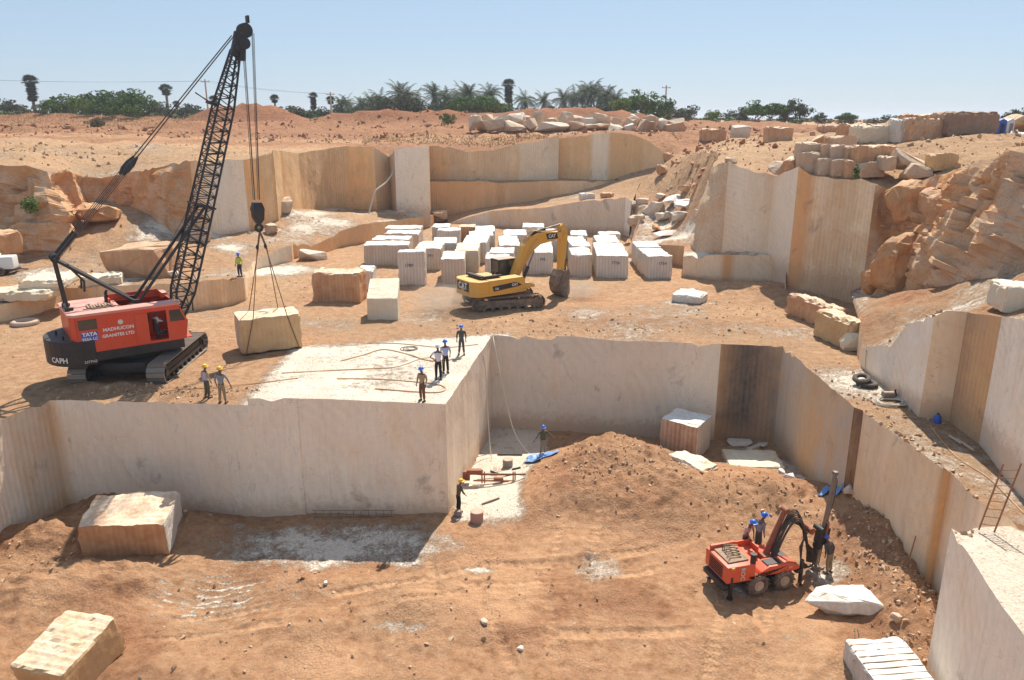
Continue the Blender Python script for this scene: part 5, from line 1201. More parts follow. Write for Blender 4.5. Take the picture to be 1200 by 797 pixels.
# ---------------- excavator
EXX, EXY, EH = -.75, 51.75, R(35)
ez = gh(EXX, EXY) - .03
exc = thing('excavator', 'dusty yellow tracked excavator digging with its bucket in front of the stacked blocks', 'excavator', (EXX, EXY, ez), EH)
TR = R(17) - EH
for s_ in (-1, 1):
    t_ = crawler(exc, -2.35, 2.65, s_ * 1.30, .60, .92, ('dusty', 'dusty'), wheels=7, shoe=.20); t_.rotation_euler = (0, 0, TR)
m = MB(); m.box((0, 0, .62), (1.9, 2.1, .35), None, .04); m.cyl((0, 0, .7), (0, 0, 1.12), .72, 24); m.build('undercarriage', M['dusty'], exc, rot=(0, 0, TR))
m = MB()
poly = [(-3.05, -.85), (-2.72, -1.38), (1.15, -1.42), (1.15, -.55), (1.9, -.55), (1.9, .42), (1.25, .42), (1.25, 1.38), (-2.72, 1.38), (-3.05, .85)]
m.prism(poly, 1.12, 1.34, 'z', .03)
m.prism([(-3.05, -.85), (-2.72, -1.38), (-1.9, -1.42), (-1.9, 1.40), (-2.72, 1.38), (-3.05, .85)], 1.30, 2.16, 'z', .07)
m.prism([(-1.9, 1.33), (1.05, 1.33), (1.02, 2.02), (.85, 2.18), (-1.9, 2.18)], -1.42, -.50, 'y', .06)
m.prism([(-1.9, 1.33), (-.15, 1.33), (-.15, 2.14), (-1.9, 2.14)], -.50, 1.38, 'y', .05)
m.prism([(1.05, 1.33), (1.85, 1.33), (1.85, 1.52), (1.05, 1.60)], -1.40, -.55, 'y', .03)
exb = m.build('body', M['yellow'], exc)
m = MB(); m.box((-1.45, -.05, 2.24), (1.45, 1.7, .14), None, .04); m.box((-2.05, .1, 2.33), (.30, 1.75, .16), None, .04); m.box((-1.3, -.85, 2.32), (1.5, .14, .14), None, .03); m.build('engine_cover', M['black'], exc)
m = MB(); m.box((-1.3, .0, 2.325), (.9, 1.1, .03), None, .01); m.build('hood_panel', M['yellow'], exc)
m = MB(); m.cyl((-1.0, -.5, 2.2), (-1.0, -.5, 2.62), .06, 10); m.build('exhaust_pipe', M['black'], exc)
cabm = MB()
for (xx, yy) in ((.15, .48), (.15, 1.36), (1.55, .48), (1.55, 1.36)): cabm.box((xx, yy, 2.30), (.09, .09, 1.55))
cabm.box((.85, .92, 3.02), (1.55, 1.0, .10), None, .03); cabm.box((.85, .92, 1.75), (1.5, .95, .5)); cabm.box((.85, .48, 2.32), (.07, .05, 1.4))
cb = cabm.build('cab', M['black'], exc)
m = MB(); m.box((.85, .92, 3.09), (1.5, .95, .05), None, .02); m.build('cab_roof', M['hub'], cb)
for c, d in (((.50, .475, 2.5), (.60, .012, .95)), ((1.2, .475, 2.5), (.60, .012, .95)), ((.13, .92, 2.5), (.012, .78, .95)), ((1.575, .92, 2.45), (.012, .78, 1.1)), ((.85, 1.37, 2.5), (1.28, .012, .95))):
    m = MB(); m.box(c, d); m.build('window', M['glass'], cb)
# boom (bent), stick and bucket
def beam(m, P, W, y0, y1): # P centreline [(x,z)], W depths
    up = []; lo = []
    for i, p in enumerate(P):
        a = P[max(0, i - 1)]; b = P[min(len(P) - 1, i + 1)]; d = Vector((b[0] - a[0], b[1] - a[1])).normalized(); n = Vector((-d.y, d.x))
        up.append((p[0] + n.x * W[i] / 2, p[1] + n.y * W[i] / 2)); lo.append((p[0] - n.x * W[i] / 2, p[1] - n.y * W[i] / 2))
    m.prism(up + lo[::-1], y0, y1, 'y')
B0 = (.95, 1.75)
m = MB(); beam(m, [B0, (1.5, 2.75), (2.1, 3.75), (2.5, 4.15), (3.1, 4.40), (4.2, 4.45), (5.25, 4.45)], [.42, .62, .86, .95, .82, .62, .40], -.28, .22)
bo = m.build('boom', M['yellow'], exc)
m = MB(); beam(m, [(5.05, 5.2), (5.28, 4.85), (5.30, 4.2), (5.22, 2.9), (5.15, 1.95)], [.28, .58, .62, .46, .32], -.24, .18); m.cyl((5.25, -.36, 4.45), (5.25, .30, 4.45), .14, 12); st = m.build('stick', M['yellow'], exc)
m = MB(); m.tube([(2.45, -.03, 4.75), (3.7, -.03, 5.0)], .12, 10); m.build('stick_cylinder', M['black'], exc)
m = MB(); m.tube([(3.7, -.03, 5.0), (5.02, -.03, 5.22)], .06, 8); m.build('cylinder_rod', M['greysteel'], exc)
for yy in (-.48, .42):
    m = MB(); m.tube([(1.45, yy, 1.62), (1.95, yy, 2.6)], .12, 10); m.build('boom_cylinder', M['black'], exc)
    m = MB(); m.tube([(1.95, yy, 2.6), (2.45, yy, 3.65)], .06, 8); m.build('cylinder_rod', M['greysteel'], exc)
m = MB(); m.tube([(5.62, -.03, 4.5), (5.58, -.03, 3.4), (5.50, -.03, 2.6)], [.10, .10, .06], 8); m.tube([(5.5, -.03, 2.6), (5.62, -.03, 2.0), (5.35, -.03, 1.5)], .07, 8); m.build('bucket_cylinder', M['black'], exc)
m = MB(); bk = [(5.05, 1.95), (4.75, 1.5), (4.62, .95), (4.72, .42), (4.98, .10), (5.40, -.02)]; th = .05; hw = .62
inn = [(p[0] + .06, p[1] + .02) for p in bk]
m.prism(bk + inn[::-1], -hw, hw, 'y')
for yy in (-hw, hw - .04): m.prism(bk + [(5.62, .35), (5.55, 1.3), (5.35, 1.95)], yy, yy + .04, 'y')
bu = m.build('bucket', M['dusty'], exc, rot=None)
for k in range(5):
    m = MB(); m.box((5.46, -hw + .1 + k * .27, -.02), (.22, .08, .05), None, .01); m.build('bucket_tooth', M['greysteel'], bu)
hm = MB()
for yy in (-.2, -.1, .05, .14): hm.tube([(1.1, yy, 2.15), (1.55, yy, 3.35), (2.05, yy, 4.45), (2.6, yy, 4.98), (3.3, yy, 4.88), (4.6, yy, 4.82), (5.1, yy, 5.0)], .03, 6)
for yy in (-.31, .25): hm.tube([(1.15, yy, 2.0), (1.75, yy, 3.0), (2.3, yy, 3.9), (2.9, yy, 4.4)], .03, 6)
hm.build('hydraulic_hose', M['hoseo'], exc)
m = MB(); m.box((-3.062, 0, 1.74), (.02, 1.45, .60)); p_ = m.build('badge_panel', M['black'], exc)
text_part('CAT', .60, M['white'], p_, (-3.078, .0, 1.76), (math.pi / 2, 0, -math.pi / 2), bold=.014, sx=.92)
m = MB(); m.prism([(-.20, 1.46), (.20, 1.46), (0, 1.70)], -3.088, -3.080, 'x'); m.build('logo_triangle', M['yellow'], p_)
m = MB(); m.prism([(-1.55, 1.42), (.35, 1.55), (.75, 1.62), (.35, 1.86), (-.2, 1.86), (-1.65, 1.76)], -1.435, -1.425, 'y'); p2_ = m.build('side_stripe', M['black'], exc)
text_part('336', .20, M['white'], p2_, (-1.3, -1.442, 1.58), (math.pi / 2, 0, 0), bold=.004); text_part('CAT', .25, M['white'], p2_, (.15, -1.442, 1.70), (math.pi / 2, 0, 0), bold=.006)
m = MB(); m.prism([(3.75, 4.28), (4.7, 4.28), (4.6, 4.68), (3.62, 4.70)], -.292, -.284, 'y'); p3_ = m.build('badge_panel', M['black'], exc)
text_part('CAT', .32, M['white'], p3_, (4.15, -.298, 4.49), (math.pi / 2, 0, 0), bold=.008)

# ---------------- drill rig on four wheels
RX, RY, RH = 9.75, 27.15, R(17)
rz_ = gh(RX, RY) + .0
rig = thing('drill_rig', 'orange four-wheeled rock drill rig with black hoses and an upright drilling mast', 'drill rig', (RX, RY, rz_), RH)
m = MB(); m.box((-.1, 0, .55), (3.1, .95, .32), None, .04); m.box((.2, 0, .42), (1.6, 1.5, .18)); m.box((-1.75, 0, .50), (.25, 1.5, .22), None, .03); m.build('chassis', M['black'], rig)
m = MB()
m.prism([(-1.78, -.80), (-.55, -.84), (-.45, -.30), (-.45, .30), (-.55, .84), (-1.78, .80)], .70, 1.42, 'z', .06)
m.prism([(-.60, .80), (-.45, .74), (-.30, 1.00), (.10, 1.18), (1.0, 1.16), (1.45, 1.0), (1.50, .86), (1.30, .80)], -.86, -.25, 'y', .05)
m.prism([(-.60, .80), (1.0, .80), (1.0, 1.05), (-.60, 1.25)], .28, .85, 'y', .04); m.prism([(-.6, .84), (.55, .84), (.55, .90), (-.6, .90)], -.3, .3, 'y')
m.box((-1.15, .62, 1.5), (1.1, .12, .22), None, .03); m.box((-.35, .84, 1.28), (1.3, .05, .26), (0, 0, 0), .01); m.box((.28, .55, 1.25), (.05, .6, .24))
m.build('hood', M['rigred'], rig)
m = MB(); m.box((-1.15, 0, 1.45), (.9, 1.1, .06), None, .02)
for k in range(5): m.tube([(-1.6 + .1 * k, -.5 + .25 * k, 1.46), (-1.3, -.2 + .15 * k, 1.62 + .02 * k), (-.9 + .08 * k, -.35 + .2 * k, 1.5)], .03, 6)
m.build('engine_deck', M['dusty'], rig)
m = MB()
for k in range(6): m.box((-1.795, 0, .82 + .09 * k), (.02, .95, .04))
m.build('grille', M['black'], rig)
m = MB()
for k in range(8): m.box((-.42 + .12 * k, -.868, .93 + .008 * k), (.05, .015, .10), (0, .5, 0))
m.build('louvre_panel', M['black'], rig)
m = MB(); m.box((.35, -.55, 1.19), (.62, .40, .025)); m.build('radiator_grille', M['black'], rig)
m = MB(); m.cyl((-.62, -.72, 1.3), (-.62, -.72, 1.75), .11, 14); m.cyl((-.62, -.72, 1.75), (-.62, -.72, 1.80), .13, 14); m.build('air_filter', M['black'], rig)
m = MB(); m.box((-1.55, -.83, 1.36), (.14, .04, .08)); m.build('side_lamp', M['yellow'], rig)
text_part('ROC', .26, M['hose'], rig, (-1.12, -.845, 1.06), (math.pi / 2, math.pi / 2, 0), bold=.006)
text_part('D5', .12, M['white'], rig, (1.05, -.866, .98), (math.pi / 2, 0, 0))
for xx in (-.35, .82):
    for s_ in (-1, 1):
        m = MB(); c = Vector((xx, s_ * .80, .42)); n_ = 30; m.ring(c, .31, .13, 'y', n_, 10, 1.25)
        for k in range(22):
            a = 2 * math.pi * k / 22; m.box(c + Vector((.425 * math.cos(a), .0, .425 * math.sin(a))), (.055, .26, .045), (0, -a + math.pi / 2 * 0, .3 * (-1) ** k))
        w_ = m.build('wheel', M['tyre'], rig)
        m = MB(); m.cyl(c + Vector((0, -.10, 0)), c + Vector((0, .10, 0)), .24, 24); m.cyl(c + Vector((0, s_ * .10, 0)), c + Vector((0, s_ * .13, 0)), .11, 16)
        for k in range(6): a = k * math.pi / 3; m.cyl(c + Vector((.16 * math.cos(a), s_ * .1, .16 * math.sin(a))), c + Vector((.16 * math.cos(a), s_ * .12, .16 * math.sin(a))), .02, 6)
        m.build('rim', M['hub'], w_)
for xx, yy in ((-1.55, -.75), (-1.55, .75), (1.62, -.78), (1.62, .78)):
    m = MB(); m.box((xx, yy, .55), (.12, .12, .85 if xx < 0 else 1.25), None, .01); m.cyl((xx, yy, .0), (xx, yy, .05), .13, 12); m.build('stabilizer_leg', M['black'], rig)
m = MB(); m.box((1.5, 0, .7), (.30, 1.7, .14), None, .02); m.build('front_crossbeam', M['black'], rig)
# boom: rises, elbows over and comes down to the mast
m = MB(); A_ = [(.55, .15, .95), (.95, .15, 2.05), (1.28, .12, 2.95)]; m.tube(A_, [.14, .11, .10], 8); m.box((.6, .15, .95), (.5, .5, .3), None, .04); m.cyl((1.28, -.05, 2.95), (1.28, .29, 2.95), .12, 12); m.build('lower_boom', M['darkred'], rig)
m = MB(); m.tube([(1.28, .12, 2.95), (1.75, .08, 2.45), (2.45, .02, 1.95)], [.09, .085, .09], 8); m.cyl((2.45, -.2, 1.95), (2.45, .25, 1.95), .14, 12); m.build('upper_boom', M['darkred'], rig)
m = MB(); m.tube([(.9, .3, 1.1), (1.15, .28, 1.8), (1.55, .2, 2.55)], [.08, .08, .05], 8); m.tube([(1.35, -.05, 2.6), (1.9, -.05, 2.3), (2.3, -.05, 1.8)], [.07, .07, .05], 8); m.build('boom_cylinder', M['black'], rig)
m = MB()
for k in range(7):
    o_ = k * .045 - .13; sp = .10 * math.sin(k * 2.1); top = 2.45 + .06 * k
    pts = []
    for q in range(15):
        t = q / 14; xx = .75 + (2.35 - .75) * t ** .9 + sp * math.sin(math.pi * t) * .5; zz = 1.05 + (top - .9) * math.sin(math.pi * min(t * 1.0, .94)) ** .8
        if t > .8: zz -= (t - .8) * .6
        pts.append((xx, o_ - .12, zz))
    pts += [(2.5, o_ - .1, 1.2 - .05 * k), (2.62, o_, .55 - .03 * k), (2.78, o_ + .03, .40 - .02 * k), (2.95, .02, .62 + .08 * k)]
    m.tube(pts, .033, 6)
for k in range(3): m.tube([(2.1 + .05 * k, -.2, 2.0), (1.98 - .05 * k, -.25, 1.4), (2.02, -.22, .75), (2.3 + .1 * k, -.15, .28), (2.75, -.05, .25), (2.95, 0, .5)], .035, 6)
m.build('hydraulic_hose', M['rubber'], rig)
mast = MB(); mx, tl = 2.95, .10      # mast leans slightly forward
def mp(z, dx=0, dy=0): return Vector((mx + dx + tl * z, dy, z))
mast.prism([(mx - .055, .10), (mx + .055, .10), (mx + .055 + tl * 4.35, 4.35), (mx - .055 + tl * 4.35, 4.35)], -.06, .06, 'y', .015)
mast.box(mp(.14), (.30, .34, .12), (0, .1, 0), .02); mast.box(mp(4.32), (.18, .18, .14), (0, .1, 0), .02); mo = mast.build('drilling_mast', M['greysteel'], rig)
m = MB(); m.tube([mp(.15, .14), mp(4.1, .14)], .025, 8); m.tube([mp(.1, .14), mp(-.1, .14)], .04, 8); m.build('drill_rod', M['greysteel'], mo)
m = MB(); m.tube([mp(.7, .10, .10), mp(2.3, .12, .12)], .018, 6); m.tube([mp(2.0, .2, .1), mp(3.0, .30, .08), mp(3.9, .22, .04), mp(4.25, .05, 0)], .022, 6); m.build('feed_hose', M['rubber'], mo)
m = MB(); m.box(mp(1.55, .12), (.28, .28, .75), (0, .1, 0), .03); m.cyl(mp(1.95, .12), mp(2.15, .12), .10, 12); m.build('rock_drill', M['black'], mo)
m = MB(); m.box(mp(1.5, -.14), (.16, .36, .95), (0, .1, 0), .02); m.box(mp(.95, -.02, .12), (.3, .12, .7), (0, .1, 0), .02); m.cyl(mp(1.9, -.2, -.25), mp(1.9, -.2, .25), .12, 12); m.tube([mp(.5, -.12, .05), mp(1.3, -.25, .05)], .06, 8); m.build('feed_carriage', M['black'], mo)
m = MB(); m.box(mp(1.25, -.16, -.14), (.06, .06, .6), (0, .1, 0)); m.box(mp(1.9, .05, -.16), (.10, .03, .6), (0, .1, 0)); m.build('feed_bracket', M['darkred'], mo)
def rw(x, y): return (RX + x * math.cos(RH) - y * math.sin(RH), RY + x * math.sin(RH) + y * math.cos(RH))
# ================================================================== PEOPLE
def at(u, v, z=0.0): p = px(u, v, z); return p[0], p[1]
akimbo = dict(eR=(-.36, .06, 1.18), wR=(-.20, -.06, 1.02))
x, y = at(495, 473); person(x, y + .12, R(-25), 'worker in tan shirt, brown trousers and blue helmet nearest the slab corner', 'tan', 'brown', 'hblue', legs=dict(aL=(.13, -.05, .09), kL=(.11, -.06, .5), aR=(-.12, .06, .09)), h=1.62, head_down=.6)
x, y = at(514, 446); person(x, y, R(190), 'man in white shirt and black trousers with hand on hip, seen from behind', 'white_cl', 'black_cl', 'hwhite', arms=dict(eL=(.38, .05, 1.17), wL=(.22, -.04, 1.02)), h=1.78, long_sleeve=False)
x, y = at(519, 440); person(x + .12, y + .35, R(200), 'man in pale blue shirt and blue helmet just behind the white-shirted man', 'bluew', 'black_cl', 'hblue', h=1.74, long_sleeve=False)
x, y = at(541, 416); person(x, y, R(5), 'worker in dark jacket and blue helmet at the far end of the pale slab', 'dkgrey', 'dkgrey', 'hblue', vest=None, h=1.66, legs=dict(aL=(.14, .02, .09), aR=(-.15, .05, .09)))
x, y = at(241, 470); person(x, y + .3, R(150), 'yellow-helmeted worker in grey waistcoat, left one beside the pit edge', 'tan', 'drab', 'hyel', vest='lilac', h=1.6)
x, y = at(260, 474); person(x, y + .15, R(178), 'yellow-helmeted worker in grey shirt and khaki trousers, right one at the pit edge', 'grey', 'khaki', 'hyel', h=1.72, arms=dict(eR=(-.33, .0, 1.14), wR=(-.40, -.04, .88)), legs=dict(aL=(.13, .03, .09), aR=(-.14, .03, .09)))
x, y = at(278, 329, 1.7); person(x - .3, y + 1.5, R(-15), 'worker in yellow-green vest and blue helmet standing on the low terrace edge', 'vest', 'navy', 'hblue', vest='vest', h=1.7)
x, y = at(636, 545, -6.0); person(x, y, R(15), 'worker with arms held out beside the blue sheet in the pit corner', 'drab', 'khaki', 'hblue', arms=dict(eL=(.36, -.12, 1.20), wL=(.52, -.28, 1.08), eR=(-.36, -.12, 1.20), wR=(-.55, -.26, 1.06)), h=1.72, vest='drab')
x, y = at(534, 603, -5.6); person(-2.55, 33.0, R(120), 'yellow-helmeted worker in the shade at the foot of the wall corner', 'drab', 'black_cl', 'hyel', h=1.66, lean=R(12), arms=dict(eL=(.26, -.10, 1.14), wL=(.18, -.32, 1.0), eR=(-.26, -.10, 1.14), wR=(-.18, -.3, .98)))
a, b = rw(.25, 1.1); person(a, b, R(40), 'helmeted rig operator in checked shirt leaning over the orange hood', 'checked', 'navy', 'hblue', lean=R(18), head_down=1.0, h=1.74, arms=dict(eL=(.22, -.15, 1.16), wL=(.12, -.30, 1.0), eR=(-.22, -.15, 1.16), wR=(-.12, -.3, 1.0)), z=gh(a, b) + .55, long_sleeve=False)
a, b = rw(.95, 1.2); person(a, b, R(110), 'rig operator in grey overalls and blue helmet beside the red boom', 'grey', 'dkgrey', 'hblue', lean=R(15), h=1.78, z=gh(a, b) + .55)
a, b = at(971, 667, -5.3); person(a, b, R(-150), 'worker half hidden behind the drilling mast in a blue helmet', 'dkgrey', 'khaki', 'hblue', lean=R(25), h=1.66, z=gh(a, b))

# ================================================================== STONE BLOCKS IN THE YARD
YG = 'squared blocks stored in rows in the yard'
# (u0, u1, v top front, v top back, height, material, label, number)
YARD = [
 (702.5, 739, 299, 284, 1.9, 'blk_grey', 'front block of the pair-wide row with a blue number, right of the excavator bucket', '7756'),
 (700, 727, 282.5, 275, 1.9, 'blk_grey', 'white-topped block second from the front behind the numbered one, right of the bucket', None),
 (703, 727, 273.5, 271, 1.9, 'blk_grey', 'rearmost small white-topped block of the row right of the bucket', None),
 (758, 787, 299, 290, 1.9, 'blk_grey', 'front block of the rightmost pair with a blue number near its top', '1754'),
 (747, 775, 289, 283, 1.85, 'blk_grey', 'rear block of the rightmost pair in the yard', None),
 (670, 694, 298, 290, 1.9, 'blk_tan', 'brownish block directly behind the excavator bucket', None),
 (669, 691, 288, 277, 1.9, 'blk_grey', 'white-topped block behind the brownish one at the bucket', None),
 (670, 689, 275, 270, 1.9, 'blk_grey', 'furthest block of the row behind the bucket', None),
 (618, 649, 295, 282, 1.9, 'blk_grey', 'grey block with a blue number seen under the excavator boom', '795'),
 (632, 655, 276, 269, 1.9, 'blk_grey', 'pale block behind the grey one under the excavator boom', None),
 (640, 664, 281, 277, 1.9, 'blk_grey', 'pale block just left of the excavator stick, second from the back', None),
 (613, 638, 266, 262, 1.9, 'blk_grey', 'far block against the grey wall above the excavator boom', None),
 (590, 617, 275, 269, 1.9, 'blk_grey', 'far white-topped block left of the boom, last of its row', None),
 (584, 608, 286.5, 276, 1.9, 'blk_tan', 'white-topped block left of the boom with tan front', None),
 (574, 602, 295, 289, 1.9, 'blk_grey', 'low white block behind the excavator cab, upper of two', None),
 (569, 597, 303, 296, 1.7, 'blk_grey', 'low white block right behind the excavator cab roof', None),
 (556, 579, 270, 264, 1.9, 'blk_grey', 'rear white-topped block in the middle row by the grey wall', None),
 (549, 577, 276, 271, 1.9, 'blk_grey', 'third block from the front of the middle row', None),
 (543, 571, 285, 277, 1.9, 'blk_grey', 'second block from the front of the middle row with a green smear', None),
 (533, 560, 293, 284, 2.0, 'blk_cream', 'cream-sided block behind the drilled block left of the excavator', None),
 (516, 543, 303, 294, 2.0, 'blk_tan', 'white-topped drilled block at the tail of the excavator', None),
 (537, 556, 266, 263, 1.9, 'blk_orange', 'brown-fronted block at the back between two rows', None),
 (512, 538, 270, 267, 1.9, 'blk_grey', 'blue-grey block standing on the rear left side of the yard', None),
 (506, 526, 266, 262, 2.0, 'blk_tan', 'tan-fronted block near the grey wall, left of the blue-grey one', None),
 (506, 533, 285, 278, 1.9, 'blk_grey', 'white-topped block behind the numbered drilled one left of the middle', None),
 (487, 517, 291, 283, 1.95, 'blk_tan', 'drilled block with a blue number right of the upright grey one', '391'),
 (466, 497, 294, 292, 2.7, 'blk_grey', 'tall upright grey slab block with a blue number', '1780'),
 (426, 477, 287, 283, 1.9, 'blk_tan', 'longest tan block, front one of the four long blocks at left', None),
 (436, 479, 281, 277, 1.9, 'blk_tan', 'second of the four long blocks at left, counted from the front', None),
 (451, 490, 274, 270, 1.9, 'blk_tan', 'third of the four long blocks at left, counted from the front', None),
 (451, 492, 267, 263.5, 1.9, 'blk_tan', 'rearmost of the four long blocks at left', None)]
for i, (u0, u1, vf, vb, h, mt, lab, num) in enumerate(YARD):
    a = px(u0, vf, h); b = px(u1, vf, h); c = px((u0 + u1) / 2, vb, h); w = b[0] - a[0]; d = max(1.5, c[1] - a[1] + .25)
    if num == '1780': d = 1.3
    rz = R(((i * 37) % 7 - 3) * 1.0)
    bl_ = block((a[0] + b[0]) / 2, a[1] + d / 2, w * 1.03, d, h, rz, mt, lab, YG, z=gh((a[0] + b[0]) / 2, a[1] - .2) if vf > 270 else None, rough=.022, chip=.07)
    if num: mark(num, bl_, w, d, h, .1 if num != '1780' else -.1, .68 if num != '1780' else .6, .34)
    if 'green smear' in lab:
        g = NT('green_paint'); g.out((.35, .62, .12)); mm = MB(); mm.box((w * .18, -d / 2 - .03, h * .55), (.25, .02, .5)); mm.build('green_paint_smear', g.m, bl_)

def pblock(u0, u1, vtf, vb, depth, mt, lab, rz=0, z=0.0, name='stone_block', grp=None, **kw):
    """front face given by its pixels: base line v=vb on height z, top v=vtf"""
    a = px(u0, vb, z); b = px(u1, vb, z); t = pd((u0 + u1) / 2, vtf, a[1]); h = t[2] - z; w = b[0] - a[0]
    cx, cy = (a[0] + b[0]) / 2 - math.sin(rz) * depth / 2, (a[1] + b[1]) / 2 + math.cos(rz) * depth / 2
    return block(cx, cy, w / max(.6, math.cos(rz)) * .98, depth, h, rz, mt, lab, grp, name=name, **kw)
# loose blocks on the bench
pblock(366, 423, 320, 355, 1.9, 'blk_orange', 'orange-sided block left of the cream block with the slanted top', R(-6), rough=.05)
pblock(420, 438, 316, 340, 2.4, 'blk_grey', 'grey-white block squeezed between the orange and the cream block', R(3), rough=.05)
bx = pblock(431, 467, 343, 377, 2.3, 'blk_cream', 'cream block with a smooth top slanting towards the camera', R(4), rough=.01, chip=.02, slope=(0, .36))
x, y = at(366, 306, 0); boulder(x, y, 3.0, 2.0, 1.2, R(10), 'boulder_pale', 'pale broken stone lying below the orange terrace face', n=14, boxy=.8)
pblock(788, 820, 347, 357, 2.2, 'blk_white', 'low pale slab lying on the bench right of the digger', R(-25), chip=.2)
x, y = at(845, 323); boulder(x, y, 1.3, .9, .6, .2, 'boulder', 'small tan stone at the foot of the plinth')
x, y = at(1180, 362, 5.4); pblock(1176, 1215, 334, 364, 1.6, 'blk_cream', 'cream block at the edge of the upper bench by the right frame edge', R(-12), z=5.4)
for k, (u, v, s, lab, mt) in enumerate([(936, 354, .75, 'small flat stone on the bench, left of three', 'boulder'), (958, 360, .9, 'tan stone slab in the middle of three on the bench', 'boulder_pale'), (966, 374, .6, 'smallest pale stone, nearest of three on the bench', 'boulder_pale'), (999, 411, 1.3, 'cream stone standing at the corner of the grey drilled wall', 'blk_cream')]):
    x, y = at(u, v); boulder(x, y, s * 1.2, s * .8, s * (.55 if k < 3 else 1.0), k, mt, lab, boxy=.85)
# drilled low blocks stepping up beside the right wall
q = px(985, 362, 0); block(19.3, 47.3, 1.0, 4.6, 1.5, R(20), 'blk_orange', 'long drilled block at the left foot of the right rock wall, far one', 'drilled edge blocks on the bench', rough=.06, chip=.2)
block(19.0, 42.8, 1.3, 3.4, 1.75, R(12), 'blk_hoist', 'long drilled block at the left foot of the right rock wall, near one', 'drilled edge blocks on the bench', rough=.06, chip=.2)
# slabs on the left terrace
def slab_px(u0, u1, vf, vb, z, h, mt, lab, rz=0):
    a = px(u0, vf, z + h); b = px(u1, vf, z + h); c = px((u0 + u1) / 2, vb, z + h); w = b[0] - a[0]; d = c[1] - a[1]
    return block((a[0] + b[0]) / 2, a[1] + d / 2, w, d, h, rz, mt, lab, 'flat slabs on the left terrace', z=z, name='rock_slab', cat='rock slab', rough=.05, chip=.25, sink=.2)
slab_px(-25, 52, 338, 331, 1.5, .65, 'blk_cream', 'lower flat cream slab left of the crane', R(2))
slab_px(16, 66, 326, 315, 2.0, .6, 'blk_cream', 'upper sunlit flat slab against the left cliff', R(10))
x, y = at(118, 312, 2.6); block(x, y, 2.6, 1.6, .7, R(18), 'blk_cream', 'small flat cream slab lying on the rubble behind the crane jib strut', 'flat slabs on the left terrace', name='rock_slab', cat='rock slab', rough=.05, chip=.2)
# blocks in the pit
zb = -5.05
pl_b = block(-16.5, 29.9, 3.45, 2.35, 1.62, R(8), 'blk_orange', 'large orange-faced block with a pale ridged top in the left of the pit', z=-5.15, tilt=(R(9), R(2)), ridge=.015, rough=.03, chip=.05); face_mat(pl_b, 'blk_white', lambda n: n.x > .7); face_mat(lb, 'blk_cream', lambda n: n.x < -.7)
block(-14.75, 21.9, 2.0, 2.5, 1.5, R(-14), 'blk_hoist', 'tan ridged block cut off by the bottom left frame edge', z=-5.5, tilt=(R(11), R(1)), ridge=.014, rough=.022, chip=.05)
pb = px(806, 538, -5.75); pitb = block(pb[0] + .12, pb[1] + 1.35, 2.15, 2.05, 2.02, R(-35), 'blk_grey', 'orange-stained grey block with a pointed bright top below the back wall', z=-5.75, rough=.025, chip=.05, taper=-.03); face_mat(pitb, 'blk_rust', lambda n: n.y < -.7)
pb = px(985, 715, -5.4); boulder(pb[0], pb[1] + .25, 3.1, 1.7, .95, R(-8), 'blk_white', 'large white angular rock in front of the drill rig', z=-5.45, seed=78, n=24, boxy=.75, det=2)
pb = px(1030, 790, -5.4); o_ = block(pb[0] + .1, pb[1] - .55, 2.0, 2.6, 1.0, R(6), 'blk_white', 'white slab with parallel drill lines at the bottom edge of the photo', z=-5.5, rough=.01, chip=.08, tilt=(R(4), 0))
gm = MB()
for k in range(9): gm.box((0, -1.15 + .27 * k, 1.0), (1.92, .025, .02))
gm.build('drill_line', M['dusty'], o_)
pb = px(728, 632, -5.5)
for k, (u, v, sx, sy, sz, lab, mt) in enumerate([(1046, 745, .45, .4, .35, 'small round tan stone below the white rock', 'boulder'), (990, 612, .75, .6, .6, 'pale round stone under the wall behind the mast', 'boulder_pale'),
     (610, 762, .3, .25, .18, 'lone white pebble stone low in the middle of the pit', 'blk_white'), (382, 690, .22, .2, .16, 'small white stone left of the middle of the pit', 'blk_white'), (568, 737, .4, .3, .15, 'flat brown stone in the churned pit floor', 'boulder'),
     (925, 571, .7, .5, .35, 'white stone heap piece on the low slab edge', 'blk_white'), (915, 556, .5, .4, .3, 'small white stone beside the pit slab', 'blk_white')]):
    x, y = at(u, v, -5.5); boulder(x, y, sx, sy, sz, k * 1.3, mt, lab, boxy=.5)
# low cut slabs in the pit's back corner
x, y = at(905, 540, -5.9); block(13.3, 38.9, 3.0, 2.3, .55, R(-3), 'blk_cream', 'low cream slab in the back right corner of the pit', z=-6.0, name='rock_slab', cat='rock slab', rough=.02, chip=.08)
x, y = at(800, 566, -5.5); block(x + .5, y + .4, 1.5, 2.3, .45, R(38), 'blk_cream', 'thin tan slab half buried in earth below the stained block', name='rock_slab', cat='rock slab', rough=.04, chip=.15, tilt=(R(3), R(6)), sink=.25)
for k, (u, v, s) in enumerate([(866, 520, 1.3), (880, 527, 1.0), (893, 522, .8)]):
    x, y = at(u, v, -5.95); boulder(x, y, s * 1.3, s * .8, .28, k * .6, 'boulder_pale', ['widest', 'middle', 'smallest'][k] + ' of the flat grey stones in the shade of the back wall', 'flat stones at the foot of the stained wall', boxy=.6)

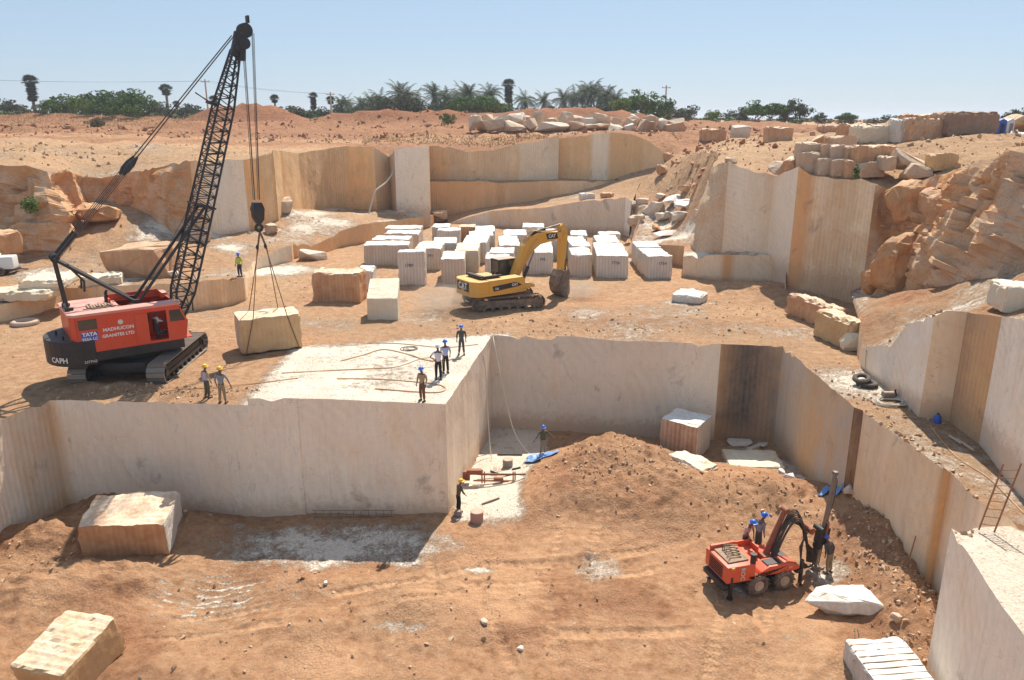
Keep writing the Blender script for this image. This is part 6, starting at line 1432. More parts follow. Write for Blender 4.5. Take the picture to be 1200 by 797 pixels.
# ================================================================== STONES ALONG THE RIM
RIMPOS = ['first', 'second', 'third', 'fourth', 'fifth', 'sixth', 'seventh', 'eighth', 'ninth', 'tenth', 'eleventh', 'twelfth', 'thirteenth', 'fourteenth', 'fifteenth', 'sixteenth']
RG = 'rough stones heaped along the far rim'
RIMB = [(550, 566, 135, 154, 0, 1), (560, 579, 134, 143, 1, 0), (566, 588, 140, 155, 0, 0), (579, 597, 134, 145, 1, 1), (589, 615, 141, 155, 0, 0), (597, 617, 133, 148, 1, 1), (616, 629, 138, 154, 0, 0), (624, 641, 131, 143, 1, 0), (628, 663, 143, 156, 0, 1), (652, 670, 131, 147, 1, 0),
        (663, 685, 141, 155, 0, 0), (682, 699, 138, 148, 1, 1), (683, 711, 145, 156, 0, 0), (695, 714, 132, 143, 1, 0), (702, 727, 137, 148, 1, 0), (710, 729, 145, 156, 0, 1), (727, 747, 137, 146, 1, 0), (730, 745, 144, 157, 0, 1), (747, 772, 141, 158, 0, 0), (749, 771, 133, 142, 1, 0),
        (771, 782, 139, 157, 0, 1), (779, 803, 143, 161, 0, 2), (783, 801, 136, 144, 1, 0), (682, 697, 130, 136, 2, 1), (670, 684, 135, 142, 2, 0), (640, 653, 138, 144, 2, 0), (738, 749, 134, 140, 2, 1), (604, 620, 136, 142, 2, 0), (716, 733, 134, 140, 2, 0)]
for k, (u0, u1, vt, vb, row, col_) in enumerate(RIMB):
    yy = 112 + row * 2.6 + (u0 - 550) * .004; a = pd(u0, vb, yy); b = pd(u1, vb, yy); t = pd(u0, vt, yy); g0_ = gh((a[0] + b[0]) / 2, yy)
    w = b[0] - a[0]; zt = t[2]; z0 = min(g0_, a[2]) if row == 0 else g0_
    box_ = (u1 - u0) < 26 and k % 3 == 2 or u0 > 726
    words = ['pale', 'tan', 'orange'][0 if col_ == 1 else (1 if col_ == 0 else 2)] + (' squared' if box_ else ' rounded')
    lab = '%s stone in the %s row of the rim heap, %s' % (words, ['front', 'second', 'back'][row], 'under the palm clump' if u0 > 650 and u0 < 727 else ('near its left end' if u0 < 600 else ('near its right end' if u0 >= 727 else 'left of its middle')))
    lab = '%s, %s stone along the heap from its left end' % (lab.split(',')[0], ['1st', '2nd', '3rd'][k] if k < 3 else '%dth' % (sorted(range(len(RIMB)), key=lambda i: RIMB[i][0]).index(k) + 1)) if False else lab
    lab = words + ' stone ' + ['in the front row', 'in the second row', 'at the back'][row] + ' of the rim heap, ' + RIMPOS[sorted([i for i in range(len(RIMB)) if RIMB[i][4] == row], key=lambda i: RIMB[i][0]).index(k)] + ' from the left'
    (boulder)((a[0] + b[0]) / 2, yy, w * 1.28, max(1.6, w), max(.6, (zt - z0) * 1.14), R((k * 53) % 40 - 20), ['boulder', 'boulder_pale', 'blk_orange'][col_], lab, RG, z=z0, boxy=.95 if box_ else .7, n=12 if box_ else 15, sink=.06, tilt=(0, R((k * 31) % 14 - 7)))
# retaining stones at the top of the right wall
SG = 'stones stacked on top of the right wall'
ST = [(934, 960, 168, 180, 1, 1, 'long pale stone at the left of the upper course'), (958, 969, 170, 186, 1, 1, 'narrow pale upright stone in the upper course'), (968, 985, 170, 186, 1, 1, 'square pale stone in the upper course'), (985, 999, 171, 187, 1, 0, 'tan square stone in the upper course'),
      (998, 1045, 170, 189, 1, 2, 'longest orange-brown stone of the upper course'), (1045, 1088, 171, 194, 1, 0, 'big rounded grey-brown boulder on the upper course'), (1088, 1116, 180, 197, 1, 3, 'ochre block at the right end of the stacked stones'),
      (936, 956, 179, 202, 0, 1, 'leftmost tall pale stone of the lower course'), (953, 970, 185, 205, 0, 1, 'second pale square stone of the lower course'), (970, 986, 186, 207, 0, 1, 'third pale square stone of the lower course'), (985, 1000, 187, 209, 0, 2, 'orange upright stone of the lower course'),
      (999, 1036, 189, 210, 0, 0, 'striped grey rounded boulder of the lower course'), (1056, 1090, 191, 210, 0, 0, 'rounded tan boulder low at the right of the stack'), (1031, 1045, 183, 193, 0, 1, 'small white stone wedged between boulders'),
      (918, 936, 183, 200, 0, 2, 'reddish rough stone left of the stacked courses'), (902, 919, 189, 204, 0, 0, 'tan pointed stone at the far left of the stack'), (946, 971, 158, 168, 2, 0, 'rough brown stone lying on top at the left'), (971, 998, 160, 171, 2, 0, 'flat brown stone lying on top in the middle'), (1082, 1095, 209, 218, 0, 1, 'small pale stone fallen below the stack')]
for k, (u0, u1, vt, vb, row, col_, lab) in enumerate(ST):
    yy = np.interp((u0 + u1) / 2, [900, 950, 1025, 1100], [60, 55.8, 53.0, 50.5]) + (.55, 1.5, 3.4)[row]; a = pd(u0, vb, yy); b = pd(u1, vb, yy); t = pd(u0, vt, yy); w = b[0] - a[0]; h = t[2] - a[2]
    gg = gh((a[0] + b[0]) / 2, yy); z0 = a[2]
    if z0 > gg: q_ = max(gg, z0 - .35); z0 = q_; h = t[2] - z0
    if 'rounded' in lab or 'rough' in lab or 'pointed' in lab: boulder((a[0] + b[0]) / 2, yy, w * 1.08, 1.6, h * 1.05, 0, ['boulder', 'boulder_pale', 'blk_orange', 'blk_hoist'][col_], lab, SG, z=z0, boxy=.85, sink=.02)
    else: block((a[0] + b[0]) / 2, yy, w * .97, 1.5, h, R((k * 29) % 9 - 4), ['boulder', 'boulder', 'blk_orange', 'blk_hoist'][col_], lab, SG, z=z0, rough=.05, chip=.10, sink=.02)
# big blocks on the upper ground, right
def ublock(u0, u1, vt, vb, yy, depth, mt, lab, rz=0, grp='large blocks on the upper ground', **kw):
    a = pd(u0, vb, yy); b = pd(u1, vb, yy); t = pd(u0, vt, yy); z0 = gh((a[0] + b[0]) / 2, yy); z0 = min(z0, a[2] + .0)
    return block((a[0] + b[0]) / 2, yy + depth / 2, (b[0] - a[0]), depth, t[2] - z0, rz, mt, lab, grp, z=z0, rough=.06, chip=.2, **kw)
ublock(1067, 1116, 139, 159, 63, 2.6, 'blk_orange', 'long orange block in the group of three large ones at right', R(2))
ublock(1066, 1104, 134, 141, 67.5, 2.2, 'blk_orange', 'orange block showing behind and above the long one')
ublock(1055, 1068, 139, 158, 64, 2.6, 'blk_grey', 'pale grey upright block left of the long orange one')
ublock(1112, 1169, 131, 158, 62, 3.0, 'blk_dark', 'largest grey-brown block, tallest on the right skyline', R(-1))
ublock(1008, 1054, 147, 160, 66, 2.4, 'blk_cream', 'low cream-topped block in front of the grey upright one', R(-3))
ublock(995, 1030, 145, 157, 71, 2.8, 'blk_orange', 'low orange block with a sunlit top, left of the cream one', R(4))
ublock(901, 929, 149, 166, 78, 2.2, 'blk_orange', 'isolated deep orange block on the upper ground', R(-3))
ublock(964, 988, 147, 157, 84, 2, 'blk_orange', 'low brown block behind the stacked stones')
ublock(824, 851, 151, 161, 98, 2, 'blk_orange', 'low orange slab block on the haul road edge', R(4))
x = pd(866, 161, 92); boulder(x[0], 92, 2.6, 2, 2.0, .3, 'boulder_pale', 'pale sloping stone beside the low orange slab block', z=min(x[2], gh(x[0], 92)), boxy=.8)
x = pd(775, 215, 90); boulder(x[0], 90, 1.6, 1.4, 1.4, .3, 'blk_orange', 'single orange boulder on the rubble slope', boxy=.8)
x = pd(688, 226, 88.5); block(x[0], 88.8, 1.6, 1.3, .7, R(15), 'blk_white', 'white-topped block on the edge of the ramp', rough=.05); x = pd(712, 228, 88); block(x[0], 88.5, 1.3, 1.2, .6, R(-20), 'blk_orange', 'orange block on the ramp beside the white-topped one', rough=.05)
# broken pale rocks on the terrace by the grey wall
for k, (u, v, yy, sx, sy, sz, lab) in enumerate([(765, 258, 80, 2.6, 1.8, 1.6, 'pale broken rock beside the end of the grey drilled wall'), (790, 250, 80, 3.4, 2.2, .9, 'broad white rock on the rubble slope'), (802, 262, 76, 3.0, 2.4, .9, 'broad cream rock below the white one on the slope'), (776, 266, 77, 1.8, 1.2, .9, 'brown broken rock between the pale ones'),
     (748, 272, 77, 1.3, 1.0, .8, 'small white rock next to the wall end'), (785, 283, 71, 3.5, 1.6, .5, 'white crushed rock on the terrace edge'), (836, 245, 69, 2.0, 1.6, 3.2, 'tan rock pillar left of the tall sawn wall'), (828, 282, 66, 1.1, .9, .6, 'small cream rock on the plinth top')]):
    p = pd(u, v, yy); boulder(p[0], yy, sx, sy, sz, k * .7, 'blk_white' if 'white' in lab else ('boulder_pale' if 'pale' in lab or 'cream' in lab else 'boulder'), lab, 'broken rocks on the rubble slope', boxy=.7)
# rocks below the left cliff and terrace
for k, (u, v, z, sx, sy, sz, lab) in enumerate([(168, 297, 3.0, 6.5, 3.5, 3.4, 'large rounded orange rock at the foot of the rubble slope behind the boom'), (330, 262, 2.0, 3.0, 2.2, 2.0, 'tan broken rock below the ochre wall behind the hook'), (318, 272, 1.9, 2.0, 1.4, 1.2, 'smaller tan rock beside the one behind the hook'),
     (120, 318, 2.0, 1.4, 1.1, .8, 'small pale rock on the terrace left of the struts'), (300, 262, 2.2, 1.5, 1.0, .9, 'small dark rock at the wall foot left of the hook'), (202, 320, 1.7, 1.2, 1, .7, 'pale rock seen through the boom lattice'), (470, 255, 1.5, 1.5, 1, .9, 'tan stone at the foot of the grey column')]):
    x, y = at(u, v, z); boulder(x, y, sx, sy, sz, k, 'rockorange' if 'orange' in lab else 'boulder' if 'pale' not in lab else 'boulder_pale', lab, 'fallen rocks below the left cliff', boxy=.5, sink=.22, z=gh(x, y, z + 1.6), n=22)

# rock masses bulging from the banks
for k, (u, v, yy, sx, sy, sz, rz, mt, lab) in enumerate([(1046, 348, 47.2, 3.6, 3.0, 4.4, .3, 'rockorange', 'big orange rock lobe at the foot of the broken right bank'), (1078, 318, 47.0, 3.4, 2.8, 3.6, 1.1, 'rockorange', 'upper orange rock lobe of the broken right bank'),
     (1058, 262, 49.6, 3.2, 2.6, 3.2, 2.0, 'rockorange', 'orange rock shoulder under the rounded boulders of the stack'), (1092, 356, 45.2, 2.6, 2.2, 2.4, .7, 'boulder', 'tan rock lobe at the right end of the broken bank foot'), (1024, 352, 48.6, 2.0, 1.8, 2.6, .2, 'rockorange', 'narrow orange rock beside the drilled right wall'), (1098, 262, 47.6, 3.0, 2.4, 2.6, 1.6, 'rockorange', 'orange rock bulging halfway up the right bank')]):
    p = pd(u, v, yy); boulder(p[0], yy, sx, sy, sz, rz, mt, lab, 'rock lobes of the right bank', z=p[2], n=26, boxy=.35, det=2, sink=.05)
for k, (u, v, yy, sx, sy, sz, rz, mt, lab) in enumerate([(0, 300, 58.5, 4.0, 3.0, 2.4, .9, 'rockorange', 'low orange rock at the foot of the left bank'), (118, 262, 68, 4.5, 3.0, 2.2, .2, 'rockorange', 'orange rock lying on the rubble below the alcove'), (236, 283, 68, 2.4, 1.6, 1.2, .5, 'boulder', 'tan rock at the corner of the alcove behind the crane boom')]):
    p = pd(u, v, yy); boulder(p[0], yy, sx, sy, sz, rz, mt, lab, 'rock masses of the left bank', z=p[2], n=26, boxy=.3, det=2, sink=.05)
WORDS = ['highest', 'second highest', 'third', 'fourth', 'fifth', 'sixth', 'seventh', 'eighth', 'ninth', 'lowest']
for k, (u, v, yy, s_) in enumerate([(752, 240, 84, 1.2), (774, 236, 85, .9), (800, 244, 80, 1.1), (756, 250, 81, 1.0), (782, 262, 77, 1.2), (812, 252, 76, .9), (750, 262, 78, .8), (795, 272, 73, 1.3), (768, 274, 74, 1.0), (818, 272, 70, 1.0)]):
    p = pd(u, v, yy); boulder(p[0], yy, s_ * 1.5, s_ * 1.1, s_ * .8, k * .9, ['boulder', 'boulder_pale', 'rockorange'][k % 3], WORDS[k] + ' of the small angular rocks on the slope right of the grey wall end', 'small rocks on the rubble slope', boxy=.6)

for k, (u, v, yy, s_, mt, lab) in enumerate([(513, 259, 95.6, 1.9, 'boulder', 'tan rock filling the corner at the left end of the grey wall'), (746, 268, 80.5, 1.7, 'boulder', 'tan rock leaning against the right end of the grey wall'), (783, 190, 94.6, 1.3, 'rockorange', 'orange stone at the right end of the uppermost sawn wall'), (744, 246, 85.0, 1.2, 'boulder_pale', 'pale rock tucked behind the white end of the grey wall')]):
    p = pd(u, v, yy); boulder(p[0], yy, s_ * 1.5, s_ * 1.2, s_, k, mt, lab, z=p[2] if k != 0 else 0, boxy=.5, n=22)
# ================================================================== PROPS
def curve_pts(P, n=24):
    """smooth (Catmull-Rom) through points"""
    P = [Vector(p) for p in P]; P = [P[0] * 2 - P[1]] + P + [P[-1] * 2 - P[-2]]; out = []
    k = max(2, n // (len(P) - 3))
    for i in range(1, len(P) - 2):
        for q in range(k):
            t = q / k; a, b, c, d = P[i - 1:i + 3]
            out.append(.5 * ((2 * b) + (c - a) * t + (2 * a - 5 * b + 4 * c - d) * t * t + (3 * b - a - 3 * c + d) * t ** 3))
    return out + [P[-2]]
def hose(pts, r, mat, label, cat='hose', name='hose', group=None, n=30):
    m = MB(); m.tube(curve_pts(pts, n), r, 6); return tag(m.build(name, M[mat]), label, cat, group)
def gp(u, v, z=0.0, dz=.03):
    p = px(u, v, z); return (p[0], p[1], gh(p[0], p[1]) + dz)
# ladder leaning at the near block
fL, fR = Vector(px(1147, 621, 0)), Vector(px(1165, 624, 0)); ax = Vector((.50, .866, 0)).normalized()
tL, tR = Vector(pd(1176, 544, fL.y + .35)), Vector(pd(1197, 543, fR.y + .35))
m = MB()
lad = thing('ladder', 'rusty steel ladder standing upright at the edge of the near white rock bench', 'ladder', tuple(fL))
for a_, b_ in ((fL, tL), (fR, tR)): m = MB(); m.tube([a_ - fL, b_ - fL], .028, 6); m.build('rail', M['rust'], lad)
for k in range(8):
    t = (k + .8) / 8.6; m = MB(); m.tube([fL.lerp(tL, t) - fL, fR.lerp(tR, t) - fL], .014, 5); m.build('rung', M['rust'], lad)
# ladder laid along the wall foot
a_, b_ = px(365, 609, -5.5), px(461, 611, -5.5)
ld = thing('ladder', 'dark ladder lying on its side along the foot of the shaded wall', 'ladder', (a_[0], 32.35, gh(a_[0], 32.2)))
for zz in (.08, .38): m = MB(); m.tube([(0, 0, zz), (b_[0] - a_[0], .02, zz)], .025, 6); m.build('rail', M['dusty'], ld)
for k in range(11): m = MB(); xx = .15 + k * (b_[0] - a_[0] - .3) / 10; m.tube([(xx, 0, .08), (xx, 0, .38)], .015, 5); m.build('rung', M['dusty'], ld)
# drums and drilling frame on the pit corner floor
def drum(u, v, z, r, h, mat, lab, cat='drum', name='drum'):
    x, y = at(u, v, z); zz = gh(x, y) - .01; d_ = thing(name, lab, cat, (x, y, zz)); m = MB(); m.cyl((0, 0, 0), (0, 0, h), r, 28)
    for q in (0.02, h * .33, h * .66, h - .02): m.ring((0, 0, q), r, .016, 'z', 28, 6)
    m.build('shell', M[mat], d_); m = MB(); m.cyl((0, 0, h - .005), (0, 0, h + .012), r * .94, 24); m.build('lid', M['hub'], d_); return d_
M['drumgrey'] = paint('grey_drum', (0.26, 0.26, 0.24), .6, .4); M['drumpink'] = paint('pinkish_drum', (0.50, 0.26, 0.20), .7, .35)
drum(595, 553, -5.9, .27, .46, 'drumgrey', 'grey drum standing on the pale floor of the pit corner'); drum(559, 611, -5.6, .30, .50, 'drumpink', 'pinkish drum with a pale lid near the wall corner')
x, y = at(537, 604, -5.6); m = MB(); m.tube([(0, 0, 0), (0, 0, .08), (0, 0, .2), (0, 0, .28)], [.12, .19, .19, .13], 16); m.ring((0, 0, .28), .13, .015); o = m.build('water_pot', M['greysteel']); o.location = (x, y - .1, gh(x, y - .1)); tag(o, 'small silver water pot by the worker at the wall corner', 'pot')
x, y = at(582, 572, -5.8); fz = gh(x, y)
fm = thing('wall_drilling_frame', 'red pipe frame of a wall drilling machine lying on the pit floor', 'drill frame', (x, y, fz))
for y_, z_, L0, L1, mt in ((0, .52, -1.6, 1.5, 'darkred'), (.05, .12, -1.2, 1.5, 'rust'), (.8, .10, -1.0, 1.3, 'dusty')): m = MB(); m.tube([(L0, y_, z_), (L1, y_, z_ - .03)], .05, 8); m.build('rail', M[mt], fm)
for xx in (-.75, -.62, .85, .95): m = MB(); m.box((xx, .02, .32), (.07, .1, .64), None, .01); m.build('upright', M['rust'], fm)
m = MB(); m.box((-1.15, .1, .62), (.75, .28, .22), None, .04); m.cyl((-1.5, .1, .62), (-.7, .1, .62), .09, 12); m.box((-1.55, .2, .35), (.35, .3, .5), None, .03); m.build('drive_head', M['darkred'], fm)
m = MB(); m.box((.1, .06, .2), (.5, .22, .2), None, .03); m.build('carriage', M['darkred'], fm)
# blue sheet, crumpled
def sheet_cloth(cx, cy, rx, ry, mat, lab, h=.14, seed=0, name='plastic_sheet', cat='sheet', z=None):
    V = []; F = []; n = 26; rn = 9; z = gh(cx, cy) if z is None else z
    P = [(cx, cy)]
    for r in range(1, rn + 1):
        for k in range(n):
            a = 2 * math.pi * k / n; w = 1 + .3 * math.sin(a * 3 + seed) + .15 * math.sin(a * 5 + seed * 2); P.append((cx + rx * w * r / rn * math.cos(a), cy + ry * w * r / rn * math.sin(a)))
    P = np.array(P); zz = np.array([gh(*p) for p in P]); zz = np.where(zz > z + .8, z, zz); nz_ = np.abs(fbm(P, .28, 4, seed + 3)) * h * 2.2 + .02
    V = np.c_[P, zz + nz_]
    F = [(0, 1 + k, 1 + (k + 1) % n) for k in range(n)] + [(1 + r * n + k, 1 + (r + 1) * n + k, 1 + (r + 1) * n + (k + 1) % n, 1 + r * n + (k + 1) % n) for r in range(rn - 1) for k in range(n)]
    me = mesh(name, V, F); o = link(name, me, M[mat], smoothf=True); so_ = o.modifiers.new('t', 'SOLIDIFY'); so_.thickness = .012; return tag(o, lab, cat)
M['bluesheet'] = paint('blue_plastic_sheet', (0.06, 0.24, 0.62), .35, .35, dcol=(.45, .5, .55), sc=5)
x, y = at(631, 549, -5.95); sheet_cloth(x, y, .85, .55, 'bluesheet', 'crumpled blue plastic sheet at the feet of the worker with arms out', seed=2)
x, y = at(972, 600, -5.4); sheet_cloth(x, y, .42, .5, 'bluesheet', 'blue plastic bundle on the clods behind the drilling mast', h=.35, seed=6)
# lengths of pipe and rods
def rod(u0, v0, u1, v1, z, r, mat, lab, cat='pipe', name='pipe', dz=.05):
    a = Vector(px(u0, v0, z)); b = Vector(px(u1, v1, z)); a.z = gh(a.x, a.y) + dz; b.z = gh(b.x, b.y) + dz; m = MB(); m.tube([a, b], r, 8); return tag(m.build(name, M[mat]), lab, cat)
rod(583, 534, 612, 536, -5.9, .05, 'black', 'black pipe lying on the pale floor behind the grey drum'); rod(565, 593, 585, 588, -5.6, .05, 'greysteel', 'short grey pipe beside the pinkish drum'); rod(575, 556, 583, 560, -5.8, .05, 'black', 'short black pipe left of the grey drum')
rod(600, 557, 610, 556, -5.8, .05, 'black', 'black pipe stub right of the grey drum')
a = Vector(px(560, 545, -5.8)); m = MB(); m.tube([(a.x - .3, a.y, gh(a.x, a.y)), (a.x - .75, a.y + .3, gh(a.x, a.y) + 1.5)], .035, 6); tag(m.build('drill_steel', M['rust']), 'thin drill steel leaning on the shaded wall near its corner', 'drill steel')
for k, (u, v) in enumerate([(1112, 515), (1121, 519), (1127, 523)]):
    a = Vector(px(u, v - 3, 0)); b = Vector(px(u + 14, v + 6, 0)); m = MB(); m.tube([(a.x, a.y, .07 + gh(a.x, a.y)), (b.x, b.y, .07 + gh(b.x, b.y))], .05, 8)
    tag(m.build('pipe', M['hub']), ['left', 'middle', 'right'][k] + ' pale pipe of the three lying on the ledge at the drilled wall foot', 'pipe', 'pipes on the ledge')
def stake(u, v, h, lean, mat, lab):
    x, y = at(u, v); m = MB(); m.tube([(x, y, gh(x, y) - .1), (x + lean, y, gh(x, y) + h)], .025, 6); tag(m.build('steel_rod', M[mat]), lab, 'steel rod')
stake(1084, 540, 1.0, .12, 'rust', 'thin rusty rod standing upright on the ledge edge'); stake(1004, 480, 1.05, .08, 'rust', 'rusty rod standing at the brown corner groove beside the tyres')
# tyres and coil on the ledge
def tyre(x, y, z, R_, r, mat, lab, tilt=(0, 0), grp=None, name='tyre'):
    m = MB(); m.ring((0, 0, 0), R_, r, 'z', 32, 10, .95); m.ring((0, 0, 0), R_ - r * .8, r * .25, 'z', 32, 6)
    for k in range(28):
        a = 2 * math.pi * k / 28; m.box(((R_ + r * .93) * math.cos(a), (R_ + r * .93) * math.sin(a), 0), (.04, .05, r * 1.1), (0, 0, a), 0)
    o = m.build(name, M[mat]); o.location = (x, y, z); o.rotation_euler = (tilt[0], tilt[1], 0); return tag(o, lab, 'tyre', grp)
x, y = at(1016, 452); z = gh(x, y); tyre(x, y, z + .12, .36, .13, 'rubber', 'lower black tyre on the ledge below the upper bench'); tyre(x - .25, y + .1, z + .36, .30, .11, 'rubber', 'upper black tyre tilted on another on the ledge', (R(12), R(-10)))
x, y = at(30, 381); tyre(x, y, gh(x, y) + .12, .62, .17, 'hub', 'pale dusty tyre lying on the bench left of the crane')
x, y = at(1043, 472); z = gh(x, y); cc = MB()
P = []
for k in range(110): a = k * .42; rr = .55 + .12 * math.sin(k * .9); P.append((x + rr * 1.2 * math.cos(a), y + rr * .9 * math.sin(a), z + .03 + .0012 * k + .015 * math.sin(k * 1.7)))
cc.tube(P, .025, 5); tag(cc.build('hose_coil', M['hose']), 'coil of pale hose lying on the ledge', 'hose coil')
pm = thing('pump', 'small grey pump standing beside the pale hose coil', 'pump', (x + .15, y + .55, z)); m = MB(); m.cyl((-.25, 0, .22), (.25, 0, .22), .17, 16); m.box((0, 0, .05), (.6, .3, .1), None, .02); m.build('motor', M['greysteel'], pm); m = MB(); m.cyl((.25, 0, .22), (.36, 0, .22), .12, 14); m.cyl((.31, 0, .3), (.31, 0, .48), .04, 8); m.build('impeller_housing', M['black'], pm)
x, y = at(1098, 495); bd_ = thing('jerrycan', 'blue plastic can standing at the foot of the beige wall', 'can', (x, y, gh(x, y))); m = MB(); m.tube([(0, 0, 0), (0, 0, .24), (0, 0, .34), (0, 0, .38)], [.16, .16, .10, .07], 16); m.build('can_body', M['blue'], bd_); m = MB(); m.cyl((0, 0, .38), (0, 0, .43), .05, 10); m.build('cap', M['black'], bd_)
# hoses and cables
hose([gp(400, 425), gp(425, 418), gp(450, 411), gp(480, 417), gp(505, 424), gp(540, 421)], .028, 'hoseo', 'tan hose looping across the pale slab, the most curved one', group=None)
hose([gp(330, 440), gp(400, 437), gp(460, 433), gp(520, 428), gp(556, 424)], .028, 'hoseo', 'tan hose running straight across the middle of the pale slab')
hose([gp(395, 448), gp(440, 448), gp(490, 450), gp(515, 453), gp(522, 458), gp(505, 462), gp(440, 460)], .028, 'hoseo', 'tan hose bending back near the slab corner behind the tan-shirted worker')
hose([gp(430, 403), gp(470, 404), gp(520, 408), gp(560, 404)], .025, 'hoseo', 'thin tan hose along the far side of the pale slab')
hose([gp(130, 470), gp(200, 459), gp(235, 458), gp(300, 452), gp(350, 447)], .025, 'hoseo', 'tan cable on the earth in front of the crane tracks')
m = MB()
for k in range(3):
    x, y = at(478, 410); m.ring((x + .12 * k, y, gh(x, y) + .03 + .02 * k), .42 - .05 * k, .018, 'z', 26, 5)
tag(m.build('cable_coil', M['rubber']), 'dark cable coil lying on the pale slab', 'cable coil')
hose([(-1.15, 44.1, .05), (-1.0, 43.4, -.6), (-.55, 42.6, -2.6), (.1, 41.4, -4.9), (.9, 40.2, -5.75), (1.5, 39.4, -5.9)], .04, 'hose', 'pale hose dropping from the wall corner to the worker in the pit', n=40)
hose([(-1.75, 41.5, .06), (-1.5, 41.2, -1.2), (-1.35, 40.6, -3.8), (-1.2, 39.8, -5.6), (-1.0, 39.2, -5.9)], .03, 'hose', 'thin pale hose hanging down the side wall near the corner', n=40)
a = pd(461, 184, 94); hose([tuple(a + [0, 0, .1]), tuple(pd(461, 200, 92.5)), tuple(pd(452, 214, 91)), tuple(pd(440, 224, 90)), tuple(pd(435, 240, 89.5)), tuple(pd(432, 252, 89))], .10, 'hose', 'pale hose hanging from the notch in the far ochre wall', n=40)
hose([tuple(pd(1068, 232, 49.0)), tuple(pd(1055, 275, 47.5)), tuple(pd(1042, 320, 46.5)), tuple(pd(1026, 360, 45.5))], .011, 'hoseo', 'thin pale rope hanging down the broken orange rock', cat='rope', name='rope')
hose([gp(1001, 742, -5.5, .03), gp(1001, 752, -5.4, .05), gp(1001, 770, -4.6, .6), gp(1001, 800, -4.4, .9)], .015, 'rubber', 'black cable over the white slab, left one', cat='cable', name='cable'); hose([gp(1004, 742, -5.5, .03), gp(1006, 752, -5.4, .05), gp(1012, 770, -4.6, .6), gp(1022, 800, -4.4, .9)], .015, 'rubber', 'black cable over the white slab, right one', cat='cable', name='cable')
hose([gp(1012, 430), gp(1016, 450), gp(1040, 466), gp(1060, 478)], .02, 'rubber', 'dark cable at the foot of the grey drilled wall', cat='cable', name='cable')
hose([gp(1090, 500), gp(1120, 535), gp(1160, 560), gp(1200, 600)], .018, 'hoseo', 'thin tan cable along the ledge to the ladder', cat='cable', name='cable')
# compressor at the far left, tents on the right skyline
p = pd(6, 329, 57); cz_ = gh(p[0], 57); co = thing('air_compressor', 'dusty white air compressor at the left edge of the photo', 'compressor', (p[0], 57, cz_), R(15))
m = MB(); m.box((0, 0, .95), (1.9, 1.2, .95), None, .12); m.box((-.4, 0, 1.5), (.7, .8, .2), None, .05); m.build('canopy', M['hwhite'], co); m = MB(); m.box((0, 0, .42), (2.1, 1.0, .14)); m.tube([(.9, 0, .42), (1.7, 0, .35)], .05, 8); m.build('chassis', M['black'], co)
for s_ in (-1, 1): m = MB(); m.ring((0, s_ * .6, .33), .24, .1, 'y', 22, 8, 1.2); m.build('wheel', M['tyre'], co)
def tent(u0, u1, vt, vb, yy, mat, lab, name, cat):
    a = pd(u0, vb, yy); b = pd(u1, vb, yy); t = pd(u0, vt, yy); z0 = min(a[2], gh((a[0] + b[0]) / 2, yy)); w = b[0] - a[0]; h = t[2] - z0; T = thing(name, lab, cat, ((a[0] + b[0]) / 2, yy, z0))
    m = MB(); m.prism([(-w / 2, 0), (w / 2, 0), (w / 2 * .96, h * .9), (w * .1, h), (-w / 2 * .95, h * .86)], 0, 1.8, 'y', .04); m.build('cover', M[mat], T); m = MB(); m.box((w * .08, -.02, h * .42), (w * .42, .04, h * .62), None, .01); m.build('door_flap', M['navy' if mat == 'blue' else 'greysteel'], T); return T
M['whitebox'] = paint('white_cabin_panel', (.62, .62, .66), .6, .2)
tent(1168, 1179, 139, 152, 66, 'blue', 'blue site hut at the end of the largest dark block', 'site_hut', 'hut'); tent(1179, 1188.5, 139, 151.5, 66, 'whitebox', 'white site cabin next to the blue hut', 'site_cabin', 'cabin')
p = pd(1192, 147, 70); boulder(p[0] + .3, 70, 4.0, 3.0, 2.1, 0, 'blk_hoist', 'orange-yellow stone heap covering behind the white cabin', boxy=.3)
p = pd(1192, 153, 64); sheet_cloth(p[0], 64, .8, .7, 'whitebox', 'white plastic bags lying in front of the cabin', h=.4, seed=9, name='plastic_bag', cat='bag')

# utility poles and the wire between them
def pole(u, vt, yy, lab):
    p = pd(u, vt, yy); g0_ = gh(p[0], yy); h = p[2] - g0_; T = thing('utility_pole', lab, 'utility pole', (p[0], yy, g0_)); m = MB(); m.tube([(0, 0, -.5), (0, 0, h)], [.22, .14], 10); m.build('post', M['hub'], T)
    m = MB(); m.box((0, 0, h - .5), (1.8, .12, .12)); m.build('crossarm', M['dusty'], T)
    for k in (-.8, 0, .8): m = MB(); m.cyl((k, 0, h - .44), (k, 0, h - .2), .06, 8); m.build('insulator', M['hub'], T)
    return Vector((p[0], yy, p[2] - .3))
PO = [pole(-60, 90, 190, 'utility pole outside the left edge'), pole(240, 93, 170, 'pale utility pole behind the red mound, seen by the boom'), pole(387, 108, 175, 'utility pole among the small palms left of the middle'), pole(781, 100, 170, 'thin pole beside the rounded green tree')]
m = MB()
for a_, b_ in zip(PO[:-2], PO[1:-1]):
    for dx in (-.8, .8): m.tube([a_.lerp(b_, t) + Vector((dx, 0, -6 * t * (1 - t) * .35)) for t in np.linspace(0, 1, 14)], .018, 4, False)
tag(m.build('power_line', M['black']), 'thin power line strung across the sky at left', 'power line')

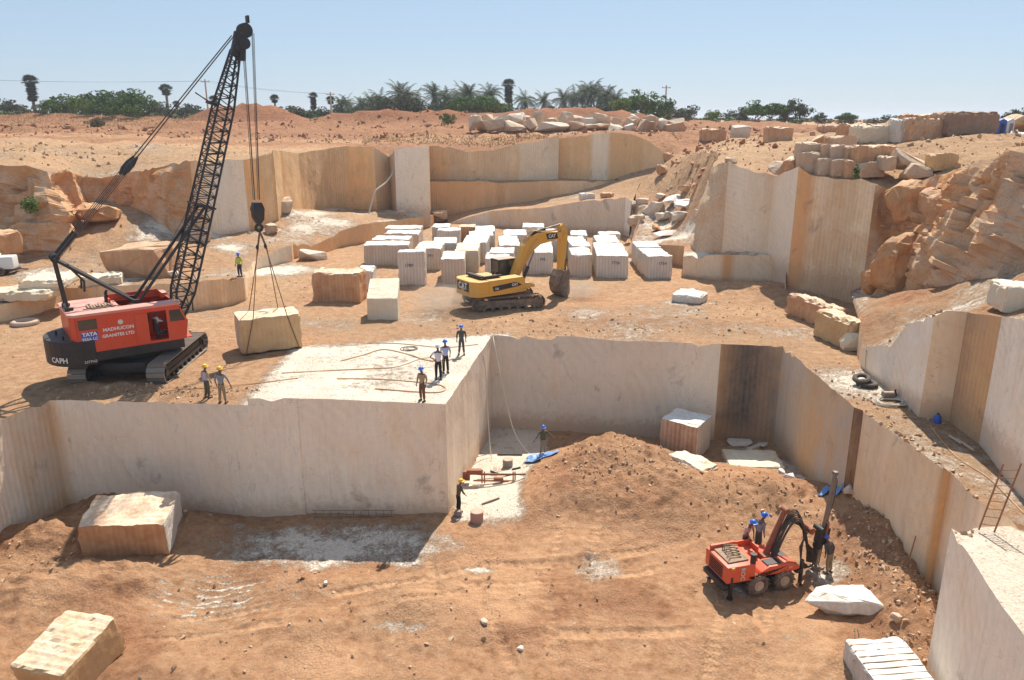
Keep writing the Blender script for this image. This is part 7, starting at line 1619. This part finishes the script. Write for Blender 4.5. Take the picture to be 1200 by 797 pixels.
# ================================================================== TREES
def leafmat(name, a, b):
    g = NT(name); P = g.coord('obj'); oi = g.n('ShaderNodeObjectInfo').outputs['Random']; c = g.mix(g.noise(P, .9, 3, .7), a, b); c = g.mix(0.5, c, g.mix(oi, (.7, .75, .7), (1.25, 1.15, 1.1)), 'MULTIPLY')
    c = g.mix(.4, c, g.mix(g.noise(P, 5, 2), (.5, .5, .5), (1.5, 1.5, 1.4)), 'MULTIPLY'); g.out(c, None, .75); return g.m
M['leaf'] = leafmat('broad_leaves', (.07, .125, .03), (.17, .25, .06)); M['leafy'] = leafmat('bright_leaves', (.13, .20, .03), (.22, .28, .06)); M['leafdark'] = leafmat('dark_leaves', (.07, .082, .04), (.14, .15, .078))
M['leafdry'] = leafmat('dry_scrub_leaves', (.13, .12, .065), (.22, .19, .11)); M['palmleaf'] = leafmat('palm_leaves', (.06, .078, .035), (.15, .17, .085)); M['deadleaf'] = leafmat('dead_palm_leaves', (.06, .045, .03), (.13, .10, .065))
M['bark'] = paint('bark', (.16, .12, .09), .9, .3)
def leaves(V, F, c, rx, ry, rz, n, s, rng, shell=.5):
    for _ in range(n):
        d = Vector((rng.gauss(0, 1), rng.gauss(0, 1), rng.gauss(0, 1))).normalized(); r = rng.uniform(shell, 1.0) ** .6
        p = Vector((c[0] + d.x * rx * r, c[1] + d.y * ry * r, c[2] + d.z * rz * r)); u = Vector((rng.gauss(0, 1), rng.gauss(0, 1), rng.gauss(0, .7))).normalized(); w = u.orthogonal().normalized(); w = (w * math.cos(rng.uniform(0, 6.3)) + u.cross(w) * math.sin(rng.uniform(0, 6.3))).normalized(); q = s * rng.uniform(.6, 1.4)
        n0 = len(V); V += [p - u * q, p + w * q * .45, p + u * q, p - w * q * .45]; F.append((n0, n0 + 1, n0 + 2, n0 + 3))
def crown_mesh(rx, ry, rz, cz, clumps, per, s, seed, flat=False):
    rng = random.Random(seed); V = []; F = []
    for k in range(clumps):
        d = Vector((rng.gauss(0, 1), rng.gauss(0, 1), rng.gauss(0, .8))).normalized(); r = rng.uniform(.25, .92)
        c = (d.x * rx * r, d.y * ry * r, cz + (abs(d.z) if flat else d.z) * rz * r); q = rng.uniform(.18, .36)
        leaves(V, F, c, rx * q, ry * q, rz * q * (.8 if not flat else .6), per, s, rng)
    return mesh('crown', V, F)
def trunk_mesh(h, r, cz, rx, rz, seed, n=7, bend=.3):
    rng = random.Random(seed); m = MB(); b = Vector((rng.uniform(-bend, bend), rng.uniform(-bend, bend), 0)); top = Vector((b.x, b.y, h)); m.tube([(0, 0, -.3), (b.x * .3, b.y * .3, h * .5), top], [r, r * .75, r * .55], 8)
    for k in range(n):
        a = 2 * math.pi * k / n + rng.uniform(-.3, .3); e = Vector((math.cos(a) * rx * .7, math.sin(a) * rx * .7, cz + rng.uniform(-.3, .6) * rz)); m.tube([top * .9, top.lerp(e, .5) + Vector((0, 0, .2)), e], [r * .45, r * .28, r * .10], 6)
    return m
PROTO = {}
def tree_proto(kind, H, rx, ry, rz, cz, mat, seed, clumps=42, per=46, s=.24, flat=False, r=.16, name='tree'):
    T = thing(name, 'tree', 'tree', (0, -500, -80)); link('crown', crown_mesh(rx, ry, rz, cz, clumps, per, s, seed, flat), M[mat], T); trunk_mesh(cz - rz * .3, r, cz, rx, rz, seed).build('trunk', M['bark'], T); PROTO[kind] = [T, H, False]
tree_proto('round', 6.2, 3.2, 3.0, 2.6, 3.6, 'leaf', 1); tree_proto('round2', 6.2, 3.6, 3.0, 2.4, 3.7, 'leaf', 2); tree_proto('bright', 6.0, 3.4, 3.0, 2.6, 3.4, 'leafy', 3); tree_proto('acacia', 5.2, 3.8, 3.4, 2.2, 2.9, 'leaf', 4, 60, 50, .24, True)
tree_proto('dark', 7.0, 2.8, 2.8, 3.1, 3.9, 'leafdark', 5, 46); tree_proto('airy', 6.0, 3.6, 3.2, 2.4, 3.5, 'leafdark', 6, 40, 44, .23)
tree_proto('shrub', 3.0, 2.5, 2.3, 1.4, 1.4, 'leafdry', 7, 22, 46, .20, name='shrub', r=.06); tree_proto('shrubg', 3.0, 2.5, 2.3, 1.4, 1.4, 'leaf', 8, 22, 46, .20, name='shrub', r=.06)
def frond(V, F, base, az, el, L, droop, rng, wid=.75):
    d = Vector((math.cos(az) * math.cos(el), math.sin(az) * math.cos(el), math.sin(el))); p = base.copy(); n = 12; st = L / n; side = Vector((-math.sin(az), math.cos(az), 0)); P = [p.copy()]
    for k in range(n): d = (d + Vector((0, 0, -droop * (k + 2) / n))).normalized(); p = p + d * st; P.append(p.copy())
    for k in range(n):
        a, b = P[k], P[k + 1]; t = (k + .5) / n; w = wid * math.sin(math.pi * min(1, t * .9 + .12)) ** .7 + .05; ax_ = (b - a).normalized()
        for sd in (-1, 1):
            for q in (0, .5):
                c = a.lerp(b, q); tip = c + side * sd * w * rng.uniform(.8, 1.1) + ax_ * w * .55 + Vector((0, 0, -w * rng.uniform(.35, .8))); n0 = len(V); V += [c, c + ax_ * st * .36, tip]; F.append((n0, n0 + 1, n0 + 2))
        n0 = len(V); V += [a - side * .04, a + side * .04, b + side * .03, b - side * .03]; F.append((n0, n0 + 1, n0 + 2, n0 + 3))
def coco_proto(kind, seed, H=10, lean=.6):
    rng = random.Random(seed); T = thing('coconut_palm', 'palm', 'palm tree', (0, -500, -80)); m = MB(); bx_ = rng.uniform(-lean, lean) * 2; P = [(bx_ * (k / 8) ** 1.6, .2 * math.sin(k * .6), H * .78 * k / 8 - .2) for k in range(9)]; m.tube(P, [.22 - .012 * k for k in range(9)], 8); m.build('trunk', M['bark'], T)
    V = []; F = []; b = Vector(P[-1])
    for k in range(30): frond(V, F, b, k * 2.4 + rng.uniform(-.2, .2), rng.uniform(-.45, 1.25), rng.uniform(4.2, 5.4), rng.uniform(.14, .30), rng, 1.05)
    link('crown', mesh('crown', V, F), M['palmleaf'], T); V = []; F = []
    for k in range(8): frond(V, F, b + Vector((0, 0, -.2)), k * .8, -1.0, 3.2, .15, rng, .6)
    link('dead_fronds', mesh('dead_fronds', V, F), M['deadleaf'], T); PROTO[kind] = [T, H + .8, False]
coco_proto('coco1', 11); coco_proto('coco2', 12, 10, .9); coco_proto('coco3', 13, 10, .3)
def palmyra_proto(kind, seed, H=11, skirt=True):
    rng = random.Random(seed); T = thing('palmyra_palm', 'palm', 'palm tree', (0, -500, -80)); m = MB(); m.tube([(0, 0, -.3), (0, 0, H * .5), (0, 0, H * .88)], [.30, .22, .22], 10); m.build('trunk', M['bark'], T)
    def fans(V, F, c, R_, n, e0, e1, rr):
        for k in range(n):
            a = rng.uniform(0, 6.28); e = rng.uniform(e0, e1); d = Vector((math.cos(a) * math.cos(e), math.sin(a) * math.cos(e), math.sin(e))); p = c + d * R_ * rng.uniform(.55, 1.0); u = d.cross(Vector((0, 0, 1))); u = u.normalized() if u.length > .1 else Vector((1, 0, 0)); w = u.cross(d).normalized(); q = []
            for s_ in range(9):
                b = -1.4 + 2.8 * s_ / 8; n0 = len(V); t0 = p; dd = (d * math.cos(b) + u * math.sin(b)).normalized(); sd = (u * math.cos(b) - d * math.sin(b)) * .09; V += [t0, t0 + dd * rr * .6 + sd, t0 + dd * rr + w * rng.uniform(-.2, .1), t0 + dd * rr * .6 - sd]; F.append((n0, n0 + 1, n0 + 2, n0 + 3))
    V = []; F = []; fans(V, F, Vector((0, 0, H * .88)), .75, 46, -.35, 1.5, .85); link('crown', mesh('crown', V, F), M['palmleaf'], T)
    V = []; F = []
    for k in range(7 if skirt else 2): fans(V, F, Vector((0, 0, H * .86 - k * .55)), .45, 12, -1.2, -.2, .75)
    link('dead_fronds', mesh('dead_fronds', V, F), M['deadleaf'], T); PROTO[kind] = [T, H + .9, False]
palmyra_proto('borassus', 21); palmyra_proto('borassus_bare', 22, 10, False)
def tree(kind, u, vt, yy, label, group, width=None, vb=None):
    p = pd(u, vt, yy); g0_ = gh(p[0], yy) - .1 if vb is None else pd(u, vb, yy)[2]; h = p[2] - g0_; pr = PROTO[kind]; T = pr[0] if not pr[2] else copy_tree(pr[0]); pr[2] = True
    k = h / pr[1]; kx = (k * (1.45 if kind[:4] == 'bora' else 1.0)) if width is None else width; T.location = (p[0], yy, g0_); T.scale = (kx, kx, k); T.rotation_euler = (0, 0, (u * 1.7) % 6.28); T['label'] = label; T['category'] = {'shrub': 'shrub', 'shrubg': 'shrub'}.get(kind, 'palm tree' if kind[:4] in ('coco', 'bora') else 'tree')
    if group: T['group'] = group
    return T
GP, GB, GS = 'palms on the far side of the quarry', 'broadleaf trees beyond the quarry', 'shrubs along the horizon'
tree('borassus', 33, 83, 200, 'tall palmyra palm with a long dead skirt, leftmost on the skyline', GP)
tree('borassus_bare', 193, 95, 230, 'palmyra palm with a bare thin trunk left of the crane boom', GP); tree('borassus_bare', 206, 116, 240, 'very small palmyra palm just right of the bare-trunked one', GP); tree('borassus_bare', 250, 109, 190, 'small palmyra palm seen through the crane boom top', GP)
tree('borassus_bare', 321, 108, 220, 'palmyra palm over the right end of the red mound', GP); tree('borassus', 366, 105, 215, 'dark bushy palmyra palm beside the utility pole', GP); tree('borassus_bare', 387, 110, 200, 'round-headed palmyra palm right of the utility pole', GP); tree('borassus', 596, 88, 210, 'tallest palmyra palm, behind the rim stones', GP)
COC = [(399, 112, 'narrow coconut palm left of two above the first red berm'), (406, 109, 'narrow coconut palm right of two above the first red berm'), (422, 112, 'dark coconut palm left of the brown tree clump'), (433, 108, 'coconut palm touching the left of the brown tree clump'), (446, 103, 'coconut palm over the left part of the brown tree clump'),
       (468, 95, 'bushy coconut palm, tallest over the brown tree clump'), (476, 99, 'coconut palm at the right of the bushy tallest one'), (487, 103, 'coconut palm leaning right of the brown tree clump'), (508, 97, 'coconut palm with a clear trunk left of the green acacia'), (523, 102, 'low coconut palm second left of the green acacia'), (541, 95, 'coconut palm with an upright spear leaf behind the green acacia'), (549, 97, 'coconut palm right beside the spear-leafed one'),
       (573, 97, 'coconut palm between the acacia and the tallest palmyra'), (615, 103, 'coconut palm immediately right of the tallest palmyra'), (638, 107, 'lone coconut palm with upright fronds right of the palmyra'), (661, 102, 'leftmost coconut palm of the large clump'), (673, 99, 'second coconut palm of the large clump from the left'), (684, 97, 'third coconut palm of the large clump from the left'),
       (694, 93, 'highest coconut palm in the middle of the large clump'), (704, 97, 'coconut palm right of the highest in the large clump'), (712, 99, 'second coconut palm from the right of the large clump'), (722, 103, 'rightmost coconut palm of the large clump')]
for k, (u, v, lab) in enumerate(COC): tree('coco%d' % (k % 3 + 1), u, v, 185 + (k * 37) % 40, lab, GP)
TR_ = [('round', 62, 111, 165, 'round green tree, leftmost of the left grove'), ('round', 72, 110, 168, 'second green tree of the left grove'), ('bright', 92, 110, 164, 'yellow-green tree in the left grove'), ('round2', 118, 104, 175, 'greyish tree in the middle of the left grove'), ('round', 138, 105, 170, 'green tree right of the greyish one in the left grove'), ('round2', 157, 102, 166, 'large bright green tree at the right of the left grove'), ('round', 172, 109, 164, 'rightmost green tree of the left grove'), ('airy', 4, 113, 180, 'hazy shrubby tree at the left frame edge'),
       ('dark', 450, 109, 172, 'brown-green tree, left one of the dark clump'), ('dark', 470, 107, 170, 'brown-green tree, middle one of the dark clump'), ('dark', 487, 112, 172, 'brown-green tree, right one of the dark clump'), ('acacia', 545, 111, 165, 'flat-topped green acacia before the palms, left half'), ('acacia', 571, 110, 166, 'flat-topped green acacia before the palms, right half'),
       ('round2', 752, 103, 158, 'large rounded green tree beside the thin pole'), ('bright', 728, 112, 156, 'yellow-green tree below the palm clump'), ('round', 772, 108, 160, 'green tree at the right side of the large rounded one'), ('airy', 808, 121, 190, 'small grey-green tree right of the thin pole'), ('bright', 836, 127, 175, 'small yellow-green tree on the right skyline'), ('airy', 857, 127, 180, 'pale brown-green bush tree left of the acacias'),
       ('round2', 886, 116, 150, 'dark green acacia, left of the pair'), ('acacia', 905, 119, 146, 'lower green acacia in front of the pair'), ('airy', 936, 113, 146, 'grey airy acacia, right of the pair'), ('airy', 960, 130, 170, 'brownish low tree right of the grey airy acacia'), ('acacia', 993, 131, 165, 'small umbrella-shaped acacia on its own'), ('airy', 1040, 133, 175, 'small grey-green tree left of the large blocks'), ('airy', 1185, 126, 130, 'hazy grey tree line tree at the right edge, nearer'), ('airy', 1204, 124, 135, 'hazy grey tree at the right frame corner')]
TR_ += [('round2', 52, 116, 160, 'low green tree at the left end of the left grove'), ('airy', 82, 107, 182, 'grey-green tree behind the left grove, left part'), ('dark', 104, 106, 186, 'dark tree behind the left grove, second from left'), ('airy', 128, 104, 188, 'grey-green tree behind the left grove, middle'), ('dark', 148, 103, 184, 'dark tree behind the left grove, right part'), ('shrubg', 100, 119, 158, 'low green bush in front of the left grove, left part'), ('shrubg', 126, 121, 156, 'low green bush in front of the left grove, middle'), ('shrubg', 152, 119, 157, 'low olive bush in front of the left grove, right part'), ('dark', 872, 123, 162, 'dark low tree left of the acacia pair'), ('dark', 920, 122, 158, 'dark low tree between the acacia pair and the airy one')]
for kd, u, v, yy, lab in TR_: tree(kd, u, v, yy, lab, GB)
rs = random.Random(5)
for k in range(92):
    u = -20 + k * 13.7 + rs.uniform(-5, 5); ok = True; yy = rs.uniform(168, 215)
    vt = rs.uniform(125, 131) if u < 800 else rs.uniform(133.5, 136.5)
    if 840 < u < 1180 and k % 2: continue
    tree('shrub' if rs.random() < .6 else 'shrubg', u, vt, yy, 'dull green or brown shrub in the low scrub belt along the horizon', GS, width=rs.uniform(1.2, 2.2))
BELT = [(u_, v_, 0) for u_, v_ in [(335, 124), (347, 122), (358, 125), (372, 124), (380, 126), (398, 124), (410, 123), (420, 121), (432, 119), (442, 117), (457, 114), (478, 115), (497, 117), (507, 120), (516, 118), (527, 117), (536, 120), (556, 121), (566, 121), (583, 122), (592, 120), (605, 124), (616, 126), (628, 126), (640, 126), (650, 124), (664, 122), (676, 121), (688, 121), (700, 120), (712, 118), (724, 119), (738, 118), (762, 116), (785, 122), (796, 127)]]
for k, (u, v, _) in enumerate(BELT): tree('dark' if k % 3 else 'airy', u, v + (k * 7 % 5) - 2, 176 + (k * 29) % 26, 'dull green scrub tree under the palms in the belt behind the berms', 'scrub trees under the palms', width=.95)
for k, (u, v) in enumerate([(-8, 115), (12, 119), (22, 121), (36, 121), (46, 120), (184, 117), (192, 120), (214, 119), (224, 118), (234, 122)]): tree('airy' if k % 2 else 'shrub', u, v, 185 + k * 3, 'grey hazy shrub at either side of the left grove', 'grey shrubs by the left grove', width=1.1)
for u, v, yy, lab in [(110, 134, 112, 'small dry bush on the grassy bank at left'), (180, 148, 118, 'dry bush at the left foot of the red mound'), (524, 130, 126, 'bright green bush at the left end of the rim stones')]: tree('shrubg' if 'green' in lab else 'shrub', u, v, yy, lab, None, width=.6)
for (p, lab) in [(pd(36, 245, 61.5), 'green bush growing in the left cliff'), (pd(1003, 207, 52.5), 'small green weed on top of the drilled right wall')]:
    V = []; F = []; rng = random.Random(3); leaves(V, F, (0, 0, .3), .7 if 'bush' in lab else .2, .5 if 'bush' in lab else .2, .7 if 'bush' in lab else .5, 500 if 'bush' in lab else 120, .12, rng, .1)
    T = link('bush', mesh('bush', V, F), M['leaf']); T.location = tuple(p); tag(T, lab, 'bush')

# dry grass on the bank and fringe (uncountable)
V = []; F = []; rng = random.Random(8)
for _ in range(15000):
    if rng.random() < .9: u, yy = rng.uniform(-60, 245), rng.uniform(126, 168)
    else: u, yy = rng.uniform(430, 640), rng.uniform(102, 108)
    x = (u - 600) / 900 * yy * 1.0; P_ = np.array([[x, yy]])
    z = gh(x, yy); h = rng.uniform(.10, .32); a = rng.uniform(0, 3.14); n0 = len(V); dx, dy = math.cos(a) * .09, math.sin(a) * .09
    V += [(x - dx, yy - dy, z - .05), (x + dx, yy + dy, z - .05), (x + rng.uniform(-.2, .2), yy + rng.uniform(-.2, .2), z + h)]; F.append((n0, n0 + 1, n0 + 2))
M['drygrass'] = leafmat('dry_grass', (.52, .36, .17), (.66, .48, .26)); o = link('dry_grass', mesh('dry_grass', V, F), M['drygrass']); o['kind'] = 'stuff'; tag(o, 'dry yellow grass on the bank behind the quarry', 'grass')

# loose rubble (uncountable): merged small stones where the photo shows broken ground
def rubble(name, areas, label, mat, n_, smin, smax, seed):
    rng = random.Random(seed); V = []; F = []; base = []
    for k in range(6):
        bm = bmesh.new()
        for _ in range(9): d = Vector((rng.gauss(0, 1), rng.gauss(0, 1), rng.gauss(0, 1))).normalized(); bm.verts.new(d * rng.uniform(.7, 1))
        bmesh.ops.convex_hull(bm, input=bm.verts[:]); bm.verts.ensure_lookup_table(); bm.verts.index_update(); base.append(([v.co.copy() for v in bm.verts], [[v.index for v in f.verts] for f in bm.faces])); bm.free()
    tot = sum(a[-1] for a in areas)
    for (cx, cy, rx, ry, wgt) in areas:
        for _ in range(int(n_ * wgt / tot)):
            x = cx + rng.gauss(0, .5) * rx; y = cy + rng.gauss(0, .5) * ry; z = gh(x, y); s = smin + (smax - smin) * rng.random() ** 5
            b = base[rng.randrange(6)]; mt = Euler((rng.uniform(0, 6), rng.uniform(0, 6), rng.uniform(0, 6))).to_matrix(); sc_ = Vector((1, rng.uniform(.6, 1), rng.uniform(.5, .9))); n0 = len(V)
            V += [mt @ Vector((c.x * sc_.x, c.y * sc_.y, c.z * sc_.z)) * s + Vector((x, y, z + s * .2)) for c in b[0]]; F += [tuple(i + n0 for i in f) for f in b[1]]
    o = link(name, mesh(name, V, F), M[mat]); o['kind'] = 'stuff'; tag(o, label, 'rubble')
def ar(u, v, z, rx, ry, w): p = px(u, v, z); return (p[0], p[1], rx, ry, w)
rubble('rubble', [ar(705, 540, -4, 3.2, 3.2, 3), ar(900, 590, -5, 3.0, 3.5, 3), ar(1015, 630, -4.6, 1.8, 3.0, 4), ar(1050, 690, -5, 1.6, 3, 2.5), ar(760, 560, -5, 3.5, 3, 1.5), ar(160, 600, -5, 4, 2, 1.2), ar(600, 700, -5.5, 13, 5, 1.6), ar(300, 740, -5.5, 9, 4, 1.2), ar(1060, 760, -5.3, 1.6, 2, 1.5), ar(60, 660, -5.2, 3, 2, 1)],
       'loose clods and stones strewn over the pit floor', 'rubble', 3600, .02, .17, 31)
rubble('rubble', [ar(190, 460, 0, 4.5, .8, 4), ar(730, 388, 0, 9, 2.5, 3), ar(880, 370, 0, 5, 5, 1.4), ar(600, 380, 0, 7, 3, 1.5), ar(960, 345, 0, 3, 5, 2), ar(50, 400, 0, 7, 5, 1.5), ar(350, 345, 0, 6, 6, 1), ar(1050, 365, 4, 3, 5, 2.5), ar(120, 290, 3, 8, 6, 3), ar(300, 265, 2, 9, 8, 1.5), ar(940, 330, 0, 5, 4, 1.5)],
       'small loose stones scattered over the working bench', 'rubble', 2600, .03, .17, 32)
rubble('rubble', [(18, 80, 5, 8, 3), (26, 62, 6, 8, 1.5), (-20, 103, 40, 4, 3), (-45, 105, 40, 12, 2.5), (33, 60, 12, 10, 2), (-46, 78, 14, 9, 4), (-62, 66, 12, 10, 1.5), (30, 44, 4, 8, 2), (20, 108, 20, 6, 1.5), (-50, 70, 12, 12, 1.5)], 'broken stones along the quarry rim and slopes', 'rubble', 3000, .05, .36, 33)
rubble('earth_clods', [(-70, 106, 34, 7, 4), (-45, 128, 40, 14, 3), (0, 132, 40, 8, 2.5), (-20, 108, 40, 4, 2), (18, 118, 26, 5, 1.5), (35, 72, 14, 8, 1.5), (30, 95, 14, 10, 1.2), (24, 90, 6, 8, 1)], 'clods of red earth heaped over the spoil banks', 'redclod', 2600, .12, .65, 34)
for k_, v_ in PROTO.items():
    if not v_[2]:
        for c_ in list(v_[0].children): bpy.data.objects.remove(c_)
        bpy.data.objects.remove(v_[0])
# dust stirred up by the excavator: thin, drifting, closed volumes
def dust(cx, cy, cz, rx, ry, rz, dens, label, seed):
    bm = bmesh.new(); bmesh.ops.create_icosphere(bm, subdivisions=3, radius=1.0); me = bpy.data.meshes.new('dust'); bm.to_mesh(me); bm.free()
    mt = bpy.data.materials.new('dust_air'); mt.use_nodes = True; t = mt.node_tree; t.nodes.remove(t.nodes['Principled BSDF']); out = t.nodes['Material Output']
    v = t.nodes.new('ShaderNodeVolumePrincipled'); v.inputs['Color'].default_value = (.93, .80, .66, 1); v.inputs['Anisotropy'].default_value = .2
    tc = t.nodes.new('ShaderNodeTexCoord'); ln = t.nodes.new('ShaderNodeVectorMath'); ln.operation = 'LENGTH'; t.links.new(tc.outputs['Object'], ln.inputs[0])
    mr = t.nodes.new('ShaderNodeMapRange'); t.links.new(ln.outputs['Value'], mr.inputs[0]); mr.inputs[1].default_value = .25; mr.inputs[2].default_value = .95; mr.inputs[3].default_value = 1; mr.inputs[4].default_value = 0
    n = t.nodes.new('ShaderNodeTexNoise'); t.links.new(tc.outputs['Object'], n.inputs['Vector']); n.inputs['Scale'].default_value = 1.7 + seed * .2; n.inputs['Detail'].default_value = 3
    r = t.nodes.new('ShaderNodeMapRange'); t.links.new(n.outputs['Fac'], r.inputs[0]); r.inputs[1].default_value = .35; r.inputs[2].default_value = .7
    m1 = t.nodes.new('ShaderNodeMath'); m1.operation = 'MULTIPLY'; t.links.new(mr.outputs[0], m1.inputs[0]); t.links.new(r.outputs[0], m1.inputs[1])
    m2 = t.nodes.new('ShaderNodeMath'); m2.operation = 'MULTIPLY'; t.links.new(m1.outputs[0], m2.inputs[0]); m2.inputs[1].default_value = dens; t.links.new(m2.outputs[0], v.inputs['Density']); t.links.new(v.outputs[0], out.inputs['Volume'])
    o = link('dust', me, mt); o.location = (cx, cy, cz); o.scale = (rx, ry, rz); o['kind'] = 'stuff'; o['label'] = label
dust(-4.2, 50.2, .9, 3.6, 2.6, 1.5, .55, 'dust drifting behind the excavator', 1)
dust(4.9, 54.2, .6, 1.7, 1.3, 1.1, 1.1, 'dust puff at the excavator bucket', 2)

# the air: thin dust haze over the whole place, closed box
hzb = MB(); hzb.box((0, 3300, 14.0), (15200, 6800, 54.0)); hz_o = hzb.build('haze', M['white']); mt = bpy.data.materials.new('thin_haze'); mt.use_nodes = True; t_ = mt.node_tree; t_.nodes.remove(t_.nodes['Principled BSDF'])
vv = t_.nodes.new('ShaderNodeVolumePrincipled'); vv.inputs['Color'].default_value = (.82, .88, .96, 1); vv.inputs['Density'].default_value = .00032; vv.inputs['Anisotropy'].default_value = .3; t_.links.new(vv.outputs[0], t_.nodes['Material Output'].inputs['Volume'])
hz_o.data.materials.clear(); hz_o.data.materials.append(mt); hz_o['kind'] = 'stuff'; hz_o['label'] = 'thin dusty haze over the quarry'
